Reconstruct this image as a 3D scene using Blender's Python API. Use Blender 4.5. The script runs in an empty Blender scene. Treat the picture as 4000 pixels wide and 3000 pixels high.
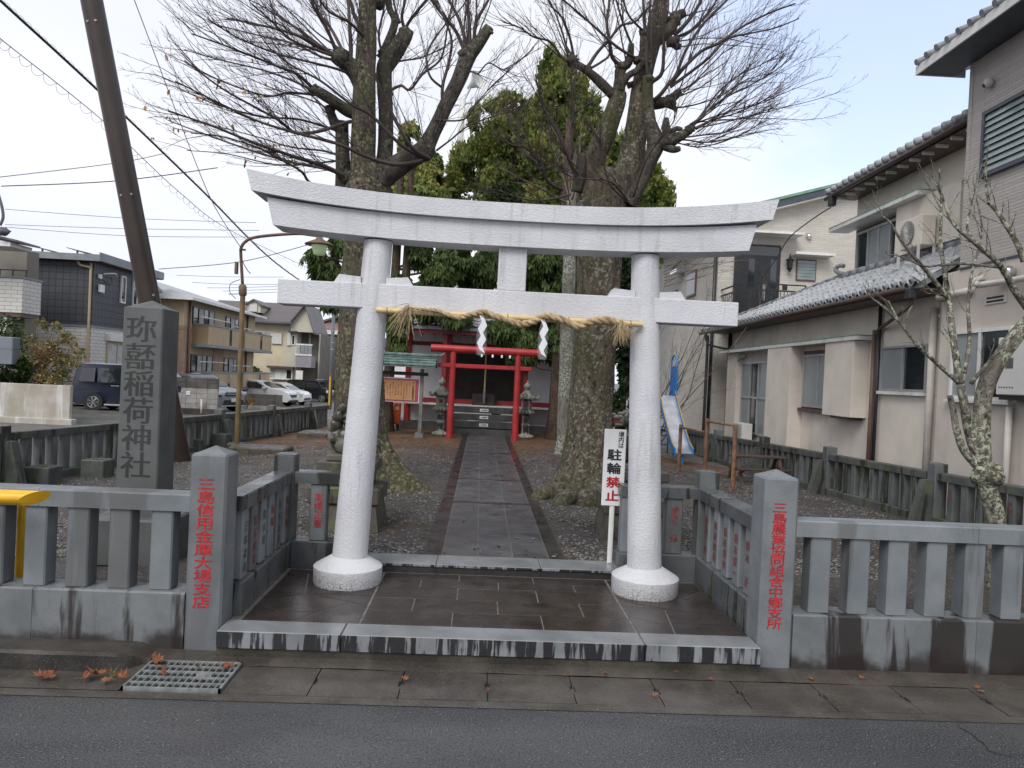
import bpy, bmesh, math, random
from mathutils import Vector, Matrix, noise as mnoise

# ------------------------------------------------------------------ camera
SC = bpy.context.scene
COL = SC.collection
FPX, CAMH, ROLL, PITCH, YAW = 2900.0, 2.1, 0.047, 0.0098, 0.0415
_f = Vector((math.sin(YAW) * math.cos(PITCH), math.cos(YAW) * math.cos(PITCH), -math.sin(PITCH)))
_r0 = Vector((math.cos(YAW), -math.sin(YAW), 0))
_u0 = _r0.cross(_f)
_r = _r0 * math.cos(ROLL) + _u0 * math.sin(ROLL)
_u = _u0 * math.cos(ROLL) - _r0 * math.sin(ROLL)
CAM = Vector((0, 0, CAMH))
cd = bpy.data.cameras.new('camera')
cd.sensor_width = 36.0
cd.lens = FPX / 4000.0 * 36.0
cd.clip_start, cd.clip_end = 0.05, 3000
cam = bpy.data.objects.new('camera', cd)
cam.matrix_world = Matrix((( _r.x, _u.x, -_f.x, CAM.x), (_r.y, _u.y, -_f.y, CAM.y), (_r.z, _u.z, -_f.z, CAM.z), (0, 0, 0, 1)))
COL.objects.link(cam)
SC.camera = cam

# ------------------------------------------------------------------ sky and sun
SUN_EL, SUN_AZ = math.radians(44), math.radians(205)      # azimuth clockwise from +Y: behind the viewer, a little to the left
sun_dir = Vector((math.sin(SUN_AZ) * math.cos(SUN_EL), math.cos(SUN_AZ) * math.cos(SUN_EL), math.sin(SUN_EL)))
W = bpy.data.worlds.new('World')
SC.world = W
W.use_nodes = True
nt = W.node_tree
nt.nodes.clear()
def wn(t, **k):
    n = nt.nodes.new(t)
    for a, b in k.items(): setattr(n, a, b)
    return n
def wmath(op, a, b=None, c=None, clamp=False):
    n = wn('ShaderNodeMath', operation=op, use_clamp=clamp)
    for i, v in enumerate((a, b, c)):
        if v is None: continue
        if isinstance(v, (int, float)): n.inputs[i].default_value = v
        else: nt.links.new(v, n.inputs[i])
    return n.outputs[0]
sky = wn('ShaderNodeTexSky', sky_type='NISHITA', sun_disc=False, sun_elevation=SUN_EL, sun_rotation=SUN_AZ, air_density=1.0, dust_density=1.6)
tc = wn('ShaderNodeTexCoord')
sep = wn('ShaderNodeSeparateXYZ')
nt.links.new(tc.outputs['Generated'], sep.inputs[0])
den = wmath('ADD', wmath('MAXIMUM', sep.outputs[2], 0.0), 0.30)
cx, cy = wmath('DIVIDE', sep.outputs[0], den), wmath('DIVIDE', sep.outputs[1], den)
cmb = wn('ShaderNodeCombineXYZ')
nt.links.new(cx, cmb.inputs[0]); nt.links.new(cy, cmb.inputs[1])
n1 = wn('ShaderNodeTexNoise'); n1.inputs['Scale'].default_value = 1.15; n1.inputs['Detail'].default_value = 6; n1.inputs['Roughness'].default_value = 0.56; n1.inputs['Distortion'].default_value = 0.35
nt.links.new(cmb.outputs[0], n1.inputs['Vector'])
# the cover is thin in the eastern sky (to the right) and closed elsewhere
dotn = wn('ShaderNodeVectorMath', operation='DOT_PRODUCT')
nt.links.new(tc.outputs['Generated'], dotn.inputs[0]); dotn.inputs[1].default_value = Vector((0.50, 0.68, 0.56)).normalized()
clear = wn('ShaderNodeMapRange', interpolation_type='SMOOTHSTEP'); clear.inputs[1].default_value = 0.84; clear.inputs[2].default_value = 1.0
nt.links.new(dotn.outputs['Value'], clear.inputs[0])
cov = wmath('SUBTRACT', wmath('MULTIPLY_ADD', n1.outputs[0], 3.6, -0.55), wmath('MULTIPLY', clear.outputs[0], 1.5))
covr = wn('ShaderNodeMapRange', interpolation_type='SMOOTHSTEP'); covr.inputs[1].default_value = -0.35; covr.inputs[2].default_value = 0.75
nt.links.new(cov, covr.inputs[0])
n2 = wn('ShaderNodeTexNoise'); n2.inputs['Scale'].default_value = 0.75; n2.inputs['Detail'].default_value = 5; n2.inputs['Roughness'].default_value = 0.5
nt.links.new(cmb.outputs[0], n2.inputs['Vector'])
cr = wn('ShaderNodeValToRGB')
cr.color_ramp.elements[0].position = 0.30; cr.color_ramp.elements[0].color = (0.76, 0.80, 0.95, 1)
cr.color_ramp.elements[1].position = 0.66; cr.color_ramp.elements[1].color = (1.03, 1.04, 1.07, 1)
nt.links.new(n2.outputs[0], cr.inputs[0])
# cloud radiance, brighter near the horizon where the veil is thinner
hz = wn('ShaderNodeMapRange', interpolation_type='SMOOTHSTEP'); hz.inputs[1].default_value = 0.02; hz.inputs[2].default_value = 0.62; hz.inputs[3].default_value = 7.7; hz.inputs[4].default_value = 6.7
nt.links.new(sep.outputs[2], hz.inputs[0])
cs = wn('ShaderNodeVectorMath', operation='SCALE')
nt.links.new(cr.outputs[0], cs.inputs[0]); nt.links.new(hz.outputs[0], cs.inputs['Scale'])
bl = wn('ShaderNodeVectorMath', operation='MULTIPLY'); bl.inputs[1].default_value = (2.3, 1.95, 1.85)
nt.links.new(sky.outputs[0], bl.inputs[0])
veil = wn('ShaderNodeMix', data_type='RGBA'); veil.inputs[0].default_value = 0.5; veil.inputs[7].default_value = (5.7, 6.6, 8.3, 1)
nt.links.new(bl.outputs[0], veil.inputs[6])
mx = wn('ShaderNodeMix', data_type='RGBA')
nt.links.new(covr.outputs[0], mx.inputs[0]); nt.links.new(veil.outputs[2], mx.inputs[6]); nt.links.new(cs.outputs[0], mx.inputs[7])
bg = wn('ShaderNodeBackground'); bg.inputs['Strength'].default_value = 0.1
nt.links.new(mx.outputs[2], bg.inputs['Color'])
nt.links.new(bg.outputs[0], wn('ShaderNodeOutputWorld').inputs[0])
sl = bpy.data.lights.new('sun', 'SUN'); sl.energy = 1.5; sl.angle = math.radians(30); sl.color = (1.0, 0.96, 0.9)
so = bpy.data.objects.new('sun', sl); so.rotation_euler = (-sun_dir).to_track_quat('-Z', 'Y').to_euler(); so.location = (0, -5, 30)
COL.objects.link(so)
vs = SC.view_settings
vs.view_transform, vs.look, vs.exposure, vs.gamma, vs.use_curve_mapping = 'Standard', 'None', 0.56, 1.0, False
SC.cycles.max_bounces = 6; SC.cycles.diffuse_bounces = 3; SC.cycles.glossy_bounces = 3; SC.cycles.transmission_bounces = 4; SC.cycles.transparent_max_bounces = 12
SC.cycles.caustics_reflective = False; SC.cycles.caustics_refractive = False

# ------------------------------------------------------------------ pixel -> place (4000 x 3000 photograph)
def ray(x, y): return _f + _r * ((x - 2000) / FPX) + _u * (-(y - 1500) / FPX)
def onZ(x, y, z): d = ray(x, y); return CAM + d * ((z - CAMH) / d.z)
def onY(x, y, Y): d = ray(x, y); return CAM + d * (Y / d.y)
def onX(x, y, X): d = ray(x, y); return CAM + d * (X / d.x)
def sstep(a, b, x):
    t = min(1, max(0, (x - a) / (b - a))); return t * t * (3 - 2 * t)
def lot_z(x, y):                                   # the lie of the land outside the precinct
    return -min(0.5, max(0.0, 0.025 * (y - 31)))
def gz(x, y):                                      # the precinct: highest along the path, falling to the sides
    if x > 0.2: d = sstep(1.3, 6.6, x) * (0.10 + 0.022 * min(14, max(0, y - 10.5)))
    else: d = sstep(1.3, 6.3, -x) * 0.20
    return 0.275 - d
def onG(x, y):
    z = 0.25
    for _ in range(12):
        p = onZ(x, y, z); z = z * 0.4 + gz(p.x, p.y) * 0.6
    return onZ(x, y, z)

# ------------------------------------------------------------------ materials
MATS = {}
class NB:
    def __init__(s, name):
        s.m = bpy.data.materials.new(name); s.m.use_nodes = True
        s.t = s.m.node_tree; s.t.nodes.clear()
        s.o = s.n('ShaderNodeOutputMaterial'); s.b = s.n('ShaderNodeBsdfPrincipled')
        s.l(s.b.outputs[0], s.o.inputs[0])
        s.geo = s.n('ShaderNodeNewGeometry')
    def n(s, t, **k):
        x = s.t.nodes.new(t)
        for a, b in k.items(): setattr(x, a, b)
        return x
    def l(s, a, b): s.t.links.new(a, b)
    def vec(s, scale=(1, 1, 1), coords='pos'):
        if coords == 'pos': src = s.geo.outputs['Position']
        else: src = s.n('ShaderNodeTexCoord').outputs['Object']
        if tuple(scale) == (1, 1, 1): return src
        q = s.n('ShaderNodeVectorMath', operation='MULTIPLY'); q.inputs[1].default_value = scale
        s.l(src, q.inputs[0]); return q.outputs[0]
    def noise(s, scale, detail=4, rough=0.55, vec=None, dist=0):
        x = s.n('ShaderNodeTexNoise'); x.inputs['Scale'].default_value = scale; x.inputs['Detail'].default_value = detail; x.inputs['Roughness'].default_value = rough; x.inputs['Distortion'].default_value = dist
        s.l(vec if vec is not None else s.geo.outputs['Position'], x.inputs['Vector']); return x.outputs[0]
    def rng(s, v, a, b, c=0, d=1, smooth=True):
        x = s.n('ShaderNodeMapRange', interpolation_type='SMOOTHSTEP' if smooth else 'LINEAR')
        for i, q in enumerate((a, b, c, d)): x.inputs[i + 1].default_value = q
        s.l(v, x.inputs[0]); return x.outputs[0]
    def math(s, op, a, b=None, c=None):
        x = s.n('ShaderNodeMath', operation=op)
        for i, v in enumerate((a, b, c)):
            if v is None: continue
            if isinstance(v, (int, float)): x.inputs[i].default_value = v
            else: s.l(v, x.inputs[i])
        return x.outputs[0]
    def mix(s, f, a, b, mode='MIX'):
        x = s.n('ShaderNodeMix', data_type='RGBA', blend_type=mode)
        for i, v in ((0, f), (6, a), (7, b)):
            if isinstance(v, (int, float)): x.inputs[i].default_value = v
            elif isinstance(v, tuple): x.inputs[i].default_value = (*v[:3], 1)
            else: s.l(v, x.inputs[i])
        return x.outputs[2]
    def sepz(s):
        x = s.n('ShaderNodeSeparateXYZ'); s.l(s.geo.outputs['Position'], x.inputs[0]); return x.outputs
    def bump(s, h, strength=0.3, dist=0.01):
        x = s.n('ShaderNodeBump'); x.inputs['Strength'].default_value = strength; x.inputs['Distance'].default_value = dist
        s.l(h, x.inputs['Height']); s.l(x.outputs[0], s.b.inputs['Normal'])
    def fin(s, col, rough=0.6, spec=0.5, metal=0.0):
        for k, v in (('Base Color', col), ('Roughness', rough), ('Specular IOR Level', spec), ('Metallic', metal)):
            if isinstance(v, tuple): s.b.inputs[k].default_value = (*v[:3], 1)
            elif isinstance(v, (int, float)): s.b.inputs[k].default_value = v
            else: s.l(v, s.b.inputs[k])
        MATS[s.m.name] = s.m; return s.m

def simple(name, c, rough=0.6, var=0.18, scale=6, bump=0.0, bscale=60, bdist=0.004, metal=0.0, spec=0.5, streak=None, c2=None, speck=None):
    """a colour with uneven tone, optional vertical streaks of dirt and fine relief"""
    b = NB(name)
    f = b.rng(b.noise(scale, 5), 0.3, 0.7)
    hi = c2 if c2 else tuple(min(1, x * (1 + var)) for x in c)
    lo = c if c2 else tuple(x * (1 - var) for x in c)
    col = b.mix(f, lo, hi)
    if speck:
        col = b.mix(b.rng(b.noise(speck[1], 2), speck[2], speck[2] + 0.06), col, speck[0])
    if streak:
        sc, amt = streak[0], streak[1]
        sv = b.noise(1.0, 5, 0.6, b.vec((sc, sc, sc * 0.09)), 0.2)
        col = b.mix(b.math('MULTIPLY', b.rng(sv, 0.5, 0.68), amt), col, streak[2])
    if bump: b.bump(b.noise(bscale, 4, 0.6), bump, bdist)
    return b.fin(col, rough, spec, metal)

# rendered white cement of the big gate: combed relief, specks of grime
b = NB('white_render')
col = b.mix(b.rng(b.noise(2.2, 5), 0.3, 0.7), (0.565, 0.575, 0.605), (0.65, 0.66, 0.69))
gr = b.math('MULTIPLY', b.rng(b.noise(9, 4, 0.65, b.vec((1, 1, 0.25))), 0.62, 0.74), b.rng(b.noise(130, 3), 0.52, 0.62))
col = b.mix(b.math('MULTIPLY', gr, 0.7), col, (0.12, 0.12, 0.11))
zz = b.sepz()
rs = b.math('MULTIPLY', b.rng(b.noise(1.0, 5, 0.62, b.vec((16, 4, 1.1)), 0.2), 0.52, 0.68), b.rng(b.noise(1.6, 3), 0.42, 0.62))
col = b.mix(b.math('MULTIPLY', rs, 0.38), col, (0.30, 0.295, 0.28))
low = b.math('MULTIPLY', b.rng(zz[2], 0.40, 0.20), b.rng(b.noise(85, 4, 0.7), 0.46, 0.60))
col = b.mix(b.math('MULTIPLY', low, 0.85), col, (0.16, 0.15, 0.13))
h = b.noise(62, 3, 0.6, b.vec((0.7, 1, 1.25)), 0.8)
b.bump(b.rng(h, 0.38, 0.62), 0.5, 0.006)
b.fin(col, 0.72, 0.3)

def granite(name, lo, hi, wet=0.0, dirt=(0.035, 0.03, 0.025), dirt_amt=0.9, rough=0.62, moss=0.0, streaks=True, zdirt=None, sscale=5.5, sth=0.53):
    b = NB(name)
    col = b.mix(b.rng(b.noise(3.0, 5), 0.3, 0.7), lo, hi)
    col = b.mix(b.rng(b.noise(260, 2), 0.60, 0.72), col, tuple(min(1, x * 1.5) for x in hi))
    col = b.mix(b.rng(b.noise(210, 2, 0.5, b.vec((1.1, 0.9, 1))), 0.62, 0.72), col, tuple(x * 0.45 for x in lo))
    col = b.mix(b.math('MULTIPLY', b.n('ShaderNodeObjectInfo').outputs['Random'], 0.32), col, tuple(x * 0.62 for x in lo))
    rg = b.rng(b.noise(5, 4), 0.35, 0.65, rough - 0.14, rough + 0.1)
    if streaks:
        sv = b.noise(1.0, 5, 0.62, b.vec((sscale, sscale, sscale * 0.1)), 0.35)
        f = b.math('MULTIPLY', b.rng(b.math('ADD', sv, b.math('MULTIPLY_ADD', b.noise(0.9, 3), 0.24, -0.12)), sth, sth + 0.07), dirt_amt)
        col = b.mix(f, col, dirt)
        rg = b.mix(f, rg, (0.25, 0.25, 0.25))
    if zdirt:                                       # water mark creeping up from the foot
        zz = b.sepz()
        f2 = b.rng(b.math('ADD', zz[2], b.math('MULTIPLY', b.noise(3.2, 4), -0.5)), zdirt[0] - 0.25, zdirt[1] - 0.25, 1, 0)
        col = b.mix(b.math('MULTIPLY', f2, 0.9), col, dirt)
    if moss:
        mf = b.math('MULTIPLY', b.rng(b.noise(4.5, 5, 0.65), 0.52, 0.66), moss)
        col = b.mix(mf, col, (0.10, 0.12, 0.05))
    b.bump(b.noise(180, 3, 0.6), 0.25, 0.003)
    return b.fin(col, rg, 0.5)
granite('granite_front', (0.1518, 0.1711, 0.1877), (0.2254, 0.2456, 0.2594), dirt=(0.075, 0.070, 0.062), dirt_amt=0.5, sscale=2.6)
granite('granite_base', (0.1276, 0.1382, 0.1478), (0.1892, 0.2024, 0.213), dirt=(0.022, 0.016, 0.014), zdirt=(0.05, 0.18), sscale=3.6, sth=0.515)
granite('granite_post', (0.129, 0.1428, 0.1565), (0.2107, 0.2253, 0.2391), dirt=(0.10, 0.10, 0.098), dirt_amt=0.4, sscale=2.2)
granite('granite_wet', (0.0777, 0.0851, 0.09028), (0.1221, 0.1317, 0.1391), rough=0.35, dirt=(0.02, 0.02, 0.018), moss=0.35)
granite('granite_old', (0.0578, 0.06324, 0.05984), (0.102, 0.1102, 0.1034), moss=0.6, dirt=(0.028, 0.028, 0.022))
granite('granite_side', (0.0962, 0.1058, 0.111), (0.148, 0.1591, 0.1628), dirt=(0.03, 0.032, 0.025), moss=0.3)
granite('stone_pillar', (0.0825, 0.0891, 0.09042), (0.1221, 0.1287, 0.13), streaks=False, moss=0.15)
granite('carving_shade', (0.016, 0.017, 0.017), (0.035, 0.037, 0.037), streaks=False)  # dark tone that paints the shade inside carved strokes
granite('mossy_stone', (0.05625, 0.051, 0.04125), (0.1125, 0.1013, 0.0825), moss=0.9, dirt=(0.03, 0.022, 0.018))
granite('lantern_stone', (0.23, 0.23, 0.205), (0.36, 0.355, 0.32), moss=0.5, dirt=(0.05, 0.05, 0.04))
granite('statue_stone', (0.102, 0.09775, 0.08075), (0.1955, 0.187, 0.153), moss=0.45, dirt=(0.03, 0.028, 0.022))

# polished kerb: wet top that mirrors the sky, face with black runs
b = NB('kerb_granite')
zz = b.sepz()
col = b.mix(b.rng(b.noise(3, 5), 0.3, 0.7), (0.17, 0.18, 0.19), (0.25, 0.265, 0.28))
run = b.noise(1.0, 4, 0.65, b.vec((13, 13, 1.2)), 0.25)
nz = b.n('ShaderNodeSeparateXYZ'); b.l(b.geo.outputs['Normal'], nz.inputs[0])
sel = b.math('MULTIPLY_ADD', b.noise(2.1, 4, 0.6), 0.30, -0.15)
f = b.math('MULTIPLY', b.rng(b.math('ADD', run, sel), 0.46, 0.53), b.rng(nz.outputs[2], 0.75, 0.5))
col = b.mix(b.math('MULTIPLY', f, 0.96), col, (0.016, 0.016, 0.018))
b.bump(b.noise(160, 3), 0.08, 0.002)
b.fin(col, b.rng(b.noise(2.2, 4), 0.35, 0.65, 0.12, 0.34), 0.55)

# wet slate paving
def paving(name, lo, hi, tint, rlo, rhi, bmp=0.35):
    b = NB(name)
    rnd = b.n('ShaderNodeObjectInfo').outputs['Random']
    col = b.mix(b.rng(b.noise(4.5, 5), 0.3, 0.7), lo, hi)
    col = b.mix(b.math('MULTIPLY', rnd, 0.7), col, tint)
    col = b.mix(b.rng(b.noise(170, 2), 0.70, 0.75), col, (0.22, 0.21, 0.20))
    b.bump(b.noise(34, 6, 0.7), bmp, 0.006)
    return b.fin(col, b.rng(b.noise(3.0, 4, 0.6), 0.34, 0.64, rlo, rhi), 0.5)
paving('slate_tile', (0.02132, 0.0164, 0.01476), (0.0492, 0.03936, 0.03608), (0.03444, 0.02542, 0.02132), 0.10, 0.34)
paving('path_slab', (0.05332, 0.05246, 0.05676), (0.1032, 0.1023, 0.1084), (0.06364, 0.0602, 0.06364), 0.28, 0.52, 0.25)
paving('path_border', (0.018, 0.018, 0.019), (0.040, 0.038, 0.038), (0.030, 0.024, 0.023), 0.16, 0.4)
simple('mortar', (0.15, 0.135, 0.12), 0.7, 0.3, 20, 0.3, 200)

b = NB('asphalt')
agg = b.noise(95, 3, 0.7)
col = b.mix(b.rng(b.noise(0.6, 6, 0.62, b.vec((0.5, 1.5, 1))), 0.36, 0.64), (0.030, 0.032, 0.035), (0.074, 0.076, 0.080))
col = b.mix(b.rng(agg, 0.44, 0.66), col, (0.125, 0.127, 0.130))
col = b.mix(b.rng(b.noise(70, 3, 0.7), 0.52, 0.66), col, (0.018, 0.019, 0.020))
vor = b.n('ShaderNodeTexVoronoi'); vor.inputs['Scale'].default_value = 55; b.l(b.geo.outputs['Position'], vor.inputs['Vector'])
sp = b.math('MULTIPLY', b.rng(vor.outputs['Distance'], 0.22, 0.12), b.rng(b.noise(31, 2), 0.56, 0.62))
col = b.mix(b.math('MULTIPLY', sp, 0.9), col, (0.42, 0.41, 0.40))
b.bump(b.math('ADD', agg, b.rng(vor.outputs['Distance'], 0.0, 0.4, 0.8, 0)), 0.5, 0.006)
b.fin(col, b.rng(b.noise(0.45, 5, 0.6, b.vec((0.5, 1.6, 1))), 0.38, 0.62, 0.20, 0.52), 0.5)

def concrete(name, lo, hi, wet=(0.35, 0.65), grit=True, damp=0.0):
    b = NB(name)
    col = b.mix(b.rng(b.noise(2.3, 6, 0.62), 0.32, 0.68), lo, hi)
    if damp: col = b.mix(b.math('MULTIPLY', b.rng(b.noise(1.3, 5, 0.6), 0.48, 0.62), damp), col, tuple(x * 0.4 for x in lo))
    if grit:
        col = b.mix(b.rng(b.noise(120, 3), 0.60, 0.70), col, tuple(min(1, x * 2.1) for x in hi))
        col = b.mix(b.rng(b.noise(90, 3), 0.60, 0.70), col, tuple(x * 0.45 for x in lo))
    b.bump(b.noise(110, 4, 0.65), 0.4, 0.005)
    return b.fin(col, b.rng(b.noise(1.7, 4), 0.35, 0.65, *wet), 0.45)
concrete('gutter_concrete', (0.0574, 0.05084, 0.04428), (0.1025, 0.09184, 0.08036), (0.24, 0.5), damp=0.5)
concrete('apron_concrete', (0.0416, 0.036, 0.0296), (0.084, 0.0736, 0.0624), (0.3, 0.6), damp=0.6)
concrete('dark_kerb', (0.022, 0.020, 0.018), (0.060, 0.054, 0.047), (0.35, 0.65), damp=0.5)
concrete('step_riser', (0.025, 0.022, 0.018), (0.075, 0.066, 0.052), damp=0.7)
concrete('parking_asphalt', (0.08, 0.0784, 0.0736), (0.136, 0.132, 0.124), (0.4, 0.65), grit=False)
concrete('block_grey', (0.22, 0.215, 0.205), (0.33, 0.32, 0.31), grit=False, damp=0.5)
concrete('block_dark', (0.05, 0.045, 0.042), (0.10, 0.092, 0.085), grit=False)
simple('stained_wall', (0.34, 0.31, 0.255), 0.75, scale=2, streak=(3.2, 0.8, (0.72, 0.73, 0.76)), c2=(0.46, 0.44, 0.40))

# gravel, damp earth and a rust-coloured litter of needles towards the hall
b = NB('gravel_ground')
zz = b.sepz()
peb = b.n('ShaderNodeTexVoronoi'); peb.inputs['Scale'].default_value = 42; b.l(b.geo.outputs['Position'], peb.inputs['Vector'])
peb2 = b.n('ShaderNodeTexVoronoi'); peb2.inputs['Scale'].default_value = 23; b.l(b.geo.outputs['Position'], peb2.inputs['Vector'])
g = b.mix(b.rng(peb.outputs['Color'], 0.2, 0.9), (0.058, 0.053, 0.050), (0.175, 0.164, 0.154))
g = b.mix(b.rng(peb2.outputs['Distance'], 0.15, 0.5, 0, 0.75), g, (0.045, 0.040, 0.036))
earth = b.mix(b.rng(b.noise(7, 5), 0.3, 0.7), (0.038, 0.028, 0.020), (0.082, 0.064, 0.046))
g = b.mix(b.rng(b.noise(0.75, 5, 0.6), 0.50, 0.64), g, earth)
lit = b.mix(b.rng(b.noise(26, 5, 0.7, b.vec((1, 0.6, 1))), 0.35, 0.65), (0.075, 0.044, 0.026), (0.235, 0.130, 0.068))
far = b.math('ADD', b.rng(zz[1], 13.0, 21.0), b.math('MULTIPLY_ADD', b.noise(0.8, 6, 0.7), 2.6, -1.55))
g = b.mix(b.rng(far, 0.0, 1.0, 0, 0.9), g, lit)
b.bump(b.math('ADD', peb.outputs['Distance'], b.noise(60, 4)), 0.8, 0.02)
b.fin(g, b.rng(b.noise(2.0, 4), 0.35, 0.65, 0.5, 0.85), 0.35)
b = NB('pebble')
ri = b.geo.outputs['Random Per Island']
b.fin(b.mix(ri, (0.036, 0.034, 0.032), (0.20, 0.188, 0.176)), 0.5, 0.5)
b = NB('needle_litter')
b.fin(b.mix(b.geo.outputs['Random Per Island'], (0.07, 0.035, 0.018), (0.30, 0.15, 0.07)), 0.7, 0.3)

# bark and leaves
def bark(name, lo, hi, lichen, lich_amt, moss=(0.06, 0.075, 0.025), moss_amt=0.5, sc=6.0, mossz=None, lth=0.50):
    b = NB(name)
    v = b.vec((sc, sc, sc * 0.32))
    n = b.noise(1.0, 6, 0.66, v, 0.6)
    col = b.mix(b.rng(n, 0.30, 0.70), lo, hi)
    col = b.mix(b.rng(b.noise(2.6 * sc, 4, 0.7, b.vec((1, 1, 0.5))), 0.56, 0.64), col, tuple(x * 0.4 for x in lo))
    lf = b.math('MULTIPLY', b.rng(b.noise(1.1, 3, 0.6), 0.36, 0.54), b.rng(b.noise(19, 5, 0.72), lth, lth + .05))
    col = b.mix(b.math('MULTIPLY', lf, lich_amt), col, lichen)
    mf = b.rng(b.noise(1.7, 5, 0.6, b.vec((1.2, 0.8, 0.6))), 0.50, 0.64)
    if mossz:
        zz = b.sepz(); mf = b.math('MAXIMUM', mf, b.math('MULTIPLY', b.rng(zz[2], mossz + 0.9, mossz + 0.1), b.rng(b.noise(5, 5), 0.42, 0.60)))
    col = b.mix(b.math('MULTIPLY', mf, moss_amt), col, moss)
    b.bump(b.math('ADD', n, b.math('MULTIPLY', b.noise(40, 4, 0.7), 0.5)), 1.0, 0.05)
    return b.fin(col, 0.8, 0.25)
bark('bark_left', (0.048, 0.036, 0.0304), (0.124, 0.1, 0.084), (0.31, 0.33, 0.18), 0.62, mossz=0.3, lth=0.52)
bark('bark_right', (0.0468, 0.036, 0.02592), (0.1332, 0.108, 0.0828), (0.36, 0.40, 0.31), 0.5, moss=(0.050, 0.058, 0.014), moss_amt=0.6, mossz=0.2, lth=0.53)
bark('bark_limb', (0.03825, 0.0323, 0.0272), (0.1105, 0.0952, 0.08075), (0.30, 0.33, 0.23), 0.45, moss_amt=0.45, lth=0.54)
bark('bark_lichen', (0.12, 0.11, 0.095), (0.25, 0.235, 0.21), (0.42, 0.47, 0.40), 0.9, moss_amt=0.3)
bark('bark_cherry', (0.10, 0.085, 0.075), (0.24, 0.215, 0.19), (0.50, 0.55, 0.40), 1.0, moss_amt=0.2, sc=9)
bark('bark_cedar', (0.035, 0.022, 0.018), (0.105, 0.066, 0.052), (0.2, 0.2, 0.15), 0.2, moss_amt=0.25, sc=8)
simple('twig', (0.062, 0.045, 0.042), 0.75, 0.35, 1.5)
simple('twig_pale', (0.125, 0.098, 0.080), 0.75, 0.3, 2.5)
def leafmat(name, cols, rough=0.6, trans=0.15):
    b = NB(name)
    r = b.n('ShaderNodeValToRGB'); r.color_ramp.interpolation = 'LINEAR'
    els = r.color_ramp.elements
    while len(els) < len(cols): els.new(0.5)
    for i, c in enumerate(cols): els[i].position = i / (len(cols) - 1); els[i].color = (*c, 1)
    mixv = b.math('ADD', b.math('MULTIPLY', b.geo.outputs['Random Per Island'], 0.55), b.math('MULTIPLY_ADD', b.noise(0.9, 3), 1.5, -0.52))
    b.l(mixv, r.inputs[0])
    return b.fin(r.outputs[0], rough, 0.25)
leafmat('leaf_golden', [(0.0364, 0.0624, 0.0182), (0.0858, 0.1274, 0.0286), (0.1755, 0.195, 0.0468), (0.2665, 0.2145, 0.0585)])
leafmat('leaf_green', [(0.015, 0.032, 0.010), (0.035, 0.066, 0.016), (0.075, 0.115, 0.028)])
leafmat('leaf_cedar', [(0.022, 0.0396, 0.0143), (0.0495, 0.0792, 0.022), (0.0935, 0.1265, 0.033)])
leafmat('leaf_dark', [(0.008, 0.018, 0.008), (0.020, 0.038, 0.013), (0.035, 0.060, 0.018)])
leafmat('leaf_autumn', [(0.06, 0.085, 0.030), (0.15, 0.15, 0.055), (0.27, 0.19, 0.075), (0.28, 0.10, 0.04)])
leafmat('leaf_orange', [(0.22, 0.10, 0.03), (0.35, 0.18, 0.05)])
leafmat('leaf_fallen', [(0.085, 0.034, 0.022), (0.20, 0.068, 0.035), (0.29, 0.14, 0.05)])
simple('grass_blade', (0.10, 0.17, 0.03), 0.5)
simple('moss', (0.09, 0.105, 0.02), 0.9, 0.5, 14, 0.8, 90, 0.02)

# paint, metal, wood, plaster
simple('red_paint', (0.36, 0.026, 0.030), 0.38, 0.18, 3, 0.05, 40, streak=(4, 0.25, (0.22, 0.03, 0.03)))
simple('dark_red', (0.16, 0.012, 0.016), 0.5, 0.25, 3)
simple('ink_red', (0.42, 0.018, 0.024), 0.55, 0.35, 25)
simple('ink_red_faded', (0.24, 0.062, 0.062), 0.6, 0.4, 35)
simple('ink_black', (0.012, 0.014, 0.020), 0.5, 0.2, 10)
simple('ink_grey', (0.10, 0.10, 0.11), 0.6, 0.2, 10)
simple('ink_white', (0.75, 0.75, 0.75), 0.5, 0.05, 10)
simple('sign_white', (0.74, 0.75, 0.76), 0.35, 0.05, 3, streak=(9, 0.12, (0.45, 0.45, 0.42)))
simple('straw', (0.43, 0.325, 0.19), 0.8, 0.28, 30, 0.5, 180, 0.004)
simple('straw_dark', (0.33, 0.235, 0.125), 0.85, 0.35, 25, 0.5, 160, 0.004)
simple('bamboo', (0.62, 0.47, 0.24), 0.35, 0.12, 8)
simple('bamboo_node', (0.26, 0.15, 0.06), 0.5, 0.2, 12)
simple('paper', (0.80, 0.81, 0.83), 0.7, 0.04, 8)
b = NB('clear_film'); b.b.inputs['Alpha'].default_value = 0.13; b.bump(b.noise(24, 3), 0.6, 0.01); b.fin((0.75, 0.78, 0.82), 0.12, 0.8)
simple('galvanised', (0.36, 0.38, 0.38), 0.42, 0.2, 14, 0.1, 80, metal=0.55)
simple('rust_pipe', (0.19, 0.095, 0.055), 0.75, 0.4, 9, 0.4, 90, streak=(9, 0.5, (0.30, 0.22, 0.17)))
simple('gutter_brown', (0.060, 0.040, 0.034), 0.5, 0.2, 3)
simple('pole_brown', (0.034, 0.023, 0.018), 0.42, 0.22, 1.2)
simple('lamp_ochre', (0.185, 0.130, 0.062), 0.5, 0.25, 4, streak=(6, 0.5, (0.12, 0.065, 0.035)))
simple('lamp_brown', (0.13, 0.070, 0.045), 0.5, 0.25, 6)
simple('yellow_paint', (0.78, 0.44, 0.018), 0.36, 0.12, 5, streak=(8, 0.3, (0.35, 0.12, 0.02)))
simple('orange_paint', (0.72, 0.125, 0.020), 0.42, 0.1, 3)
simple('blue_paint', (0.020, 0.22, 0.60), 0.4, 0.15, 4)
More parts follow.
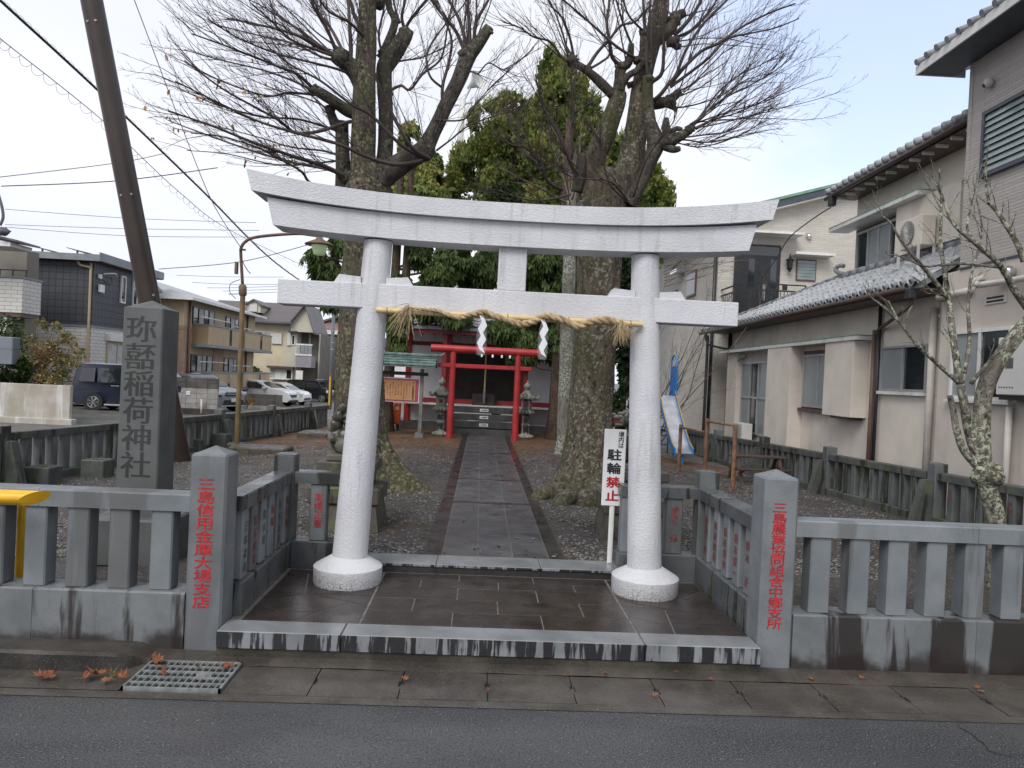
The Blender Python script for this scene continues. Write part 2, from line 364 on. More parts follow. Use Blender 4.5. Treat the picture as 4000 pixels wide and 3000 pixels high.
simple('slide_steel', (0.52, 0.53, 0.54), 0.28, 0.15, 4, metal=0.5)
simple('slide_yellow', (0.45, 0.30, 0.06), 0.5, 0.3, 6)
simple('black_metal', (0.016, 0.017, 0.020), 0.4, 0.2, 5)
simple('dark_wood', (0.035, 0.024, 0.020), 0.6, 0.35, 5, 0.3, 60, streak=(12, 0.5, (0.015, 0.011, 0.010)))
simple('bench_wood', (0.075, 0.045, 0.034), 0.65, 0.35, 6, 0.4, 60)
simple('grey_wood', (0.17, 0.165, 0.155), 0.75, 0.3, 6, 0.4, 80, streak=(14, 0.5, (0.08, 0.075, 0.07)))
simple('step_wood', (0.060, 0.060, 0.060), 0.6, 0.35, 4, 0.3, 70, streak=(3, 0.4, (0.03, 0.03, 0.03)))
simple('copper_green', (0.13, 0.20, 0.185), 0.6, 0.4, 5, streak=(6, 0.5, (0.04, 0.06, 0.06)))
simple('notice_brown', (0.46, 0.235, 0.105), 0.45, 0.08, 4)
simple('notice_magenta', (0.36, 0.055, 0.10), 0.5, 0.15, 4)
simple('plaster_white', (0.66, 0.66, 0.67), 0.7, 0.08, 1.5, streak=(3, 0.22, (0.45, 0.44, 0.42)))
simple('tile_silver', (0.34, 0.355, 0.37), 0.28, 0.22, 9, 0.1, 60)
simple('tile_grey', (0.20, 0.215, 0.23), 0.32, 0.25, 6)
simple('stucco_beige', (0.53, 0.48, 0.43), 0.85, 0.10, 1.3, 0.35, 140, 0.004, streak=(1.6, 0.30, (0.27, 0.24, 0.20)))
simple('stucco_cream', (0.66, 0.605, 0.535), 0.85, 0.08, 1.3, 0.3, 140, 0.004, streak=(1.8, 0.22, (0.33, 0.30, 0.25)))
simple('trim_white', (0.66, 0.66, 0.64), 0.5, 0.1, 3, streak=(4, 0.3, (0.40, 0.38, 0.35)))
simple('pipe_white', (0.52, 0.49, 0.45), 0.5, 0.1, 3)
simple('pipe_brown', (0.16, 0.10, 0.078), 0.5, 0.15, 3)
simple('pipe_black', (0.022, 0.024, 0.028), 0.42, 0.2, 3)
simple('alu', (0.42, 0.43, 0.44), 0.38, 0.1, 4, metal=0.4)
simple('wood_frame', (0.10, 0.055, 0.045), 0.5, 0.2, 4)
simple('green_edge', (0.16, 0.30, 0.215), 0.5, 0.2, 3)
simple('fascia_dark', (0.055, 0.068, 0.085), 0.5, 0.15, 3)
simple('appliance', (0.58, 0.58, 0.56), 0.5, 0.06, 3)
simple('louver_glass', (0.21, 0.26, 0.26), 0.18, 0.15, 3, spec=0.7)
simple('frosted', (0.25, 0.275, 0.285), 0.3, 0.12, 1.2, spec=0.6)
simple('glass_dark', (0.022, 0.027, 0.032), 0.06, 0.3, 0.8, spec=0.9)
simple('curtain', (0.44, 0.45, 0.44), 0.8, 0.2, 3, streak=(14, 0.35, (0.22, 0.23, 0.23)))
simple('house_tan', (0.44, 0.345, 0.225), 0.8, 0.07, 1.5)
simple('house_tan2', (0.30, 0.225, 0.135), 0.8, 0.07, 1.5)
simple('house_yellow', (0.54, 0.48, 0.345), 0.8, 0.07, 1.2)
simple('house_pale', (0.50, 0.475, 0.39), 0.8, 0.07, 1.2)
simple('house_grey', (0.19, 0.175, 0.15), 0.8, 0.1, 1.2)
simple('roof_brown', (0.105, 0.090, 0.088), 0.5, 0.2, 1.2)
simple('roof_slate', (0.10, 0.105, 0.12), 0.45, 0.2, 1.5)
simple('roof_pale', (0.30, 0.31, 0.33), 0.42, 0.2, 1.2)
simple('roof_red', (0.17, 0.085, 0.078), 0.55, 0.35, 3)
simple('lilac_panel', (0.27, 0.26, 0.30), 0.6, 0.1, 2)
simple('brick_tan', (0.33, 0.215, 0.155), 0.8, 0.3, 9)
simple('beam_grey', (0.19, 0.215, 0.225), 0.5, 0.15, 2)
simple('wire', (0.030, 0.030, 0.033), 0.6, 0.1, 2)
simple('wire_grey', (0.12, 0.125, 0.135), 0.6, 0.1, 2)
simple('rubber', (0.014, 0.014, 0.015), 0.7, 0.2, 5)
simple('rim_alloy', (0.50, 0.51, 0.53), 0.25, 0.1, 5, metal=0.8)
simple('chrome', (0.60, 0.61, 0.62), 0.15, 0.05, 5, metal=0.9)
simple('lamp_clear', (0.60, 0.63, 0.66), 0.12, 0.1, 8, spec=0.9)
simple('lamp_red', (0.42, 0.02, 0.02), 0.2, 0.1, 8)
simple('plate_white', (0.68, 0.70, 0.68), 0.5, 0.05, 8)
simple('paint_navy', (0.018, 0.024, 0.044), 0.18, 0.08, 1, spec=0.7)
simple('paint_grey', (0.105, 0.120, 0.142), 0.2, 0.08, 1, spec=0.7)
simple('paint_white', (0.72, 0.73, 0.75), 0.2, 0.03, 1, spec=0.6)
simple('paint_black', (0.012, 0.013, 0.016), 0.15, 0.08, 1, spec=0.7)
simple('grey_box', (0.165, 0.185, 0.215), 0.5, 0.08, 2)
simple('speaker_white', (0.62, 0.63, 0.62), 0.5, 0.1, 3)

# embossed sidings: courses and joints as relief, far too fine to build
def siding(name, lo, hi, bw, rh, joint, plane='yz', bmp=0.5, rough=0.7, offset=0.5, mort=0.05, grain=0.0):
    b = NB(name)
    sp = b.sepz()
    cm = b.n('ShaderNodeCombineXYZ')
    if plane == 'yz': b.l(sp[1], cm.inputs[0])
    elif plane == 'xz': b.l(sp[0], cm.inputs[0])
    else: b.l(b.math('ADD', sp[0], sp[1]), cm.inputs[0])
    b.l(sp[2], cm.inputs[1])
    br = b.n('ShaderNodeTexBrick'); br.offset = offset
    br.inputs['Scale'].default_value = 1.0; br.inputs['Brick Width'].default_value = bw; br.inputs['Row Height'].default_value = rh
    br.inputs['Mortar Size'].default_value = rh * mort; br.inputs['Mortar Smooth'].default_value = 0.3; br.inputs['Bias'].default_value = 0.0
    br.inputs['Color1'].default_value = (*lo, 1); br.inputs['Color2'].default_value = (*hi, 1); br.inputs['Mortar'].default_value = (*joint, 1)
    b.l(cm.outputs[0], br.inputs['Vector'])
    col = b.mix(b.math('MULTIPLY', b.rng(b.noise(1.2, 4), 0.35, 0.65), 0.18), br.outputs['Color'], tuple(x * 0.72 for x in lo))
    h = br.outputs['Fac']
    hh = b.math('MULTIPLY', h, -1.0)
    if grain: hh = b.math('ADD', hh, b.math('MULTIPLY', b.noise(1.0, 4, 0.6, b.vec((14, 14, 40))), grain))
    b.bump(hh, bmp, 0.012)
    return b.fin(col, rough, 0.35)
siding('siding_a', (0.44, 0.41, 0.385), (0.52, 0.485, 0.455), 1.1, 0.052, (0.30, 0.275, 0.255), 'yz', 0.9, grain=1.2, mort=0.08)
siding('siding_c', (0.48, 0.455, 0.41), (0.55, 0.52, 0.47), 0.36, 0.085, (0.36, 0.34, 0.31), 'sum', grain=0.5)
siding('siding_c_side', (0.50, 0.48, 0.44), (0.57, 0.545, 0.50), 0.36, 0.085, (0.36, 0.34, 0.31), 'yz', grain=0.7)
siding('siding_dark', (0.062, 0.066, 0.078), (0.072, 0.076, 0.090), 0.30, 0.30, (0.030, 0.032, 0.038), 'sum', 0.3, 0.5, 0.0, 0.07)
siding('siding_white', (0.58, 0.57, 0.54), (0.64, 0.63, 0.60), 0.45, 0.15, (0.30, 0.29, 0.27), 'sum', 0.3, 0.6, 0.5, 0.09)
siding('siding_brick', (0.34, 0.225, 0.155), (0.42, 0.29, 0.21), 0.28, 0.09, (0.30, 0.23, 0.18), 'sum', 0.4)
siding('shutter', (0.62, 0.62, 0.61), (0.64, 0.64, 0.63), 50.0, 0.11, (0.36, 0.36, 0.36), 'sum', 0.5)
siding('roof_lines', (0.105, 0.092, 0.092), (0.12, 0.105, 0.104), 50.0, 0.17, (0.04, 0.035, 0.035), 'sum', 0.6, 0.5)
# ------------------------------------------------------------------ mesh tools
def wloc(o):
    v = Vector((0, 0, 0))
    while o: v += o.location; o = o.parent
    return v
def tag(o, label=None, cat=None, group=None, kind=None):
    if label: o['label'] = label
    if cat: o['category'] = cat
    if group: o['group'] = group
    if kind: o['kind'] = kind
    return o
def thing(name, loc, label, cat, group=None):
    o = bpy.data.objects.new(name, None); o.location = loc; o.empty_display_size = 0.2
    COL.objects.link(o); return tag(o, label, cat, group)
def put(name, me, parent=None, loc=None, rotz=0.0):
    o = bpy.data.objects.new(name, me); COL.objects.link(o)
    if parent: o.parent = parent
    if loc is not None: o.location = Vector(loc) - wloc(parent)
    if rotz: o.rotation_euler = (0, 0, rotz)
    return o
def clone(root, loc, label, group=None):
    c = root.copy(); COL.objects.link(c); c.location = loc; c['label'] = label
    if group: c['group'] = group
    for ch in list(root.children):
        k = ch.copy(); COL.objects.link(k); k.parent = c
        for g in list(ch.children):
            q = g.copy(); COL.objects.link(q); q.parent = k
    return c
class MB:
    def __init__(s): s.v, s.f = [], []
    def box(s, x0, x1, y0, y1, z0, z1, c=0.0):
        i = len(s.v)
        if c <= 0:
            s.v += [(x, y, z) for z in (z0, z1) for y in (y0, y1) for x in (x0, x1)]
            s.f += [tuple(i + k for k in q) for q in ((0, 2, 3, 1), (4, 5, 7, 6), (0, 1, 5, 4), (2, 6, 7, 3), (0, 4, 6, 2), (1, 3, 7, 5))]
            return s
        lo, hi = (x0, y0, z0), (x1, y1, z1)
        idx = {}
        for cx in (0, 1):
            for cy in (0, 1):
                for cz in (0, 1):
                    cn = (cx, cy, cz)
                    for ax in range(3):      # vertex belonging to the face with normal ax
                        p = [0, 0, 0]
                        for k in range(3):
                            e = hi[k] if cn[k] else lo[k]
                            p[k] = e if k == ax else e + (-c if cn[k] else c)
                        idx[cn, ax] = len(s.v); s.v.append(tuple(p))
        def q(*k): s.f.append(tuple(idx[a] for a in k))
        for ax in range(3):
            o1, o2 = [k for k in range(3) if k != ax]
            for side in (0, 1):
                loop = []
                for a, b_ in ((0, 0), (1, 0), (1, 1), (0, 1)):
                    cn = [0, 0, 0]; cn[ax] = side; cn[o1] = a; cn[o2] = b_; loop.append((tuple(cn), ax))
                q(*loop)
        for ax in range(3):
            o1, o2 = [k for k in range(3) if k != ax]
            for a in (0, 1):
                for b_ in (0, 1):
                    c0 = [0, 0, 0]; c0[o1] = a; c0[o2] = b_; c1 = list(c0); c1[ax] = 1
                    c0, c1 = tuple(c0), tuple(c1)
                    q((c0, o1), (c1, o1), (c1, o2), (c0, o2))
        for cx in (0, 1):
            for cy in (0, 1):
                for cz in (0, 1):
                    cn = (cx, cy, cz); q((cn, 0), (cn, 1), (cn, 2))
        return s
    def prism(s, pts, a, b, axis='y'):
        """polygon pts in the plane across axis, extruded from a to b"""
        i, n = len(s.v), len(pts)
        def mk(p, t): return {'x': (t, p[0], p[1]), 'y': (p[0], t, p[1]), 'z': (p[0], p[1], t)}[axis]
        s.v += [mk(p, a) for p in pts] + [mk(p, b) for p in pts]
        s.f.append(tuple(i + k for k in range(n))); s.f.append(tuple(i + n + k for k in reversed(range(n))))
        for k in range(n): s.f.append((i + k, i + (k + 1) % n, i + n + (k + 1) % n, i + n + k))
        return s
    def tube(s, pts, rad, n=8, cap=True):
        pts = [Vector(p) for p in pts]
        if isinstance(rad, (int, float)): rad = [rad] * len(pts)
        i0 = len(s.v); ref = None
        for k, p in enumerate(pts):
            t = (pts[min(k + 1, len(pts) - 1)] - pts[max(k - 1, 0)])
            if t.length < 1e-9: t = Vector((0, 0, 1))
            t.normalize()
            if ref is None:
                ref = Vector((1, 0, 0)) if abs(t.x) < 0.8 else Vector((0, 1, 0))
            a = ref - t * ref.dot(t)
            if a.length < 1e-6: a = t.orthogonal()
            a.normalize(); ref = a; b_ = t.cross(a)
            for j in range(n):
                w = 2 * math.pi * j / n
                s.v.append(tuple(p + (a * math.cos(w) + b_ * math.sin(w)) * rad[k]))
        for k in range(len(pts) - 1):
            for j in range(n):
                a0 = i0 + k * n + j; a1 = i0 + k * n + (j + 1) % n
                s.f.append((a0, a1, a1 + n, a0 + n))
        if cap and n > 2:
            s.f.append(tuple(i0 + j for j in reversed(range(n)))); e = i0 + (len(pts) - 1) * n
            s.f.append(tuple(e + j for j in range(n)))
        return s
    def lathe(s, prof, c, n=24, rx=1.0, ry=1.0):
        i0 = len(s.v)
        for r_, z in prof:
            for j in range(n):
                w = 2 * math.pi * j / n
                s.v.append((c[0] + r_ * rx * math.cos(w), c[1] + r_ * ry * math.sin(w), c[2] + z))
        for k in range(len(prof) - 1):
            for j in range(n):
                a0 = i0 + k * n + j; a1 = i0 + k * n + (j + 1) % n
                s.f.append((a0, a1, a1 + n, a0 + n))
        s.f.append(tuple(i0 + j for j in reversed(range(n)))); e = i0 + (len(prof) - 1) * n
        s.f.append(tuple(e + j for j in range(n)))
        return s
    def ell(s, c, r_, n=10, m=7, rot=None, rough=0.0, seed=0):
        i0 = len(s.v)
        for k in range(m + 1):
            ph = math.pi * k / m
            for j in range(n):
                w = 2 * math.pi * j / n
                p = Vector((math.sin(ph) * math.cos(w), math.sin(ph) * math.sin(w), math.cos(ph)))
                d = 1.0 + (rough * mnoise.noise(p * 2.3 + Vector((seed, seed * 1.7, 0))) if rough else 0)
                p = Vector((p.x * r_[0], p.y * r_[1], p.z * r_[2])) * d
                if rot: p = rot @ p
                s.v.append(tuple(p + Vector(c)))
        for k in range(m):
            for j in range(n):
                a0 = i0 + k * n + j; a1 = i0 + k * n + (j + 1) % n
                s.f.append((a0, a0 + n, a1 + n, a1))
        return s
    def face(s, *pts):
        i = len(s.v); s.v += [tuple(p) for p in pts]; s.f.append(tuple(range(i, i + len(pts)))); return s
    def mesh(s, name, mat, smooth=False, fix=True):
        me = bpy.data.meshes.new(name); me.from_pydata(s.v, [], s.f)
        if fix:
            bm = bmesh.new(); bm.from_mesh(me); bmesh.ops.recalc_face_normals(bm, faces=bm.faces); bm.to_mesh(me); bm.free()
        me.materials.append(MATS[mat])
        if smooth is True: me.polygons.foreach_set('use_smooth', [True] * len(me.polygons))
        elif smooth: me.shade_smooth() if False else sharp_smooth(me, smooth)
        me.update(); return me
    def obj(s, name, mat, parent=None, smooth=False, at=None, fix=True):
        """verts are in world space; the object's origin goes to its parent's place, or to `at`"""
        me = s.mesh(name, mat, smooth, fix)
        org = wloc(parent) if parent else (Vector(at) if at is not None else Vector((0, 0, 0)))
        me.transform(Matrix.Translation(-org))
        o = bpy.data.objects.new(name, me); COL.objects.link(o)
        if parent: o.parent = parent
        else: o.location = org
        return o
def sharp_smooth(me, ang):
    me.polygons.foreach_set('use_smooth', [True] * len(me.polygons))
    bm = bmesh.new(); bm.from_mesh(me)
    for e in bm.edges:
        e.smooth = not (len(e.link_faces) == 2 and e.link_faces[0].normal.angle(e.link_faces[1].normal, 0) > ang)
    bm.to_mesh(me); bm.free()
def cat(pts, k=4):
    """Catmull-Rom through points"""
    P = [Vector(p) for p in pts]; out = []
    for i in range(len(P) - 1):
        p0, p1, p2, p3 = P[max(i - 1, 0)], P[i], P[i + 1], P[min(i + 2, len(P) - 1)]
        for j in range(k):
            t = j / k
            out.append(0.5 * ((2 * p1) + (p2 - p0) * t + (2 * p0 - 5 * p1 + 4 * p2 - p3) * t * t + (3 * p1 - p0 - 3 * p2 + p3) * t ** 3))
    out.append(P[-1]); return out
def lerp_list(vals, n):
    out = []
    for i in range(n):
        t = i / max(1, n - 1) * (len(vals) - 1); k = min(int(t), len(vals) - 2); out.append(vals[k] + (vals[k + 1] - vals[k]) * (t - k))
    return out
_tc = {}
EM, EMC = 1.0, 0.36
def glyphs(txt, bold=0.0):
    """flat mesh data of one line of writing, height about 1, centred"""
    if txt in _tc: return _tc[txt]
    cu = bpy.data.curves.new('w', 'FONT'); cu.body = txt; cu.align_x = 'CENTER'; cu.size = 1.0; cu.resolution_u = 3
    o = bpy.data.objects.new('w', cu); COL.objects.link(o)
    dg = bpy.context.evaluated_depsgraph_get(); me = bpy.data.meshes.new_from_object(o.evaluated_get(dg))
    vs_ = [(v.co.x * EM, 0.36 + (v.co.y - EMC) * EM) for v in me.vertices]; fs = [tuple(p.vertices) for p in me.polygons]
    bpy.data.objects.remove(o); bpy.data.curves.remove(cu); bpy.data.meshes.remove(me)
    _tc[txt] = (vs_, fs); return _tc[txt]
def writing(name, txt, parent, mat, top, right, down, w, pitch, out, vertical=True, bold=0.03, hs=1.0, lift=0.0015):
    """characters set one under another from `top` (centre line); right/down/out are unit vectors in the world"""
    top, right, down, out = Vector(top), Vector(right), Vector(down), Vector(out)
    if vertical and ' ' in txt:
        for k, seg in enumerate(txt.split(' ')): o = writing(name, seg, parent, mat, top + down * pitch * (txt.index(seg)), right, down, w, pitch, out, True, bold, hs, lift)
        return o
    mb = MB()
    items = list(txt) if vertical else [txt]
    for k, ch in enumerate(items):
        if ch == ' ': continue
        vs_, fs = glyphs(ch)
        sh = ((0, 0), (bold, 0.2 * bold), (-bold, -0.2 * bold), (0, bold), (0, -bold)) if bold else ((0, 0),)
        for j, (sx, sy) in enumerate(sh):
            i = len(mb.v); ctr = top + down * (pitch * (k + 0.5))
            for x, y in vs_:
                mb.v.append(tuple(ctr + right * ((x + sx) * w) + down * (-(y - 0.36 + sy) * w * hs) + out * (lift + 0.0004 * j)))
            mb.f += [tuple(i + q for q in f) for f in fs]
    return mb.obj(name, mat, parent, fix=False)
_g = glyphs('国'); _xs = [p[0] for p in _g[0]]; _ys = [p[1] for p in _g[0]]
EM, EMC = 0.90 / (max(_xs) - min(_xs)), (max(_ys) + min(_ys)) / 2; _tc.clear()
print('em', EM, EMC)
RND = random.Random(7)

# ------------------------------------------------------------------ ground, road, gutter
mb = MB()
NXg, ys = 40, [-30, -10, 0, 5.0, 12, 20, 31, 34, 38, 42, 46, 51, 60, 90, 200, 900]
xs = [-900, -200, -60, -40, -30, -20, -10, 0, 10, 20, 40, 200, 900]
for y in ys:
    for x in xs: mb.v.append((x, y, -0.02 + lot_z(x, y)))
for j in range(len(ys) - 1):
    for i in range(len(xs) - 1):
        a = j * len(xs) + i; mb.f.append((a, a + 1, a + 1 + len(xs), a + len(xs)))
tag(mb.obj('ground', 'parking_asphalt'), kind='structure')
YG0, YG1 = 4.76, 5.20
mb = MB(); mb.box(-40, 40, -20, YG0 - 0.004, -0.25, 0.0); road = tag(mb.obj('road', 'asphalt'), kind='structure')
# crumbled strip of patching along the edge of the gutter
mb = MB(); mb.face((-40, YG0 - 0.10, 0.004), (40, YG0 - 0.10, 0.004), (40, YG0 - 0.003, 0.004), (-40, YG0 - 0.003, 0.004)); tag(mb.obj('road_edge', 'gutter_concrete'), kind='structure')
mb = MB(); rc = random.Random(4); cp = cat([onZ(3740, 2835, 0), onZ(3800, 2875, 0), onZ(3835, 2900, 0), onZ(3870, 2935, 0), onZ(3960, 2960, 0)], 6)
for p in cp: w = rc.uniform(.002, .006); j = rc.gauss(0, .006); mb.v += [(p.x - w + j, p.y, .003), (p.x + w + j, p.y + .004, .003)]
mb.f = [(2 * i, 2 * i + 1, 2 * i + 3, 2 * i + 2) for i in range(len(cp) - 1)]; mb.obj('crack', 'rubber', road, fix=False)
gut = tag(MB().box(-40, 40, YG0 + 0.001, YG1 + 0.02, -0.25, -0.055).obj('gutter', 'dark_kerb'), kind='structure')
def cover_mesh(L):
    mb = MB(); h, n, w = L / 2 - 0.004, 0.016, YG1 - YG0
    pts = [(-h, 0.003), (h, 0.003), (h, w * 0.40), (h - n, w * 0.42), (h - n, w * 0.62), (h, w * 0.64), (h, w), (-h, w), (-h, w * 0.64), (-h + n, w * 0.62), (-h + n, w * 0.42), (-h, w * 0.40)]
    mb.prism(pts, -0.05, 0.0, 'z'); return mb.mesh('gutter_cover', 'gutter_concrete')
cm = cover_mesh(0.578); k0 = -1.02 - 0.578 / 2
for k in range(0, 24):
    x = -1.02 + 0.578 * k + 0.289
    put('gutter_cover', cm, gut, (x, YG0, 0.005 + RND.uniform(-0.003, 0.003)), RND.uniform(-0.004, 0.004))
x = -1.565; put('gutter_cover', MB().box(-0.267, 0.267, 0.003, 0.44, -0.05, 0).mesh('gutter_cover', 'gutter_concrete'), gut, (-1.02 - 0.27, YG0, 0.005))
# apron between gutter and the precinct edge
mb = MB()
pr = [(YG1 + 0.004, 0.006), (5.27, 0.03), (5.46, 0.035)]
for i in range(161):
    x = -2.3 + 17.3 * i / 160
    for j, (y, z) in enumerate(pr): mb.v.append((x, y + (0.012 * mnoise.noise(Vector((x * 3, 1, 0))) if j == 0 else 0), z + 0.006 * mnoise.noise(Vector((x * 2, y * 4, 0)))))
for i in range(160):
    for j in range(2): a = i * 3 + j; mb.f.append((a, a + 3, a + 4, a + 1))
tag(mb.obj('roadside_apron', 'apron_concrete', smooth=True), kind='structure')
# raised kerb that runs away to the left and dips to the grating
mb = MB(); kpts = []
for i in range(41):
    x = -2.20 - 12 * (i / 40) ** 2.2
    e = sstep(-2.20, -2.36, x)
    h = 0.03 + 0.10 * e; yf = 5.20 - 0.17 * e
    for (y, z) in ((yf, -0.06), (yf, h - 0.018), (yf + 0.02, h), (yf + 0.16, h - 0.008 * e), (5.46, 0.035 + 0.035 * e)):
        mb.v.append((x, y + 0.008 * mnoise.noise(Vector((x * 4, z * 9, 2))), z + 0.008 * mnoise.noise(Vector((x * 3, y * 5, 7)))))
for i in range(40):
    for j in range(2): a = i * 5 + j; mb.f.append((a, a + 1, a + 6, a + 5))
kb = tag(mb.obj('kerb', 'dark_kerb', smooth=0.7), kind='structure')
m2 = MB(); m2.v = list(mb.v)
for i in range(40):
    for j in (2, 3): a = i * 5 + j; m2.f.append((a, a + 1, a + 6, a + 5))
m2.obj('kerb_top', 'apron_concrete', kb, smooth=0.7)
mb = MB(); mb.face((-14, YG0, 0.006), (-2.2, YG0, 0.006), (-2.2, 5.22, 0.006), (-14, 5.06, 0.006)); tag(mb.obj('gutter_bed', 'gutter_concrete'), kind='structure')
# steel grating over the drain
g = thing('drain_grating', (-1.88, 5.0, 0.0), 'galvanised steel drain grating in the gutter with fallen maple leaves on it', 'grating')
gx0, gx1, gy0, gy1 = -2.19, -1.57, 4.78, 5.23
mb = MB()
for (a, b_, c, d) in ((gx0, gx1, gy0, gy0 + 0.014), (gx0, gx1, gy1 - 0.014, gy1), (gx0, gx0 + 0.014, gy0, gy1), (gx1 - 0.014, gx1, gy0, gy1)): mb.box(a, b_, c, d, -0.03, 0.022)
mb.obj('frame', 'galvanised', g)
bar = MB().box(-0.004, 0.004, gy0 + 0.014, gy1 - 0.014, -0.03, 0.018).mesh('bar', 'galvanised')
for k in range(1, 14): put('bar', bar, g, (gx0 + (gx1 - gx0) * k / 14, 0, 0))
cb = MB().box(gx0 + 0.014, gx1 - 0.014, -0.006, 0.006, 0.004, 0.02).mesh('cross_bar', 'galvanised')
for k in range(1, 5): put('cross_bar', cb, g, (0, gy0 + (gy1 - gy0) * k / 5, 0.001))
MB().box(-1.80, -1.70, 4.985, 5.04, 0.004, 0.0225).obj('lift_plate', 'galvanised', g)
MB().box(gx0 - 0.02, gx1 + 0.02, gy0 - 0.02, gy1 + 0.02, -0.30, -0.12).obj('sump', 'rubber', g)

# precinct floor as one field of gravel and earth
mb = MB(); st = 0.13; nx, ny = int(15.6 / st), int(24 / st)
for j in range(ny + 1):
    for i in range(nx + 1):
        x, y = -7.6 + i * st, 5.52 + j * st
        z = gz(x, y) + 0.018 * mnoise.noise(Vector((x * 0.9, y * 0.9, 3))) + 0.010 * mnoise.noise(Vector((x * 3.1, y * 3.1, 9)))
        if -1.85 < x < 2.28 and y < 7.16: z = 0.05
        if -0.5 < x < 0.93 and y > 7.2: z = min(z, 0.262)
        if y > 23.6: z = min(z, 0.26)
        mb.v.append((x, y, z))
for j in range(ny):
    for i in range(nx):
        a = j * (nx + 1) + i; mb.f.append((a, a + 1, a + nx + 2, a + nx + 1))
tag(mb.obj('precinct_ground', 'gravel_ground', smooth=True), kind='structure')
# loose pebbles on top of it
def scatter(name, mat, n, region, size, flat, seed, dens=None, parent=None):
    rr = random.Random(seed); mb = MB(); c = 0
    while c < n:
        x, y = region(rr)
        if -1.9 < x < 2.3 and y < 7.42: continue
        if -0.52 < x < 0.95: 
            if rr.random() > (0.02 if y < 12 else 0.10): continue
        if dens and rr.random() > dens(x, y): continue
        s = size * rr.uniform(0.5, 1.3); z = max(gz(x, y), 0.262 if -0.5 < x < 0.93 else -9) + s * 0.15
        if -0.5 < x < 0.93: z = 0.292
        a = rr.uniform(0, 6.28); ca, sa = math.cos(a), math.sin(a)
        i = len(mb.v); e = rr.uniform(0.6, 1.0)
        for px, py, pz in ((1, 0, 0), (0, e, 0), (-1, 0, 0.1), (0, -e, 0), (0.1, 0.1, flat), (0, 0, -flat)):
            px *= s; py *= s; mb.v.append((x + px * ca - py * sa, y + px * sa + py * ca, z + pz * s))
        mb.f += [(i, i + 1, i + 4), (i + 1, i + 2, i + 4), (i + 2, i + 3, i + 4), (i + 3, i, i + 4), (i + 1, i, i + 5), (i + 2, i + 1, i + 5), (i + 3, i + 2, i + 5), (i, i + 3, i + 5)]
        c += 1
    return tag(mb.obj(name, mat, fix=False), kind='stuff')
def near_reg(rr):
    y = 7.3 + 11 * rr.random() ** 1.5
    return rr.uniform(-0.62 * y, 0.60 * y) if y < 11 else rr.uniform(-6.6, 6.6), y
def gd(x, y): return 1.0 if mnoise.noise(Vector((x * 0.75, y * 0.75, 1))) < 0.18 else 0.25
tag(scatter('gravel', 'pebble', 26000, near_reg, 0.019, 0.62, 3, gd), 'loose grey gravel strewn over the precinct floor', 'gravel')
tag(scatter('needle_litter', 'needle_litter', 14000, lambda rr: (rr.uniform(-5.5, 5.5), 9 + 15.0 * rr.random() ** 0.55), 0.026, 0.12, 5, lambda x, y: min(1, 0.06 + sstep(12, 20, y))), 'rust brown litter of dry needles around the hall', 'needles')
# ------------------------------------------------------------------ gate platform and path
X0 = 0.228                                           # axis of the approach
plat = tag(MB().box(-1.782, 2.13, 5.335, 7.05, 0.02, 0.2002).obj('platform', 'mortar'), kind='structure')
MB().box(-1.785, 2.13, 5.318, 5.36, 0.0, 0.085).obj('riser', 'step_riser', plat)
for a, b_ in ((-1.785, -0.915), (-0.909, 1.27), (1.276, 2.125)):
    MB().box(a, b_, 5.30, 5.545, 0.087, 0.212, 0.006).obj('kerb_stone', 'kerb_granite', plat)
def slab(name, mat, parent, x0, x1, y0, y1, z0, z1, g=0.0045, c=0.0015):
    dz = RND.uniform(-0.0015, 0.0015)
    return MB().box(x0 + g, x1 - g, y0 + g, y1 - g, z0, z1 + dz, c).obj(name, mat, parent)
rows = [5.552, 5.90, 6.24, 6.58, 6.80, 7.02]
cuts = [(-0.14, 0.56), (-0.47, 0.22, 0.91), (-0.12, 0.57), (-0.46, 0.24, 0.93), (-0.12, 0.57)]
for k in range(5):
    xs_ = [-0.82, *cuts[k], 1.262]
    for i in range(len(xs_) - 1): slab('paving_tile', 'slate_tile', plat, xs_[i], xs_[i + 1], rows[k], rows[k + 1], 0.17, 0.203)
def shrink(poly, d):
    c = Vector((sum(p[0] for p in poly) / len(poly), sum(p[1] for p in poly) / len(poly)))
    out = []
    n = len(poly)
    for i in range(n):
        p0, p1, p2 = Vector(poly[i - 1]), Vector(poly[i]), Vector(poly[(i + 1) % n])
        e1, e2 = (p1 - p0).normalized(), (p2 - p1).normalized()
        n1, n2 = Vector((-e1.y, e1.x)), Vector((-e2.y, e2.x))
        if n1.dot(c - p1) < 0: n1 = -n1
        if n2.dot(c - p1) < 0: n2 = -n2
        m = n1 + n2
        out.append(p1 + m * (d / max(0.35, m.dot(n1))))
    return out
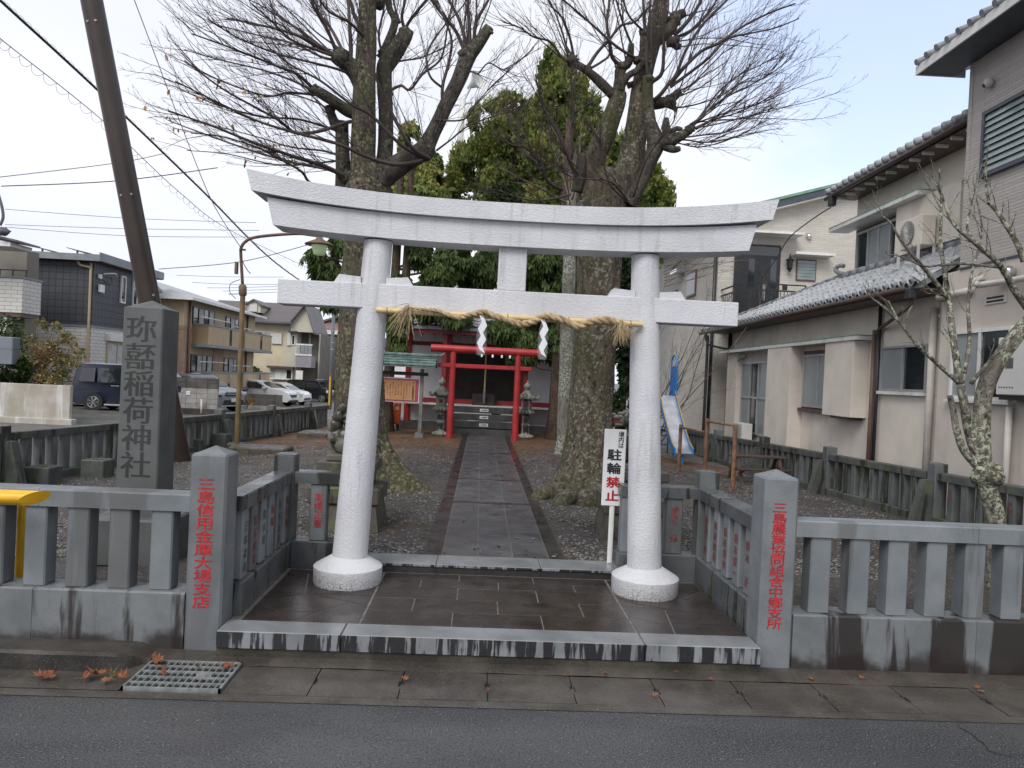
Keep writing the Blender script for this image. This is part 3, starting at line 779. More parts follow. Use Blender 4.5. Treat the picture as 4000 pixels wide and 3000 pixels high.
def crazy(x0, x1, y0, y1, seed, nsplit):
    rr = random.Random(seed); polys = [[(x0, y0), (x1, y0), (x1, y1), (x0, y1)]]
    def area(p): return abs(sum(p[i - 1][0] * p[i][1] - p[i][0] * p[i - 1][1] for i in range(len(p)))) / 2
    while len(polys) < nsplit:
        polys.sort(key=area); p = polys.pop()
        n = len(p); L = [(Vector(p[(i + 1) % n]) - Vector(p[i])).length for i in range(n)]
        i = max(range(n), key=lambda k: L[k]); cand = [k for k in range(n) if abs(k - i) >= 1 and k != i]
        j = max(cand, key=lambda k: L[k] * rr.uniform(0.5, 1.2)); i, j = sorted((i, j))
        a = Vector(p[i]).lerp(Vector(p[(i + 1) % n]), rr.uniform(0.3, 0.7)); b_ = Vector(p[j]).lerp(Vector(p[(j + 1) % n]), rr.uniform(0.3, 0.7))
        polys.append(p[:i + 1] + [tuple(a), tuple(b_)] + p[j + 1:]); polys.append([tuple(a)] + p[i + 1:j + 1] + [tuple(b_)])
    return polys
for (a, b_, sd) in ((-1.70, -0.83, 11), (1.272, 2.13, 23)):
    for p in crazy(a, b_, 5.552, 7.02, sd, 15):
        q = shrink(p, 0.0055)
        MB().prism([tuple(v) for v in q], 0.17, 0.203 + RND.uniform(-0.0015, 0.0015), 'z').obj('paving_stone', 'slate_tile', plat)
# second step
st2 = tag(MB().box(-1.16, 1.44, 7.06, 7.38, 0.05, 0.262).obj('step', 'step_riser'), kind='structure')
for a, b_ in ((-1.165, -0.35), (-0.346, 0.65), (0.654, 1.445)):
    MB().box(a, b_, 7.03, 7.40, 0.262, 0.293, 0.006).obj('step_stone', 'kerb_granite', st2)
    MB().box(a, b_, 7.045, 7.062, 0.20, 0.258).obj('riser_stone', 'path_border', st2)
# approach path of three columns of slabs between dark borders
pth = tag(MB().box(-0.484, 0.914, 7.405, 23.4, 0.10, 0.2785).obj('approach_path', 'mortar'), kind='structure')
cx_ = [-0.315, 0.04, 0.40, 0.765]
cross = [7.42, 8.35, 9.55, 10.52, 10.66, 11.8, 12.90, 13.02, 14.5, 16.0, 17.35, 17.55, 18.9, 20.3, 21.6, 22.8]
for k in range(len(cross) - 1):
    y0, y1 = cross[k], cross[k + 1]
    if y1 - y0 < 0.25:
        slab('cross_stone', 'path_border', pth, -0.49, 0.21, y0, y1, 0.2, 0.281); slab('cross_stone', 'path_border', pth, 0.21, 0.92, y0, y1, 0.2, 0.281); continue
    for i in range(3): slab('slab', 'path_slab', pth, cx_[i], cx_[i + 1], y0, y1, 0.2, 0.284, 0.005)
    slab('border_stone', 'path_border', pth, -0.49, -0.315, y0, y1, 0.2, 0.281); slab('border_stone', 'path_border', pth, 0.765, 0.92, y0, y1, 0.2, 0.281)

# ------------------------------------------------------------------ the white gate
YT = 6.66
t = thing('torii', (X0, YT, 0.2), 'large white rendered torii gate standing on the wet slate platform', 'torii gate')
for s in (-1, 1):
    xb, xt = X0 + s * 1.325, X0 + s * 1.197
    mb = MB(); n = 40; rings = 14
    for k in range(rings + 1):
        f = k / rings; z = 0.44 + (3.245 - 0.44) * f; x = xb + (xt - xb) * f; r_ = 0.155 + (0.124 - 0.155) * f
        for j in range(n): w = 2 * math.pi * j / n; mb.v.append((x + r_ * math.cos(w), YT + r_ * math.sin(w), z))
    for k in range(rings):
        for j in range(n): a = k * n + j; b_ = k * n + (j + 1) % n; mb.f.append((a, b_, b_ + n, a + n))
    p = mb.obj('pillar', 'white_render', t, smooth=True)
    prof = [(0.294, 0.0), (0.300, 0.02), (0.302, 0.148), (0.293, 0.157), (0.175, 0.226), (0.155, 0.240), (0.13, 0.246)]
    MB().lathe(prof, (xb + s * 0.012, YT, 0.204), 48).obj('pillar_base', 'white_render', p, smooth=0.5)
yn0, yn1 = YT - 0.115, YT + 0.115
mb = MB().box(X0 - 2.035, X0 + 2.035, yn0, yn1, 2.642, 2.856, 0.006); mb.obj('tie_beam', 'white_render', t)
MB().box(X0 - 0.124, X0 + 0.124, YT - 0.105, YT + 0.105, 2.857, 3.25, 0.006).obj('strut', 'white_render', t)
for s in (-1, 1):
    for e in (-1, 1):
        xp = X0 + s * (1.197 + (3.245 - 2.87) / 2.8 * 0.128)
        a = xp + e * 0.11; b_ = xp + e * 0.345
        MB().prism([(a, 2.857), (b_, 2.857), (b_ - e * 0.045, 2.93), (a, 2.915)], YT - 0.085, YT + 0.085, 'y').obj('wedge', 'white_render', t)
def beam(name, zb, zt, xb_, xt_, depth, rise_b, rise_t, parent, cap=0.0):
    mb = MB(); N = 36
    for k in range(N + 1):
        u = -1 + 2 * k / N
        c = abs(u) ** 2.6
        if abs(u) > 0.0:
            xbv, xtv = X0 + u * xb_, X0 + u * xt_
        z0, z1 = zb + rise_b * c, zt + rise_t * c
        if cap: sec = [(-depth, z0), (depth, z0), (depth, z1), (0.0, z1 + cap), (-depth, z1)]
        else: sec = [(-depth, z0), (depth, z0), (depth, z1), (-depth, z1)]
        for (y, z) in sec:
            f = (z - z0) / (z1 - z0); mb.v.append((xbv + (xtv - xbv) * min(1.0, f), YT + y, z))
    m = 5 if cap else 4
    for k in range(N):
        for j in range(m): a = k * m + j; b_ = k * m + (j + 1) % m; mb.f.append((a, b_, b_ + m, a + m))
    mb.f.append(tuple(range(m))); mb.f.append(tuple(N * m + j for j in range(m)))
    return mb.obj(name, 'white_render', parent, smooth=0.4)
beam('lower_lintel', 3.238, 3.452, 2.085, 2.145, 0.165, 0.075, 0.095, t)
beam('top_lintel', 3.4535, 3.605, 2.265, 2.315, 0.215, 0.135, 0.165, t, cap=0.02)

# bamboo and straw rope hung below the tie beam
yb = yn0 - 0.045
bp = thing('bamboo_pole', (X0, yb, 2.63), 'pale bamboo pole fixed under the tie beam of the white gate', 'bamboo pole')
xa, xe = X0 - 1.165, X0 + 1.165
za, ze = 2.625, 2.615
MB().tube([(xa + (xe - xa) * k / 8, yb, za + (ze - za) * k / 8) for k in range(9)], 0.026, 14).obj('stem', 'bamboo', bp, smooth=0.9)
for fx in (0.04, 0.215, 0.355, 0.49, 0.61, 0.72, 0.80, 0.90, 0.955):
    x = xa + (xe - xa) * fx; z = za + (ze - za) * fx
    MB().tube([(x - 0.005, yb, z), (x, yb, z), (x + 0.005, yb, z)], [0.0265, 0.029, 0.0265], 14).obj('node', 'bamboo_node', bp)
yr = yb - 0.02
YRP = yr - .03
rpx = [(1587, 1199, .010), (1643, 1207, .013), (1708, 1214, .017), (1757, 1232, .020), (1793, 1241, .022), (1838, 1229, .024), (1893, 1219, .026), (1936, 1236, .027), (2000, 1256, .029), (2040, 1266, .030), (2082, 1256, .030), (2122, 1238, .031), (2149, 1236, .031), (2204, 1252, .032), (2253, 1274, .033), (2290, 1264, .033), (2330, 1252, .034), (2384, 1252, .034), (2430, 1266, .028)]
line = cat([onY(x, y, YRP) for x, y, _ in rpx], 12); rads = lerp_list([c[2] for c in rpx], len(line))
rp = thing('straw_rope', tuple(line[len(line) // 2]), 'twisted straw rope slung beneath the bamboo pole with frayed ends', 'rope')
for sgn in range(3):
    pts, rr_ = [], []; ph = sgn * 2 * math.pi / 3; s_ = 0
    for k, p in enumerate(line):
        if k: s_ += (p - line[k - 1]).length / max(0.02, rads[k]) * 1.0
        w = ph + s_
        pts.append(p + Vector((0, math.cos(w), math.sin(w))) * rads[k] * 0.52); rr_.append(rads[k] * 0.58)
    MB().tube(pts, rr_, 9).obj('strand', 'straw' if sgn != 1 else 'straw_dark', rp, smooth=True)
def tuft(org, dirs, n, ln, spread, droop, mat, seed, r0=0.0035):
    rr = random.Random(seed); mb = MB()
    for _ in range(n):
        d = (Vector(dirs) + Vector((rr.gauss(0, spread), rr.gauss(0, spread * 0.7), rr.gauss(0, spread)))).normalized()
        L = ln * rr.uniform(0.55, 1.05); p = Vector(org) + Vector((rr.gauss(0, 0.012), rr.gauss(0, 0.012), rr.gauss(0, 0.012))); pts = [p.copy()]
        for k in range(5):
            d = (d + Vector((0, 0, -droop * rr.uniform(0.5, 1.2)))).normalized(); p = p + d * (L / 5); pts.append(p.copy())
        mb.tube(pts, lerp_list([r0, r0 * 0.4], 6), 4, cap=False)
    return mb.obj('straw_tuft', mat, rp, fix=False)
tuft(line[-1] + Vector((-0.02, 0, 0.01)), (0.22, -0.12, -0.80), 190, 0.19, 0.30, 0.03, 'straw', 2, .0028)
tuft(line[0] + Vector((0.02, 0, 0)), (-0.42, -0.15, -0.62), 40, 0.30, 0.30, 0.16, 'straw', 5, 0.003)
tuft(line[len(line) // 2], (0, -0.4, -0.9), 14, 0.05, 0.8, 0.05, 'straw', 9, 0.0016)
# folded paper streamers in clear sleeves
YS = yr - .06
for k, (px_, py0, py1, lb) in enumerate(((1884, 1235, 1390, 'white zigzag paper streamer in a clear sleeve hanging mid rope'), (2124, 1252, 1406, 'white zigzag paper streamer in a clear sleeve near the rope tassel'))):
    a_, c_ = onY(px_, py0, YS), onY(px_ - 6, py1, YS); x, z0, z1 = (a_.x + c_.x) / 2 - X0, a_.z, c_.z
    sh = thing('paper_streamer', (X0 + x, YS, z1), lb, 'paper streamer', 'zigzag paper streamers on the rope')
    w, xx, yy = 0.034, X0 + x, YS
    zs = [z0, z0 - 0.10, z0 - 0.20, z0 - 0.30, z1 + 0.02]
    offs = [0.0, 0.012, -0.004, 0.012, 0.0]
    mb = MB(); H_ = z0 - z1 - .02; av = [0, .030, -.010, .026, -.012, .020]; nz_ = len(av)
    for th in (-.0006, .0006):
        for j in range(nz_):
            z = z0 - H_ * j / (nz_ - 1) * .93; mb.v += [(xx - .027 + av[j] * .8, yy + th, z + .010), (xx + .020 + av[j] * .8, yy + th, z - .020)]
    m = 2 * nz_
    for j in range(nz_ - 1): a = 2 * j; mb.f += [(a, a + 1, a + 3, a + 2), (m + a, m + a + 2, m + a + 3, m + a + 1), (a, a + 2, m + a + 2, m + a), (a + 1, m + a + 1, m + a + 3, a + 3)]
    mb.obj('paper', 'paper', sh)
    mb = MB(); prof = [(0.010, z0 + 0.01), (0.036, z0 - 0.06), (0.044, z0 - 0.16), (0.044, z1 + 0.06), (0.036, z1 + 0.005)]
    for (r_, z) in prof: mb.v += [(xx - r_, yy, z), (xx, yy - 0.022, z), (xx + r_, yy, z), (xx, yy + 0.022, z)]
    for q in range(4):
        for j in range(4): a = q * 4 + j; b_ = q * 4 + (j + 1) % 4; mb.f.append((a, b_, b_ + 4, a + 4))
    mb.obj('clear_sleeve', 'clear_film', sh, smooth=True)
    MB().tube([(xx, yy, z0 + 0.03), (xx, yy + 0.04, z0 + 0.07)], 0.0025, 5).obj('tie', 'straw', sh)

# ------------------------------------------------------------------ stone fences
def post_mesh(w, d, h, cap, mat, c=0.012):
    mb = MB().box(-w / 2, w / 2, 0, d, 0, h, c)
    i = len(mb.v); e = 0.004
    mb.v += [(-w / 2 + e, e, h), (w / 2 - e, e, h), (w / 2 - e, d - e, h), (-w / 2 + e, d - e, h), (0, d / 2, h + cap)]
    mb.f += [(i, i + 1, i + 4), (i + 1, i + 2, i + 4), (i + 2, i + 3, i + 4), (i + 3, i, i + 4)]
    return mb
def gate_post(x0, x1, y0, y1, h, lab, txt, tw, pitch, ztop):
    p = thing('gate_post', ((x0 + x1) / 2, y0, 0), lab, 'stone post')
    mb = MB().box(x0, x1, y0, y1, 0.0, h, 0.016)
    i = len(mb.v); e = 0.006; mb.v += [(x0 + e, y0 + e, h - 0.008), (x1 - e, y0 + e, h - 0.008), (x1 - e, y1 - e, h - 0.008), (x0 + e, y1 - e, h - 0.008), ((x0 + x1) / 2, (y0 + y1) / 2, h + 0.05)]
    mb.f += [(i, i + 1, i + 4), (i + 1, i + 2, i + 4), (i + 2, i + 3, i + 4), (i + 3, i, i + 4)]
    mb.obj('shaft', 'granite_post', p, fix=True)
    writing('inscription', txt, p, 'ink_red', ((x0 + x1) / 2 - 0.012, y0, ztop), (1, 0, 0), (0, 0, -1), tw, pitch, (0, -1, 0), bold=0.018, hs=0.72)
    return p
gate_post(-2.05, -1.79, 5.40, 5.66, 1.445, 'grey granite gate post with ten red characters carved on its face', '三島信用金庫大場支店', 0.122, 0.0945, 1.275)
gate_post(2.135, 2.392, 5.40, 5.66, 1.445, 'grey granite gate post with twelve slimmer red characters carved on its face', '三島農業協同組合中郷支所', 0.108, 0.0785, 1.262)

def bal_mesh(w, d, h, mat): return MB().box(-w / 2, w / 2, -d / 2, d / 2, 0, h, 0.010).mesh('baluster', mat)
def fence_run(f, p0, p1, zb, ztop, n, first, pitch, base_h, base_w, rail_h, rail_w, bw, bd, mats, base_drop=0.0, rails=3, bal_list=None, skip=()):
    """base stones, balusters and rail stones along p0 -> p1 (z of base top / rail top may differ at the ends)"""
    p0, p1 = Vector(p0), Vector(p1); d = (p1 - p0); L = d.length; d.normalize(); ang = math.atan2(d.y, d.x)
    nrm = Vector((-d.y, d.x))
    def seg(name, s0, s1, wid, z0a, z1a, z0b, z1b, mat, c=0.01):
        mb = MB(); A, B = p0 + d * s0, p0 + d * s1
        e = c
        sec = [(-wid / 2, 0, 0), (wid / 2, 0, 0), (wid / 2, 1, -e), (wid / 2 - e, 1, 0), (-wid / 2 + e, 1, 0), (-wid / 2, 1, -e)]
        for P_, z0, z1 in ((A, z0a, z1a), (B, z0b, z1b)):
            for o_, t_, dz in sec: q = P_ + nrm * o_; mb.v.append((q.x, q.y, (z1 if t_ else z0) + dz))
        m = len(sec)
        for j in range(m): mb.f.append((j, (j + 1) % m, m + (j + 1) % m, m + j))
        mb.f.append(tuple(range(m))); mb.f.append(tuple(range(m, 2 * m)))
        return mb.obj(name, mat, f)
    zl = lambda a, s: a[0] + (a[1] - a[0]) * s / L
    for k in range(rails):
        s0, s1 = L * k / rails + 0.0015, L * (k + 1) / rails - 0.0015
        seg('base_stone', s0, s1, base_w, zl(zb, s0) - base_h, zl(zb, s0), zl(zb, s1) - base_h, zl(zb, s1), mats[0], 0.012)
        seg('rail_stone', s0, s1, rail_w, zl(ztop, s0) - rail_h, zl(ztop, s0), zl(ztop, s1) - rail_h, zl(ztop, s1), mats[2])
    h = (ztop[0] - rail_h - zb[0]) + 0.01
    bm_ = bal_mesh(bw, bd, h, mats[1]); out = []
    pos = bal_list if bal_list else [first + pitch * k for k in range(n)]
    for k, s in enumerate(pos):
        if k in skip: continue
        P_ = p0 + d * s
        out.append(put('baluster', bm_, f, (P_.x, P_.y, zl(zb, s) - 0.004), ang))
    return out, (p0, d, nrm, zl)
# front fence, left of the gate
fl = thing('stone_fence', (-3.6, 5.5, 0), 'low granite fence beside the road left of the gate, yellow pipe in front of it', 'stone fence')
fence_run(fl, (-5.25, 5.525), (-2.052, 5.525), (0.44, 0.44), (1.142, 1.142), 0, 0, 0, 0.45, 0.25, 0.124, 0.19, 0.155, 0.15, ('granite_base', 'granite_front', 'granite_front'), rails=3, bal_list=[-2.255 - 0.2963 * k + 5.25 for k in range(10)])
# front fence, right of the gate
fr = thing('stone_fence', (3.6, 5.5, 0), 'low granite fence beside the road right of the gate with dark runs on its base', 'stone fence')
fence_run(fr, (2.394, 5.525), (6.6, 5.525), (0.435, 0.435), (1.13, 1.13), 0, 0, 0, 0.45, 0.25, 0.122, 0.19, 0.158, 0.15, ('granite_base', 'granite_front', 'granite_front'), rails=3, bal_list=[0.212 + 0.298 * k for k in range(14)])
# returns either side of the platform
NAMES_L = ['鈴木隆', '杉本正吾', '高橋', '宮大治', '雪本欣宮', '三本次治']
def corner_post(f, x, y, h, mat):
    me = post_mesh(0.195, 0.195, h, 0.02, mat, 0.012).mesh('corner_post', mat)
    return put('corner_post', me, f, (x, y, 0.12))
rl = thing('stone_fence', (-1.83, 6.4, 0.1), 'short granite fence returning from the left gate post to a mossy corner post', 'stone fence')
bl_, geo_ = fence_run(rl, (-1.835, 5.662), (-1.835, 7.10), (0.45, 0.45), (1.105, 1.105), 0, 0, 0, 0.43, 0.21, 0.112, 0.18, 0.145, 0.14, ('granite_wet', 'granite_front', 'granite_wet'), rails=1, bal_list=[0.15 + 0.243 * k for k in range(6)])
corner_post(rl, -1.825, 7.102, 1.14, 'granite_wet')
fence_run(rl, (-1.725, 7.205), (-1.10, 7.205), (0.45, 0.45), (1.105, 1.105), 0, 0, 0, 0.40, 0.21, 0.112, 0.18, 0.155, 0.14, ('granite_wet', 'granite_front', 'granite_wet'), rails=1, bal_list=[0.23, 0.54])
for k, nm in enumerate(reversed(NAMES_L)):
    y = 5.662 + 0.15 + 0.243 * k
    writing('inscription', nm, rl, 'ink_red_faded' if k % 2 else 'ink_grey', (-1.835 + 0.0725, y, 0.90), (0, 1, 0), (0, 0, -1), 0.075, 0.105, (1, 0, 0), bold=0.02)
writing('inscription', '髙橋正憲', rl, 'ink_red', (-1.495, 7.205 - 0.07, 0.902), (1, 0, 0), (0, 0, -1), 0.080, 0.083, (0, -1, 0), bold=0.006)
rr2 = thing('stone_fence', (2.27, 6.4, 0.1), 'short granite fence returning from the right gate post with five red lettered balusters', 'stone fence')
fence_run(rr2, (2.255, 5.662), (2.255, 7.10), (0.45, 0.45), (1.105, 1.105), 0, 0, 0, 0.43, 0.21, 0.112, 0.18, 0.145, 0.14, ('granite_wet', 'granite_front', 'granite_wet'), rails=1, bal_list=[0.16 + 0.272 * k for k in range(5)])
corner_post(rr2, 2.258, 7.102, 1.14, 'granite_side')
fence_run(rr2, (1.40, 7.205), (2.158, 7.205), (0.45, 0.45), (1.105, 1.105), 0, 0, 0, 0.40, 0.21, 0.112, 0.18, 0.160, 0.14, ('granite_wet', 'granite_front', 'granite_wet'), rails=1, bal_list=[0.10, 0.54])
for k, nm in enumerate(['鈴木 正', '鈴木憲一', '高杉幸作', '角田教英', '角田丁吟']):
    writing('inscription', nm, rr2, 'ink_red_faded', (2.255 - 0.0725, 5.662 + 0.16 + 0.272 * k, 0.885), (0, -1, 0), (0, 0, -1), 0.078, 0.095, (-1, 0, 0), bold=0.02)
writing('inscription', '望月 修', rr2, 'ink_red_faded', (1.94, 7.205 - 0.07, 0.91), (1, 0, 0), (0, 0, -1), 0.078, 0.088, (0, -1, 0), bold=0.02)

# side fences of the precinct
def side_fence(p0, p1, zb, zt, posts, lab, inward, texts, rails, mats):
    p0, p1 = Vector(p0), Vector(p1); mid = (p0 + p1) / 2
    f = thing('stone_fence', (mid.x, mid.y, min(zb) - 0.2), lab, 'stone fence')
    d = (p1 - p0); L = d.length; d.normalize(); nrm = Vector((-d.y, d.x)); n = int(L / 0.30)
    if nrm.dot(Vector((inward, 0))) < 0: nrm = -nrm
    pos = [0.15 + 0.30 * k for k in range(n)]; pos = [s for s in pos if all(abs(s - q) > 0.19 for q in posts)]
    fence_run(f, p0, p1, zb, zt, 0, 0, 0, 0.34, 0.22, 0.115, 0.17, 0.135, 0.13, mats, rails=rails, bal_list=pos)
    zl = lambda a, s: a[0] + (a[1] - a[0]) * s / L
    ang = math.atan2(d.y, d.x)
    pm = MB().box(-0.10, 0.10, -0.10, 0.10, 0, 0.98, 0.012); i = len(pm.v)
    pm.v += [(-0.096, -0.096, 0.976), (0.096, -0.096, 0.976), (0.096, 0.096, 0.976), (-0.096, 0.096, 0.976), (0, 0, 1.0)]; pm.f += [(i, i + 1, i + 4), (i + 1, i + 2, i + 4), (i + 2, i + 3, i + 4), (i + 3, i, i + 4)]
    pm = pm.mesh('fence_post', mats[1])
    for s in posts:
        P_ = p0 + d * s
        put('fence_post', pm, f, (P_.x, P_.y, zl(zb, s) - 0.18), ang)
        # leaning stone buttress on the inner side
        A = P_ + nrm * 0.102; B = P_ + nrm * 0.46; za, zbm = zl(zt, s) - 0.12, zl(zb, s) - 0.22
        mb = MB(); w = d * 0.075
        for q, z in ((A, zbm), (B, zbm), (B - nrm * 0.04, zbm + 0.03), (A + nrm * 0.13, za), (A, za)):
            for sg in (-1, 1): mb.v.append((q.x + sg * w.x, q.y + sg * w.y, z))
        for k in range(5): a, b_ = 2 * k, 2 * ((k + 1) % 5); mb.f.append((a, b_, b_ + 1, a + 1))
        mb.f.append((0, 2, 4, 6, 8)); mb.f.append((1, 9, 7, 5, 3))
        mb.obj('buttress', mats[0], f)
    for k, tx in enumerate(texts):
        if k >= len(pos): break
        P_ = p0 + d * pos[k] + nrm * 0.065; rt = Vector((d.x, d.y)) * (1 if inward > 0 else -1)
        if len(tx): writing('inscription', tx, f, 'ink_red_faded' if k % 3 else 'ink_grey', (P_.x, P_.y, zl(zt, pos[k]) - 0.20), (rt.x, rt.y, 0), (0, 0, -1), 0.062, 0.085, (nrm.x, nrm.y, 0), bold=0.02)
    return f, p0, d, zl
tl = ['', '', '', '', '植野明', '長田幸', '佐々木正', '西島元', '', '金子音松', '土屋久', '三田', '田中忠', '杉山茂', '佐野久', '渡辺一夫', '西川', '']
side_fence((-7.65, 7.0), (-5.38, 26.4), (0.24, 0.13), (0.94, 0.80), [4.42, 8.3, 11.45, 14.6, 17.6], 'long weathered granite fence along the parking lot side of the precinct', 1, tl, 8, ('granite_old', 'granite_side', 'granite_old'))
side_fence((7.08, 6.2), (6.62, 24.5), (0.395, 0.0), (1.065, 0.66), [4.75, 8.05, 11.2, 14.4], 'long weathered granite fence below the beige house with a row of balusters', -1, [''] * 4 + ['渡辺正', '石川和', '', '山田', '小川', '', '佐藤', '', '中村', '', '加藤'], 8, ('granite_old', 'granite_side', 'granite_old'))

# tall stone name pillar behind the left fence
pl = thing('name_pillar', (-3.05, 7.12, 0.28), 'tall grey stone pillar with six large carved characters rising behind the fence', 'stone pillar')
PX0, PX1, PY0, PY1 = -3.325, -2.965, 7.0, 7.36
mb = MB(); 
for z, t_ in ((0.62, 0.012), (2.575, 0.0)):
    for x, y in ((PX0 - t_ + 0.012, PY0), (PX1 + t_ - 0.012, PY0), (PX1 + t_, PY0 + 0.012), (PX1 + t_, PY1), (PX0 - t_, PY1), (PX0 - t_, PY0 + 0.012)): mb.v.append((x, y, z))
mb.v.append(((PX0 + PX1) / 2, (PY0 + PY1) / 2, 2.66))
for j in range(6): mb.f += [(j, (j + 1) % 6, 6 + (j + 1) % 6, 6 + j), (6 + j, 6 + (j + 1) % 6, 12)]
mb.f.append(tuple(range(6)))
shaft = mb.obj('shaft', 'stone_pillar', pl)
MB().box(-3.52, -2.78, 6.86, 7.60, 0.20, 0.64, 0.02).obj('plinth', 'stone_pillar', pl)
# flat dark characters laid on the face; the shade of carving is painted in
cut = MB(); w = 0.262; xm = (PX0 + PX1) / 2 - 0.012
for k, ch in enumerate('珎嚭稲荷神社'):
    vs_, fs = glyphs(ch); zc = 2.375 - 0.252 * k
    for sx in (-0.022, 0.022):
        i = len(cut.v)
        for x, y in vs_: cut.v.append((xm + (x + sx) * w, PY0 - 0.0012 - (0.0004 if sx > 0 else 0), zc + (y - 0.36) * w * 0.92))
        cut.f += [tuple(i + q for q in f) for f in fs]
cut.obj('inscription', 'carving_shade', pl, fix=False)

# bicycle notice on a stake
sg = thing('notice_sign', (1.355, 7.30, 0.293), 'tall white notice board on a stake, black and red brush characters', 'sign')
MB().box(1.243, 1.462, 7.30, 7.312, 0.868, 1.628, 0.003).obj('board', 'sign_white', sg)
MB().box(1.332, 1.380, 7.313, 7.338, 0.293, 1.58, 0.003).obj('stake', 'sign_white', sg)
MB().box(1.345, 1.367, 7.306, 7.3125, 0.30, 0.868).obj('stake_face', 'sign_white', sg)
writing('small_lettering', '境内は', sg, 'ink_black', (1.412, 7.30, 1.607), (1, 0, 0), (0, 0, -1), 0.055, 0.055, (0, -1, 0), bold=0.02)
writing('black_lettering', '駐輪', sg, 'ink_black', (1.352, 7.30, 1.44), (1, 0, 0), (0, 0, -1), 0.135, 0.135, (0, -1, 0), bold=0.03, hs=0.8)
writing('red_lettering', '禁止', sg, 'ink_red', (1.348, 7.30, 1.168), (1, 0, 0), (0, 0, -1), 0.130, 0.135, (0, -1, 0), bold=0.035, hs=0.8)
# yellow pipe rail at the left edge of the picture
yp = thing('yellow_barrier', (-3.7, 5.15, 0.0), 'bright yellow pipe barrier with a slanted cut end before the granite fence', 'barrier')
mb = MB(); n = 24; xe_ = -2.905
for x, sl_ in ((-4.9, 0.0), (xe_, 0.17)):
    for j in range(n): w = 2 * math.pi * j / n; mb.v.append((x - sl_ * (0.5 + 0.5 * math.cos(w + 2.2)) , 5.16 + 0.05 * math.sin(w), 1.125 + 0.05 * math.cos(w)))
for j in range(n): mb.f.append((j, (j + 1) % n, n + (j + 1) % n, n + j))
mb.f.append(tuple(range(n))); mb.f.append(tuple(range(n, 2 * n)))
mb.obj('pipe', 'yellow_paint', yp, smooth=0.6)
for x in (-3.42, -4.6): MB().tube([(x, 5.75, 0.0), (x, 5.75, 1.08)], 0.03, 14).obj('upright', 'yellow_paint', yp, smooth=0.6)
# ------------------------------------------------------------------ trees
def trunk(mb, path, radii, n=28, k=6, rough=0.10, flare=(), seed=0, fz=0.9):
    """thick uneven stem; flare: (angle, width, amount) root buttresses fading out by height fz"""
    pts = cat(path, k); rad = lerp_list(radii, len(pts)); i0 = len(mb.v); z0 = pts[0].z
    ref = Vector((1, 0, 0))
    for q, p in enumerate(pts):
        t = (pts[min(q + 1, len(pts) - 1)] - pts[max(q - 1, 0)]).normalized()
        a = (ref - t * ref.dot(t)).normalized(); ref = a; b_ = t.cross(a)
        fh = max(0.0, 1 - (p.z - z0) / fz) ** 2.2
        for j in range(n):
            w = 2 * math.pi * j / n
            d = a * math.cos(w) + b_ * math.sin(w)
            e = 1 + rough * mnoise.noise(Vector((math.cos(w) * 1.6, math.sin(w) * 1.6, p.z * 0.9 + seed))) + 0.35 * rough * mnoise.noise(Vector((math.cos(w) * 5, math.sin(w) * 5, p.z * 2.6 + seed)))
            if n > 30: e += 0.045 * mnoise.noise(Vector((math.cos(w) * 7, math.sin(w) * 7, p.z * 0.8 + seed))) + 0.03 * mnoise.noise(Vector((math.cos(w) * 15, math.sin(w) * 15, p.z * 3.5)))
            for fa, fw, am in flare:
                dd = math.atan2(math.sin(w - fa), math.cos(w - fa)); e += am * fh * math.exp(-(dd / fw) ** 2)
            mb.v.append(tuple(p + d * rad[q] * e))
    for q in range(len(pts) - 1):
        for j in range(n): a0 = i0 + q * n + j; a1 = i0 + q * n + (j + 1) % n; mb.f.append((a0, a1, a1 + n, a0 + n))
    e = i0 + (len(pts) - 1) * n; mb.f.append(tuple(e + j for j in range(n)))
def limb(mb, pts, r0, r1, n=9, k=4, wob=0.0, seed=0):
    pts = cat(pts, k); rad = lerp_list([r0, (r0 + r1) / 2 * 0.98, r1], len(pts))
    rad = [r_ * (1 + 0.16 * mnoise.noise(Vector((p.x * 3, p.y * 3, p.z * 3 + seed)))) for r_, p in zip(rad, pts)]
    mb.tube(pts, rad, n)
TW = [0]
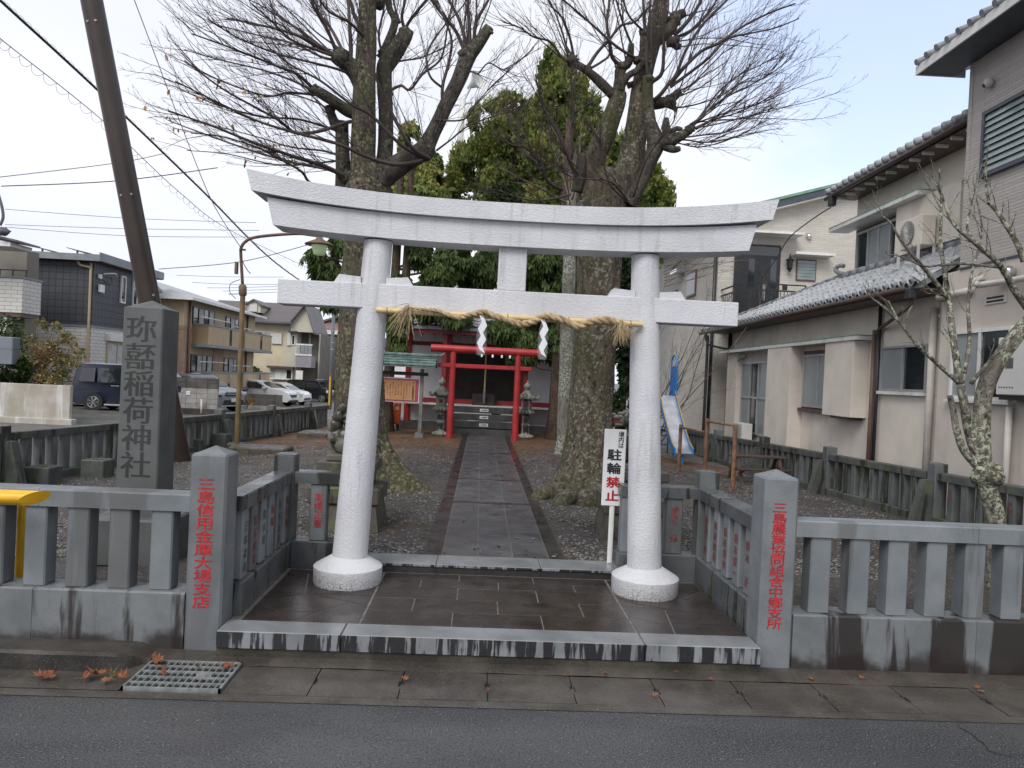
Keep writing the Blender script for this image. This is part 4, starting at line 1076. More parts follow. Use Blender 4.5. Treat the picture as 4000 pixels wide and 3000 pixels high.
def shoot(mb, p, d, L, r, rg, lev=0, up=0.05, nsub=None, wig=0.085, tips=None):
    n = 8 if lev == 0 else (5 if lev == 1 else 3)
    pts, dirs = [Vector(p)], []
    d = Vector(d).normalized(); bend = Vector((rg.gauss(0, 0.05), rg.gauss(0, 0.05), rg.gauss(0, 0.03) + up))
    for k in range(n):
        d = (d + bend / n * 3 * (1 if lev else 0.8) + Vector((rg.gauss(0, wig), rg.gauss(0, wig), rg.gauss(0, wig)))).normalized()
        dirs.append(d.copy()); pts.append(pts[-1] + d * (L / n))
    rt = max(0.0016, r * 0.16)
    mb.tube(pts, lerp_list([r, r * 0.62, rt], n + 1), 5 if lev == 0 else 3, cap=False); TW[0] += 1
    if tips is not None and lev >= 1: tips.append(pts[-1])
    if lev >= 2: return
    ns = nsub if nsub is not None else int((L * (6.5 if lev == 0 else 7)) + 1)
    for q in range(ns):
        f = rg.uniform(0.12 if lev == 0 else 0.2, 1.0) ** 0.8; k = min(n - 1, int(f * n)); pp = pts[k].lerp(pts[k + 1], f * n - k)
        ax = dirs[k].orthogonal().normalized(); ax.rotate(Matrix.Rotation(rg.uniform(0, 6.28), 3, dirs[k]))
        nd = (dirs[k] + ax * rg.uniform(0.3, 0.75) + Vector((0, 0, .10))).normalized()
        ln = L * (1 - f * 0.6) * rg.uniform(0.16, 0.42) * (1.0 if lev == 0 else 1.1)
        shoot(mb, pp, nd, ln, max(0.0022, r * (1 - f * 0.7) * (0.42 if lev == 0 else 0.55)), rg, lev + 1, up * 1.2, wig=wig * 1.25, tips=tips)
def fan(mb, p, d, n, spread, L, r, rg, up=0.05, tips=None, dspread=None, wig=0.085):
    for _ in range(n):
        dd = Vector(d).normalized() + Vector((rg.gauss(0, spread), rg.gauss(0, dspread if dspread is not None else spread), rg.gauss(0, spread)))
        q = Vector(p) + Vector((rg.gauss(0, 0.05), rg.gauss(0, 0.05), rg.gauss(0, 0.05)))
        shoot(mb, q, dd, L * rg.uniform(0.6, 1.15), r * rg.uniform(0.6, 1.2), rg, 0, up, tips=tips, wig=wig)
def leaf_cloud(mb, lobes, n, size, mode, seed, gap=0.05, gs=1.0, shell=0.55):
    rg = random.Random(seed); ws = [(l[1][0] * l[1][1] * l[1][2]) ** (2 / 3) for l in lobes]; tot = sum(ws); c = 0
    for (ctr, rad), w in zip(lobes, ws):
        m = int(n * w / tot); ctr = Vector(ctr); c = 0; tries = 0
        while c < m and tries < m * 4:
            tries += 1
            v = Vector((rg.gauss(0, 1), rg.gauss(0, 1), rg.gauss(0, 1))).normalized(); rr = shell + (1 - shell) * rg.random() ** 0.7
            if rg.random() < 0.06: rr *= rg.uniform(1.0, 1.22)
            if mode == 'up': rr *= 1 + .30 * mnoise.noise(v * 2.6 + ctr) + .22 * mnoise.noise(v * 6.0 + ctr)
            p = ctr + Vector((v.x * rad[0], v.y * rad[1], v.z * rad[2])) * rr
            if mnoise.noise(p * gs + Vector((seed, 0, 0))) < -gap - 0.12 + 0.24 * rg.random() - 0.06: continue
            c += 1
            out = Vector((v.x / rad[0], v.y / rad[1], v.z / rad[2])).normalized()
            if mode == 'up': ax = (out * 0.7 + Vector((rg.gauss(0, 0.35), rg.gauss(0, 0.35), 0.75 + rg.gauss(0, 0.3)))).normalized()
            elif mode == 'droop': ax = (out * 0.35 + Vector((rg.gauss(0, 0.3), rg.gauss(0, 0.3), -1.0))).normalized()
            else: ax = (out + Vector((rg.gauss(0, 0.7), rg.gauss(0, 0.7), rg.gauss(0, 0.7)))).normalized()
            sd = ax.orthogonal().normalized(); sd.rotate(Matrix.Rotation(rg.uniform(0, 6.28), 3, ax)); s = size * rg.uniform(0.6, 1.35)
            i = len(mb.v); mb.v.append(tuple(p)); wd = 0.16 if mode == 'droop' else 0.26
            nr = ax.cross(sd)
            for a_ in ((-0.55, 0.0, 0.55) if mode != 'leaf' else (0.0,)):
                dr = (ax + sd * a_).normalized(); pr = dr.cross(nr); L = s * (1 - abs(a_) * 0.35) * rg.uniform(0.8, 1.2); j = len(mb.v)
                if mode == 'leaf': pr = pr * 1.5
                m_ = p + dr * L * 0.5 + nr * rg.gauss(0, 0.05) * s
                mb.v += [tuple(m_ + pr * L * wd), tuple(p + dr * L + Vector((0, 0, -0.12 * L if mode == 'droop' else 0))), tuple(m_ - pr * L * wd)]
                mb.f += [(i, j, j + 1), (i, j + 1, j + 2)]

def spires(mb, lobes, per, size, seed):
    """upright shoots that break the outline of a clipped-looking crown"""
    rg = random.Random(seed)
    for ctr, rad in lobes:
        for _ in range(per):
            a = rg.uniform(0, 6.28); e = rg.uniform(.1, .95); q = Vector(ctr) + Vector((rad[0] * e * math.cos(a), rad[1] * e * math.sin(a), rad[2] * math.sqrt(1 - e * e) * .92)); H_ = rg.uniform(.25, .75); lean = Vector((.25 * e * math.cos(a) + rg.gauss(0, .06), .25 * e * math.sin(a), 1)).normalized()
            for k in range(16):
                p = q + lean * H_ * k / 15; w = size * (1.15 - k / 15) ; b_ = rg.uniform(0, 6.28); d = (Vector((math.cos(b_), math.sin(b_), 0)) * .55 + Vector((0, 0, 1))).normalized(); sd = d.cross(Vector((math.sin(b_), -math.cos(b_), .1))).normalized()
                i = len(mb.v); m_ = p + d * w * .5; mb.v += [tuple(p), tuple(m_ + sd * w * .22), tuple(p + d * w), tuple(m_ - sd * w * .22)]; mb.f += [(i, i + 1, i + 2), (i, i + 2, i + 3)]

# ---- left tree
YL = 11.7
def LT(x, y, dy=0.0): return onY(1000 + x / 2.212, y / 2.212, YL + dy)
lt = thing('zelkova_tree', (-1.85, YL, 0.2), 'leafless tree with lichen covered trunk, branches sweeping left over the leaning pole', 'tree')
mb = MB(); zb_ = gz(-1.85, YL) - 0.1
trunk(mb, [(-1.80, YL, zb_), (-1.86, YL, 0.9), (-1.90, YL, 2.0), (-1.90, YL, 3.2), (-1.86, YL, 4.2), LT(960, 1640), LT(950, 1420)], [0.56, 0.43, 0.375, 0.36, 0.38, 0.36, 0.16], 72, 10, 0.13, ((-0.35, 0.30, 1.25), (2.6, 0.5, 0.45), (-1.5, 0.4, 0.45), (1.4, 0.5, 0.3), (-2.4, 0.4, 0.5)), 4.0, 1.5)
trunk(mb, [LT(940, 1720), LT(925, 1450), LT(930, 1150), LT(935, 850), LT(945, 500), LT(955, 150), LT(965, -150), LT(980, -500)], [0.24, 0.20, 0.19, 0.185, 0.165, 0.135, 0.12, 0.09], 20, 5, 0.16, seed=2)
mb.obj('trunk', 'bark_left', lt, smooth=True)
mb = MB()
trunk(mb, [LT(770, 1740, .1), LT(755, 1450, .12), LT(745, 1200, .12), LT(745, 1050, .1)], [0.15, 0.118, 0.112, 0.10], 16, 5, 0.2, seed=5)
limb(mb, [LT(900, 980), LT(800, 960), LT(650, 860, -.2), LT(520, 780, -.35)], 0.115, 0.075, 12, seed=1)
limb(mb, [LT(760, 1130, .1), LT(690, 1080, .05), LT(655, 1000), LT(640, 940, -.1)], 0.10, 0.06, 10)
limb(mb, [LT(930, 780), LT(870, 640, -.05), LT(800, 560, -.1), LT(730, 490, -.2)], 0.15, 0.13, 12, seed=4)
trunk(mb, [LT(960, 1760), LT(1080, 1560, -.1), LT(1290, 1400, -.25), LT(1450, 1300, -.35), LT(1540, 1130, -.35), LT(1640, 920, -.35), LT(1750, 700, -.35), LT(1830, 500, -.35), LT(1915, 390, -.4), LT(2020, 235, -.45)], [0.24, 0.185, 0.165, 0.15, 0.118, 0.115, 0.115, 0.12, 0.095, 0.07], 16, 5, 0.22, seed=8)
limb(mb, [LT(2005, 250, -.45), LT(2025, 275, -.5), LT(2050, 290, -.5)], 0.035, 0.02, 7)
trunk(mb, [LT(1030, 1700, .2), LT(1110, 1400, .25), LT(1125, 1050, .3), LT(1110, 760, .3), LT(1110, 580, .3), LT(1190, 420, .3), LT(1290, 270, .3)], [0.17, 0.125, 0.115, 0.125, 0.13, 0.11, 0.075], 14, 5, 0.2, seed=12)
limb(mb, [LT(1120, 600, .3), LT(1220, 470, .35), LT(1300, 330, .3), LT(1320, 270, .3)], 0.10, 0.085, 10)
limb(mb, [LT(1090, 480, .3), LT(1200, 200, .3), LT(1150, 60, .35), LT(1130, -200, .4)], 0.07, 0.05, 10)
for kx, ky, dy, r_ in ((730, 500, -.2, .15), (1820, 480, -.35, .14), (1480, 1310, -.38, .13), (1290, 280, .3, .10), (640, 950, -.05, .09), (510, 780, -.35, .09), (1050, 20, .1, .12), (800, 1530, -.1, .10), (1100, 470, .3, .10)):
    mb.ell(LT(kx, ky, dy), (r_, r_, r_ * 0.9), 10, 7, rough=0.5, seed=kx)
mb.obj('limbs', 'bark_limb', lt, smooth=True)
rg = random.Random(21); mb = MB(); tips = []
# traced boughs that carry twigs
def bough(mb, pts, r0, r1, nsub, rg, L, r, up=0.06, tips=None):
    P = cat(pts, 5); mb.tube(P, lerp_list([r0, r1], len(P)), 7)
    for _ in range(nsub):
        f = rg.uniform(0.2, 1.0); k = min(len(P) - 2, int(f * (len(P) - 1))); t = (P[k + 1] - P[k]).normalized()
        ax = t.orthogonal().normalized(); ax.rotate(Matrix.Rotation(rg.uniform(0, 6.28), 3, t))
        shoot(mb, P[k], t + ax * rg.uniform(0.2, 0.6) + Vector((0, 0, .22)), L * rg.uniform(0.4, 1.1) * (1.2 - f * 0.5), r * rg.uniform(0.5, 1.1), rg, 0, up, tips=tips)
for pts, r0, r1, ns in (
    ([(700, 490, -.2), (480, 360, -.4), (250, 270, -.6), (0, 210, -.8), (-250, 160, -1.0)], .045, .018, 9),
    ([(720, 500, -.2), (520, 430, -.5), (300, 340, -.9), (120, 170, -1.3), (-40, 30, -1.6)], .040, .015, 8),
    ([(690, 520, -.2), (560, 490, -.1), (330, 380, .2), (0, 300, .5), (-320, 220, .7)], .035, .014, 8),
    ([(900, 680, 0), (710, 600, -.2), (480, 540, -.5), (200, 470, -.9), (-150, 330, -1.4), (-420, 160, -1.8)], .036, .012, 9),
    ([(500, 770, -.35), (350, 640, -.6), (150, 560, -.9), (-200, 420, -1.3), (-560, 290, -1.6)], .042, .014, 11),
    ([(560, 800, -.3), (490, 780, -.35), (300, 690, -.2), (40, 600, .0), (-300, 520, .2), (-620, 430, .4)], .036, .012, 10),
    ([(580, 830, -.3), (500, 820, -.3), (280, 800, -.5), (100, 830, -.8), (-250, 720, -1.1), (-520, 590, -1.4)], .034, .011, 9),
    ([(750, 1150, .1), (640, 1110, .0), (360, 1030, -.3), (50, 1010, -.6), (-350, 900, -1.0), (-680, 760, -1.3)], .036, .011, 10),
    ([(920, 1100, 0), (820, 1050, -.1), (560, 1130, -.6), (350, 1150, -1.0), (200, 1040, -1.4), (0, 930, -1.7), (-300, 760, -2.0), (-620, 520, -2.3)], .050, .014, 11),
    ([(1440, 1390, -.5), (1200, 1420, -.7), (950, 1350, -.9), (700, 1240, -1.1), (350, 1150, -1.3), (0, 1040, -1.5), (-380, 860, -1.8), (-700, 700, -2.0)], .052, .014, 12),
    ([(800, 1540, -.1), (600, 1440, -.4), (380, 1370, -.8), (0, 1240, -1.3), (-400, 1080, -1.8), (-760, 960, -2.2)], .056, .015, 12),
    ([(790, 1560, -.1), (640, 1470, .0), (300, 1400, .3), (-100, 1280, .7), (-520, 1130, 1.0), (-760, 1040, 1.2)], .042, .013, 10),
    ([(760, 1380, .1), (700, 1340, .1), (560, 1300, .3), (300, 1270, .6), (0, 1180, .9), (-350, 1090, 1.2)], .034, .012, 9),
    ([(780, 1760, .1), (480, 1590, .2), (390, 1480, -.1), (200, 1370, -.3), (0, 1270, -.5), (-300, 1180, -.7), (-560, 1150, -.9)], .040, .012, 9),
    ([(760, 1430, .1), (700, 1390, .1), (450, 1420, .3), (150, 1420, .5), (-250, 1330, .8), (-600, 1300, 1.0)], .030, .010, 8),
    ([(945, 420, 0), (940, 330, -.1), (800, 190, -.5), (620, 90, -.9), (480, -120, -1.3)], .05, .02, 8),
    ([(700, 470, -.2), (610, 240, -.4), (500, 60, -.6), (420, -200, -.8)], .045, .02, 8),
    ([(760, 460, -.2), (650, 250, .1), (540, 100, .2), (450, -150, .4)], .045, .02, 7),
    ([(800, 560, -.1), (820, 440, -.1), (810, 250, -.2), (800, 50, -.2), (790, -250, -.2)], .06, .03, 6),
    ([(940, 260, .0), (850, 130, .1), (830, 60, .1), (760, -180, .1)], .06, .03, 5),
    ([(1500, 1370, -.5), (1350, 1280, -.8), (1210, 1050, -1.0), (1130, 880, -1.1), (1040, 680, -1.2), (970, 400, -1.3), (960, 0, -1.4)], .05, .022, 9),
    ([(1480, 1380, -.45), (1250, 1250, -.7), (1000, 1000, -.9), (820, 900, -1.1), (560, 700, -1.3), (300, 560, -1.5), (100, 400, -1.7)], .045, .015, 10),
    ([(1130, 800, .3), (1250, 740, .2), (1330, 775, .1), (1440, 640, .0), (1600, 500, -.1), (1660, 200, -.2), (1720, -100, -.2)], .038, .018, 8),
    ([(1620, 980, -.3), (1610, 760, -.4), (1660, 560, -.4), (1690, 350, -.5), (1620, 150, -.6), (1500, -60, -.7)], .045, .02, 8),
    ([(1600, 750, -.4), (1500, 650, -.5), (1480, 450, -.5), (1620, 230, -.4), (1780, 60, -.3), (1900, -150, -.3)], .03, .014, 7),
    ([(1800, 440, -.35), (1720, 260, -.4), (1560, 60, -.5), (1450, -150, -.5)], .05, .025, 7),
    ([(1830, 440, -.35), (1760, 180, -.2), (1660, -20, -.1), (1600, -250, 0)], .05, .025, 7),
    ([(1850, 440, -.35), (1840, 200, -.35), (1830, 0, -.35), (1840, -250, -.3)], .055, .03, 6),
    ([(1880, 430, -.35), (1900, 200, -.5), (1990, 30, -.6), (2080, -150, -.7)], .05, .025, 7),
    ([(1790, 620, -.35), (1870, 620, -.4), (1920, 635, -.5), (2010, 545, -.6), (2140, 600, -.7), (2260, 540, -.8), (2400, 420, -.9)], .024, .008, 6),
    ([(1540, 1020, -.3), (1600, 1040, -.6), (1800, 1030, -.8), (1900, 900, -1.0), (2060, 720, -1.1), (2200, 600, -1.2)], .026, .008, 7),
    ([(1560, 1300, -.4), (1680, 1210, -.6), (1850, 1080, -.8), (2100, 990, -1.0), (2350, 900, -1.2)], .024, .008, 7),
    ([(1290, 270, .3), (1260, 150, .2), (1290, 0, .1), (1330, -200, .1)], .045, .025, 6),
    ([(1290, 300, .3), (1310, 210, .3), (1420, 60, .1), (1520, -60, .0), (1640, -240, -.1)], .045, .02, 6),
    ([(1240, 200, .3), (1200, 60, .3), (1160, -150, .4)], .04, .02, 5),
    ([(1090, 470, .3), (1060, 300, .5), (1100, 100, .6), (1130, -100, .7)], .035, .02, 6),
    ([(1110, 580, .3), (1200, 540, .3), (1290, 520, .4), (1420, 500, .5), (1600, 420, .6), (1850, 250, .8)], .03, .012, 7),
):
    bough(mb, [LT(*q) for q in pts], r0 * .66, r1 * .6, int(ns * 2.3), rg, 1.15, 0.0072, tips=tips)
for (x, y, dy), d, n, sp, L, r_ in (((730, 490, -.2), (-0.8, -.1, .55), 7, .28, 2.2, .016), ((640, 950, 0), (-.8, 0, .45), 4, .3, 1.8, .013), ((1050, 0, .1), (-.1, 0, 1), 6, .5, 1.5, .02), ((1820, 470, -.35), (.2, 0, 1), 5, .35, 1.9, .016), ((1480, 1320, -.4), (-.3, -.3, .7), 6, .5, 1.5, .012), ((880, 1250, -.15), (-.5, -.6, .5), 4, .5, 1.2, .010)):
    fan(mb, LT(x, y, dy), d, n, sp, L, r_, rg, tips=tips)
mb.obj('twigs', 'twig', lt, smooth=True, fix=False)
mb = MB()
rgl = random.Random(3)
cand = [p for p in tips if -7 < p.x < -3.0 and 4.2 < p.z < 6.6]
for p in rgl.sample(cand, min(46, len(cand))):
    for q in range(rgl.choice((1, 2, 3))):
        a = Vector((rgl.gauss(0, .4), rgl.gauss(0, .4), -1)).normalized(); s_ = a.orthogonal().normalized(); s_.rotate(Matrix.Rotation(rgl.uniform(0, 6.28), 3, a)); L = rgl.uniform(.06, .10); o_ = p + Vector((rgl.gauss(0, .03), rgl.gauss(0, .03), 0))
        i = len(mb.v); mb.v += [tuple(o_), tuple(o_ + a * L * .5 + s_ * L * .22), tuple(o_ + a * L), tuple(o_ + a * L * .5 - s_ * L * .22)]; mb.f += [(i, i + 1, i + 2), (i, i + 2, i + 3)]
tag(mb.obj('last_leaves', 'leaf_orange', lt, fix=False), kind='stuff')
# ---- right tree
YR = 11.9
def RT(x, y, dy=0.0): return onY(2000 + x / 2.212, y / 2.212, YR + dy)
def RTb(x, y, dy=0.0): return onY(2000 + x / 2.212, 1500 + y / 2.212, YR + dy)
rt = thing('zelkova_tree', (1.85, YR, 0.2), 'old leafless tree with mossy roots beside the path, pollarded knobs and twigs reaching right', 'tree')
mb = MB(); zb_ = gz(1.8, YR) - 0.12
trunk(mb, [(1.82, YR, zb_), (1.80, YR, 0.8), (1.78, YR, 1.6), (1.80, YR, 2.8), (1.82, YR, 3.8), RT(800, 1660), RT(840, 1460)], [0.60, 0.43, 0.36, 0.335, 0.35, 0.38, 0.14], 72, 10, 0.13, ((-2.75, 0.34, 0.75), (-1.35, 0.45, 0.8), (0.1, 0.5, 0.6), (1.9, 0.6, 0.4), (-2.0, 0.25, 0.5)), 9.0, 1.25)
trunk(mb, [RT(690, 1800), RT(685, 1600), RT(700, 1400), RT(770, 1230), RT(840, 1050), RT(895, 900), RT(925, 790)], [0.26, 0.20, 0.18, 0.165, 0.155, 0.135, 0.11], 18, 5, 0.2, seed=3)
trunk(mb, [RT(960, 1800, .1), RT(990, 1600, .1), RT(1030, 1350, .1), RT(1070, 1100, .1), RT(1090, 900, .1), RT(1140, 640, .1), RT(1200, 400, .1), RT(1260, 180, .1), RT(1290, 0, .1), RT(1330, -300, .1)], [0.30, 0.235, 0.21, 0.185, 0.155, 0.15, 0.155, 0.165, 0.13, 0.10], 20, 5, 0.18, seed=6)
mb.obj('trunk', 'bark_right', rt, smooth=True)
mb = MB()
trunk(mb, [RT(1010, 1750, -.2), RT(1100, 1600, -.3), RT(1190, 1400, -.35), RT(1240, 1250, -.35), RT(1190, 1050, -.35), RT(1170, 850, -.35), RT(1175, 690, -.35)], [0.13, 0.10, 0.10, 0.13, 0.09, 0.085, 0.085], 14, 5, 0.25, seed=14)
limb(mb, [RT(1230, 1240, -.35), RT(1330, 1190, -.45), RT(1330, 1080, -.5), RT(1335, 1020, -.5)], 0.11, 0.03, 10, seed=2)
limb(mb, [RT(1250, 1250, -.35), RT(1400, 1200, -.5), RT(1500, 1150, -.55), RT(1570, 1080, -.6)], 0.11, 0.05, 10, seed=3)
limb(mb, [RT(1300, 1250, -.4), RT(1390, 1290, -.5), RT(1450, 1285, -.5)], 0.08, 0.04, 9, seed=4)
limb(mb, [RT(1350, 1190, -.45), RT(1410, 1115, -.5), RT(1470, 1120, -.5)], 0.05, 0.03, 8)
limb(mb, [RT(1190, 900, -.1), RT(1330, 880, -.2), RT(1420, 820, -.2), RT(1450, 790, -.2)], 0.10, 0.05, 10, seed=5)
limb(mb, [RT(1330, 890, -.2), RT(1400, 930, -.2), RT(1415, 960, -.2)], 0.07, 0.03, 8, seed=6)
limb(mb, [RT(880, 830), RT(780, 730, -.1), RT(660, 620, -.2), RT(530, 540, -.3)], 0.085, 0.055, 11, seed=7)
limb(mb, [RT(920, 800), RT(935, 680), RT(940, 590), RT(1010, 540), RT(1030, 380)], 0.11, 0.05, 11, seed=8)
limb(mb, [RT(940, 760), RT(1000, 660, -.1), RT(1090, 600, -.15), RT(1130, 540, -.2)], 0.06, 0.04, 9)
limb(mb, [RT(560, 1659, -.1), RT(590, 1480, -.15), RT(600, 1330, -.15)], 0.10, 0.075, 11, seed=9)
limb(mb, [RT(1250, 330, .1), RT(1360, 250, .1), RT(1420, 150, .1), RT(1490, 110, .1)], 0.13, 0.07, 10, seed=10)
limb(mb, [RT(1150, 560, -.1), RT(1140, 400, -.15), RT(1150, 280, -.15)], 0.07, 0.08, 9)
limb(mb, [RT(1000, 740, .1), RT(1050, 720, .1), RT(1085, 690, .1)], 0.06, 0.03, 8, seed=11)
for kx, ky, dy, r_ in ((1350, 1210, -.42, .14), (1530, 1120, -.58, .08), (1370, 880, -.2, .10), (1175, 700, -.35, .10), (1390, 360, .1, .10), (1150, 290, -.15, .10), (520, 520, -.3, .10), (945, 590, 0, .10), (1400, 170, .1, .13), (660, 590, -.2, .06), (1080, 520, -.1, .07), (1430, 400, .1, .06), (1240, 1240, -.35, .13)):
    mb.ell(RT(kx, ky, dy), (r_, r_, r_ * 0.9), 10, 7, rough=0.55, seed=ky)
# surface roots and the sawn stump at its foot
for pts, r0 in (([(1.45, 11.6, .35), (1.15, 11.35, .33), (0.95, 11.2, .27), (0.86, 11.0, .16)], .17), ([(1.6, 11.5, .4), (1.45, 11.1, .33), (1.25, 10.8, .28), (1.2, 10.6, .14)], .18), ([(2.1, 11.5, .4), (2.3, 11.2, .32), (2.6, 11.0, .25), (2.9, 10.9, .1)], .16), ([(1.8, 11.45, .4), (1.85, 11.0, .36), (1.8, 10.75, .22)], .2)):
    P = cat(pts, 4); MB().tube(P, lerp_list([r0, r0 * .9, r0 * .55], len(P)), 10).obj('root', 'bark_right', rt, smooth=True)
mb.obj('limbs', 'bark_limb', rt, smooth=True)
mb = MB(); mb.lathe([(0.19, -0.05), (0.20, 0.1), (0.18, 0.26), (0.165, 0.30), (0.02, 0.31)], (1.72, 10.78, 0.2), 16, 1.25, 0.9); mb.obj('stump', 'bark_right', rt, smooth=0.7)
mb = MB(); mb.ell((1.34, 10.92, .36), (.16, .12, .06), 10, 6, rough=.5); mb.obj('moss_patch', 'moss', rt, smooth=True)
rg = random.Random(5); mb = MB()
for pts, r0, r1, ns in (
    ([(500, 550, -.3), (420, 480, -.3), (330, 360, -.4), (190, 320, -.5), (60, 235, -.6), (-80, 190, -.7)], .034, .012, 8),
    ([(530, 480, -.3), (500, 330, -.4), (430, 150, -.5), (330, 40, -.6), (250, -150, -.7)], .032, .014, 7),
    ([(520, 480, -.3), (470, 400, -.2), (430, 260, -.1), (360, 80, 0), (280, -100, .1)], .030, .012, 7),
    ([(660, 570, -.2), (740, 450, -.2), (850, 330, -.3), (940, 220, -.4), (1060, 190, -.5), (1160, 90, -.6)], .042, .018, 8),
    ([(680, 590, -.2), (780, 530, -.1), (840, 470, 0), (830, 330, .1), (800, 100, .2), (780, -150, .2)], .03, .014, 7),
    ([(940, 570, 0), (870, 500, -.1), (850, 400, -.2), (820, 200, -.3), (840, 0, -.3), (800, -200, -.4)], .05, .022, 8),
    ([(1080, 510, -.1), (900, 400, -.4), (700, 220, -.6), (480, 30, -.8), (330, -100, -.9)], .036, .016, 9),
    ([(1030, 380, 0), (960, 200, -.1), (900, 0, -.2), (850, -200, -.2)], .03, .015, 7),
    ([(1150, 270, -.15), (1140, 100, -.2), (1130, -60, -.2), (1120, -300, -.2)], .04, .025, 6),
    ([(1150, 280, -.15), (1020, 150, -.3), (960, 0, -.4), (900, -200, -.5)], .028, .013, 7),
    ([(1180, 680, -.35), (1160, 520, -.4), (1170, 330, -.4), (1190, 100, -.4), (1200, -150, -.4)], .036, .02, 7),
    ([(1190, 700, -.35), (1220, 560, -.5), (1200, 350, -.6), (1230, 120, -.6), (1300, -150, -.7)], .032, .016, 7),
    ([(1200, 710, -.35), (1290, 640, -.5), (1310, 480, -.6), (1310, 200, -.7), (1340, -100, -.8)], .05, .022, 7),
    ([(1200, 890, -.2), (1280, 820, -.4), (1350, 730, -.5), (1420, 640, -.6), (1500, 440, -.7), (1640, 220, -.8), (1800, 60, -.9), (1920, -60, -1.0)], .05, .02, 10),
    ([(1360, 740, -.5), (1490, 580, -.6), (1640, 440, -.7), (1790, 370, -.8), (1990, 230, -.9), (2230, 110, -1.0), (2450, 30, -1.1)], .045, .016, 11),
    ([(1370, 750, -.5), (1520, 640, -.5), (1700, 500, -.5), (1860, 340, -.4), (2050, 290, -.3), (2280, 240, -.2), (2480, 160, -.1)], .038, .012, 10),
    ([(1400, 300, .1), (1480, 230, 0), (1580, 100, 0), (1650, -30, 0), (1720, -200, .1)], .055, .028, 7),
    ([(1400, 330, .1), (1520, 280, .1), (1620, 200, .1), (1720, 80, .1), (1800, -60, .1)], .04, .02, 7),
    ([(1560, 1090, -.6), (1700, 950, -.7), (1850, 840, -.8), (2050, 740, -.9), (2230, 640, -1.0), (2420, 500, -1.1)], .026, .009, 11),
    ([(1560, 1090, -.6), (1660, 960, -.5), (1780, 800, -.4), (1960, 650, -.3), (2150, 560, -.2), (2350, 440, 0)], .026, .009, 11),
    ([(1570, 1110, -.6), (1750, 1030, -.8), (1930, 980, -1.0), (2150, 880, -1.2), (2380, 760, -1.4)], .022, .008, 10),
    ([(1450, 1190, -.5), (1550, 1180, -.6), (1700, 1160, -.6), (1880, 1130, -.6), (2080, 1000, -.6), (2260, 930, -.6)], .022, .008, 10),
    ([(1400, 1210, -.45), (1510, 1210, -.55), (1680, 1230, -.7), (1900, 1190, -.9), (2060, 1120, -1.0), (2210, 1010, -1.1)], .022, .008, 9),
    ([(1370, 1230, -.45), (1450, 1240, -.5), (1600, 1270, -.5), (1780, 1240, -.5), (1950, 1180, -.5), (2100, 1150, -.5)], .018, .007, 8),
    ([(1400, 830, -.2), (1440, 790, -.2), (1560, 720, 0), (1720, 560, .2), (1850, 440, .4), (2050, 330, .6)], .024, .009, 9),
    ([(1390, 900, -.2), (1430, 930, -.2), (1600, 900, 0), (1800, 830, .2), (2000, 700, .4), (2200, 640, .5)], .022, .008, 9),
    ([(590, 1600, -.1), (510, 1420, -.3), (460, 1290, -.4), (380, 1130, -.5), (290, 960, -.6), (240, 820, -.7), (200, 640, -.8)], .052, .014, 10),
    ([(520, 1360, -.3), (520, 1150, -.4), (530, 990, -.5), (520, 800, -.6), (500, 620, -.7)], .034, .012, 8),
    ([(540, 970, -.5), (620, 930, -.6), (680, 870, -.6)], .018, .007, 4),
    ([(430, 1640, -.3), (310, 1570, -.6), (240, 1400, -.8), (120, 1280, -1.0), (0, 1250, -1.1), (-160, 1180, -1.2)], .040, .012, 11),
    ([(240, 1420, -.8), (100, 1300, -.6), (0, 1100, -.4), (-60, 900, -.3)], .022, .008, 7),
    ([(500, 1680, -.3), (350, 1720, -.6), (180, 1730, -.9), (0, 1690, -1.1), (-150, 1640, -1.3), (-320, 1670, -1.5)], .028, .008, 8),
    ([(1010, 1750, -.3), (930, 1640, -.5), (820, 1560, -.7), (560, 1540, -1.0), (420, 1480, -1.2)], .028, .008, 8),
    ([(1020, 1760, -.3), (850, 1600, -.5), (790, 1400, -.6), (760, 1230, -.7), (670, 1080, -.9)], .026, .008, 8),
    ([(1050, 1700, -.4), (1150, 1400, -.8), (1280, 1200, -1.0), (1390, 1060, -1.1), (1440, 900, -1.2)], .022, .007, 7),
):
    bough(mb, [RT(*q) for q in pts], r0 * .72, r1 * .65, int(ns * 2.2), rg, 1.05, 0.007)
for (x, y, dy), d, n, sp, L, r_ in (((1560, 1100, -.6), (.75, -.1, .55), 12, .22, 2.1, .012), ((1400, 860, -.2), (.75, 0, .6), 6, .25, 1.9, .012), ((1400, 170, .1), (.2, 0, 1), 5, .4, 1.3, .016), ((1390, 370, .1), (.8, -.1, .6), 5, .3, 2.0, .013), ((520, 520, -.3), (-.5, 0, .8), 4, .35, 1.5, .012), ((945, 590, 0), (-.1, 0, 1), 4, .35, 1.7, .014), ((600, 1500, -.2), (-.8, -.4, .3), 5, .35, 1.6, .010)):
    fan(mb, RT(x, y, dy), d, n, sp, L, r_, rg)
mb.obj('twigs', 'twig', rt, smooth=True, fix=False)
print('twigs', TW[0])
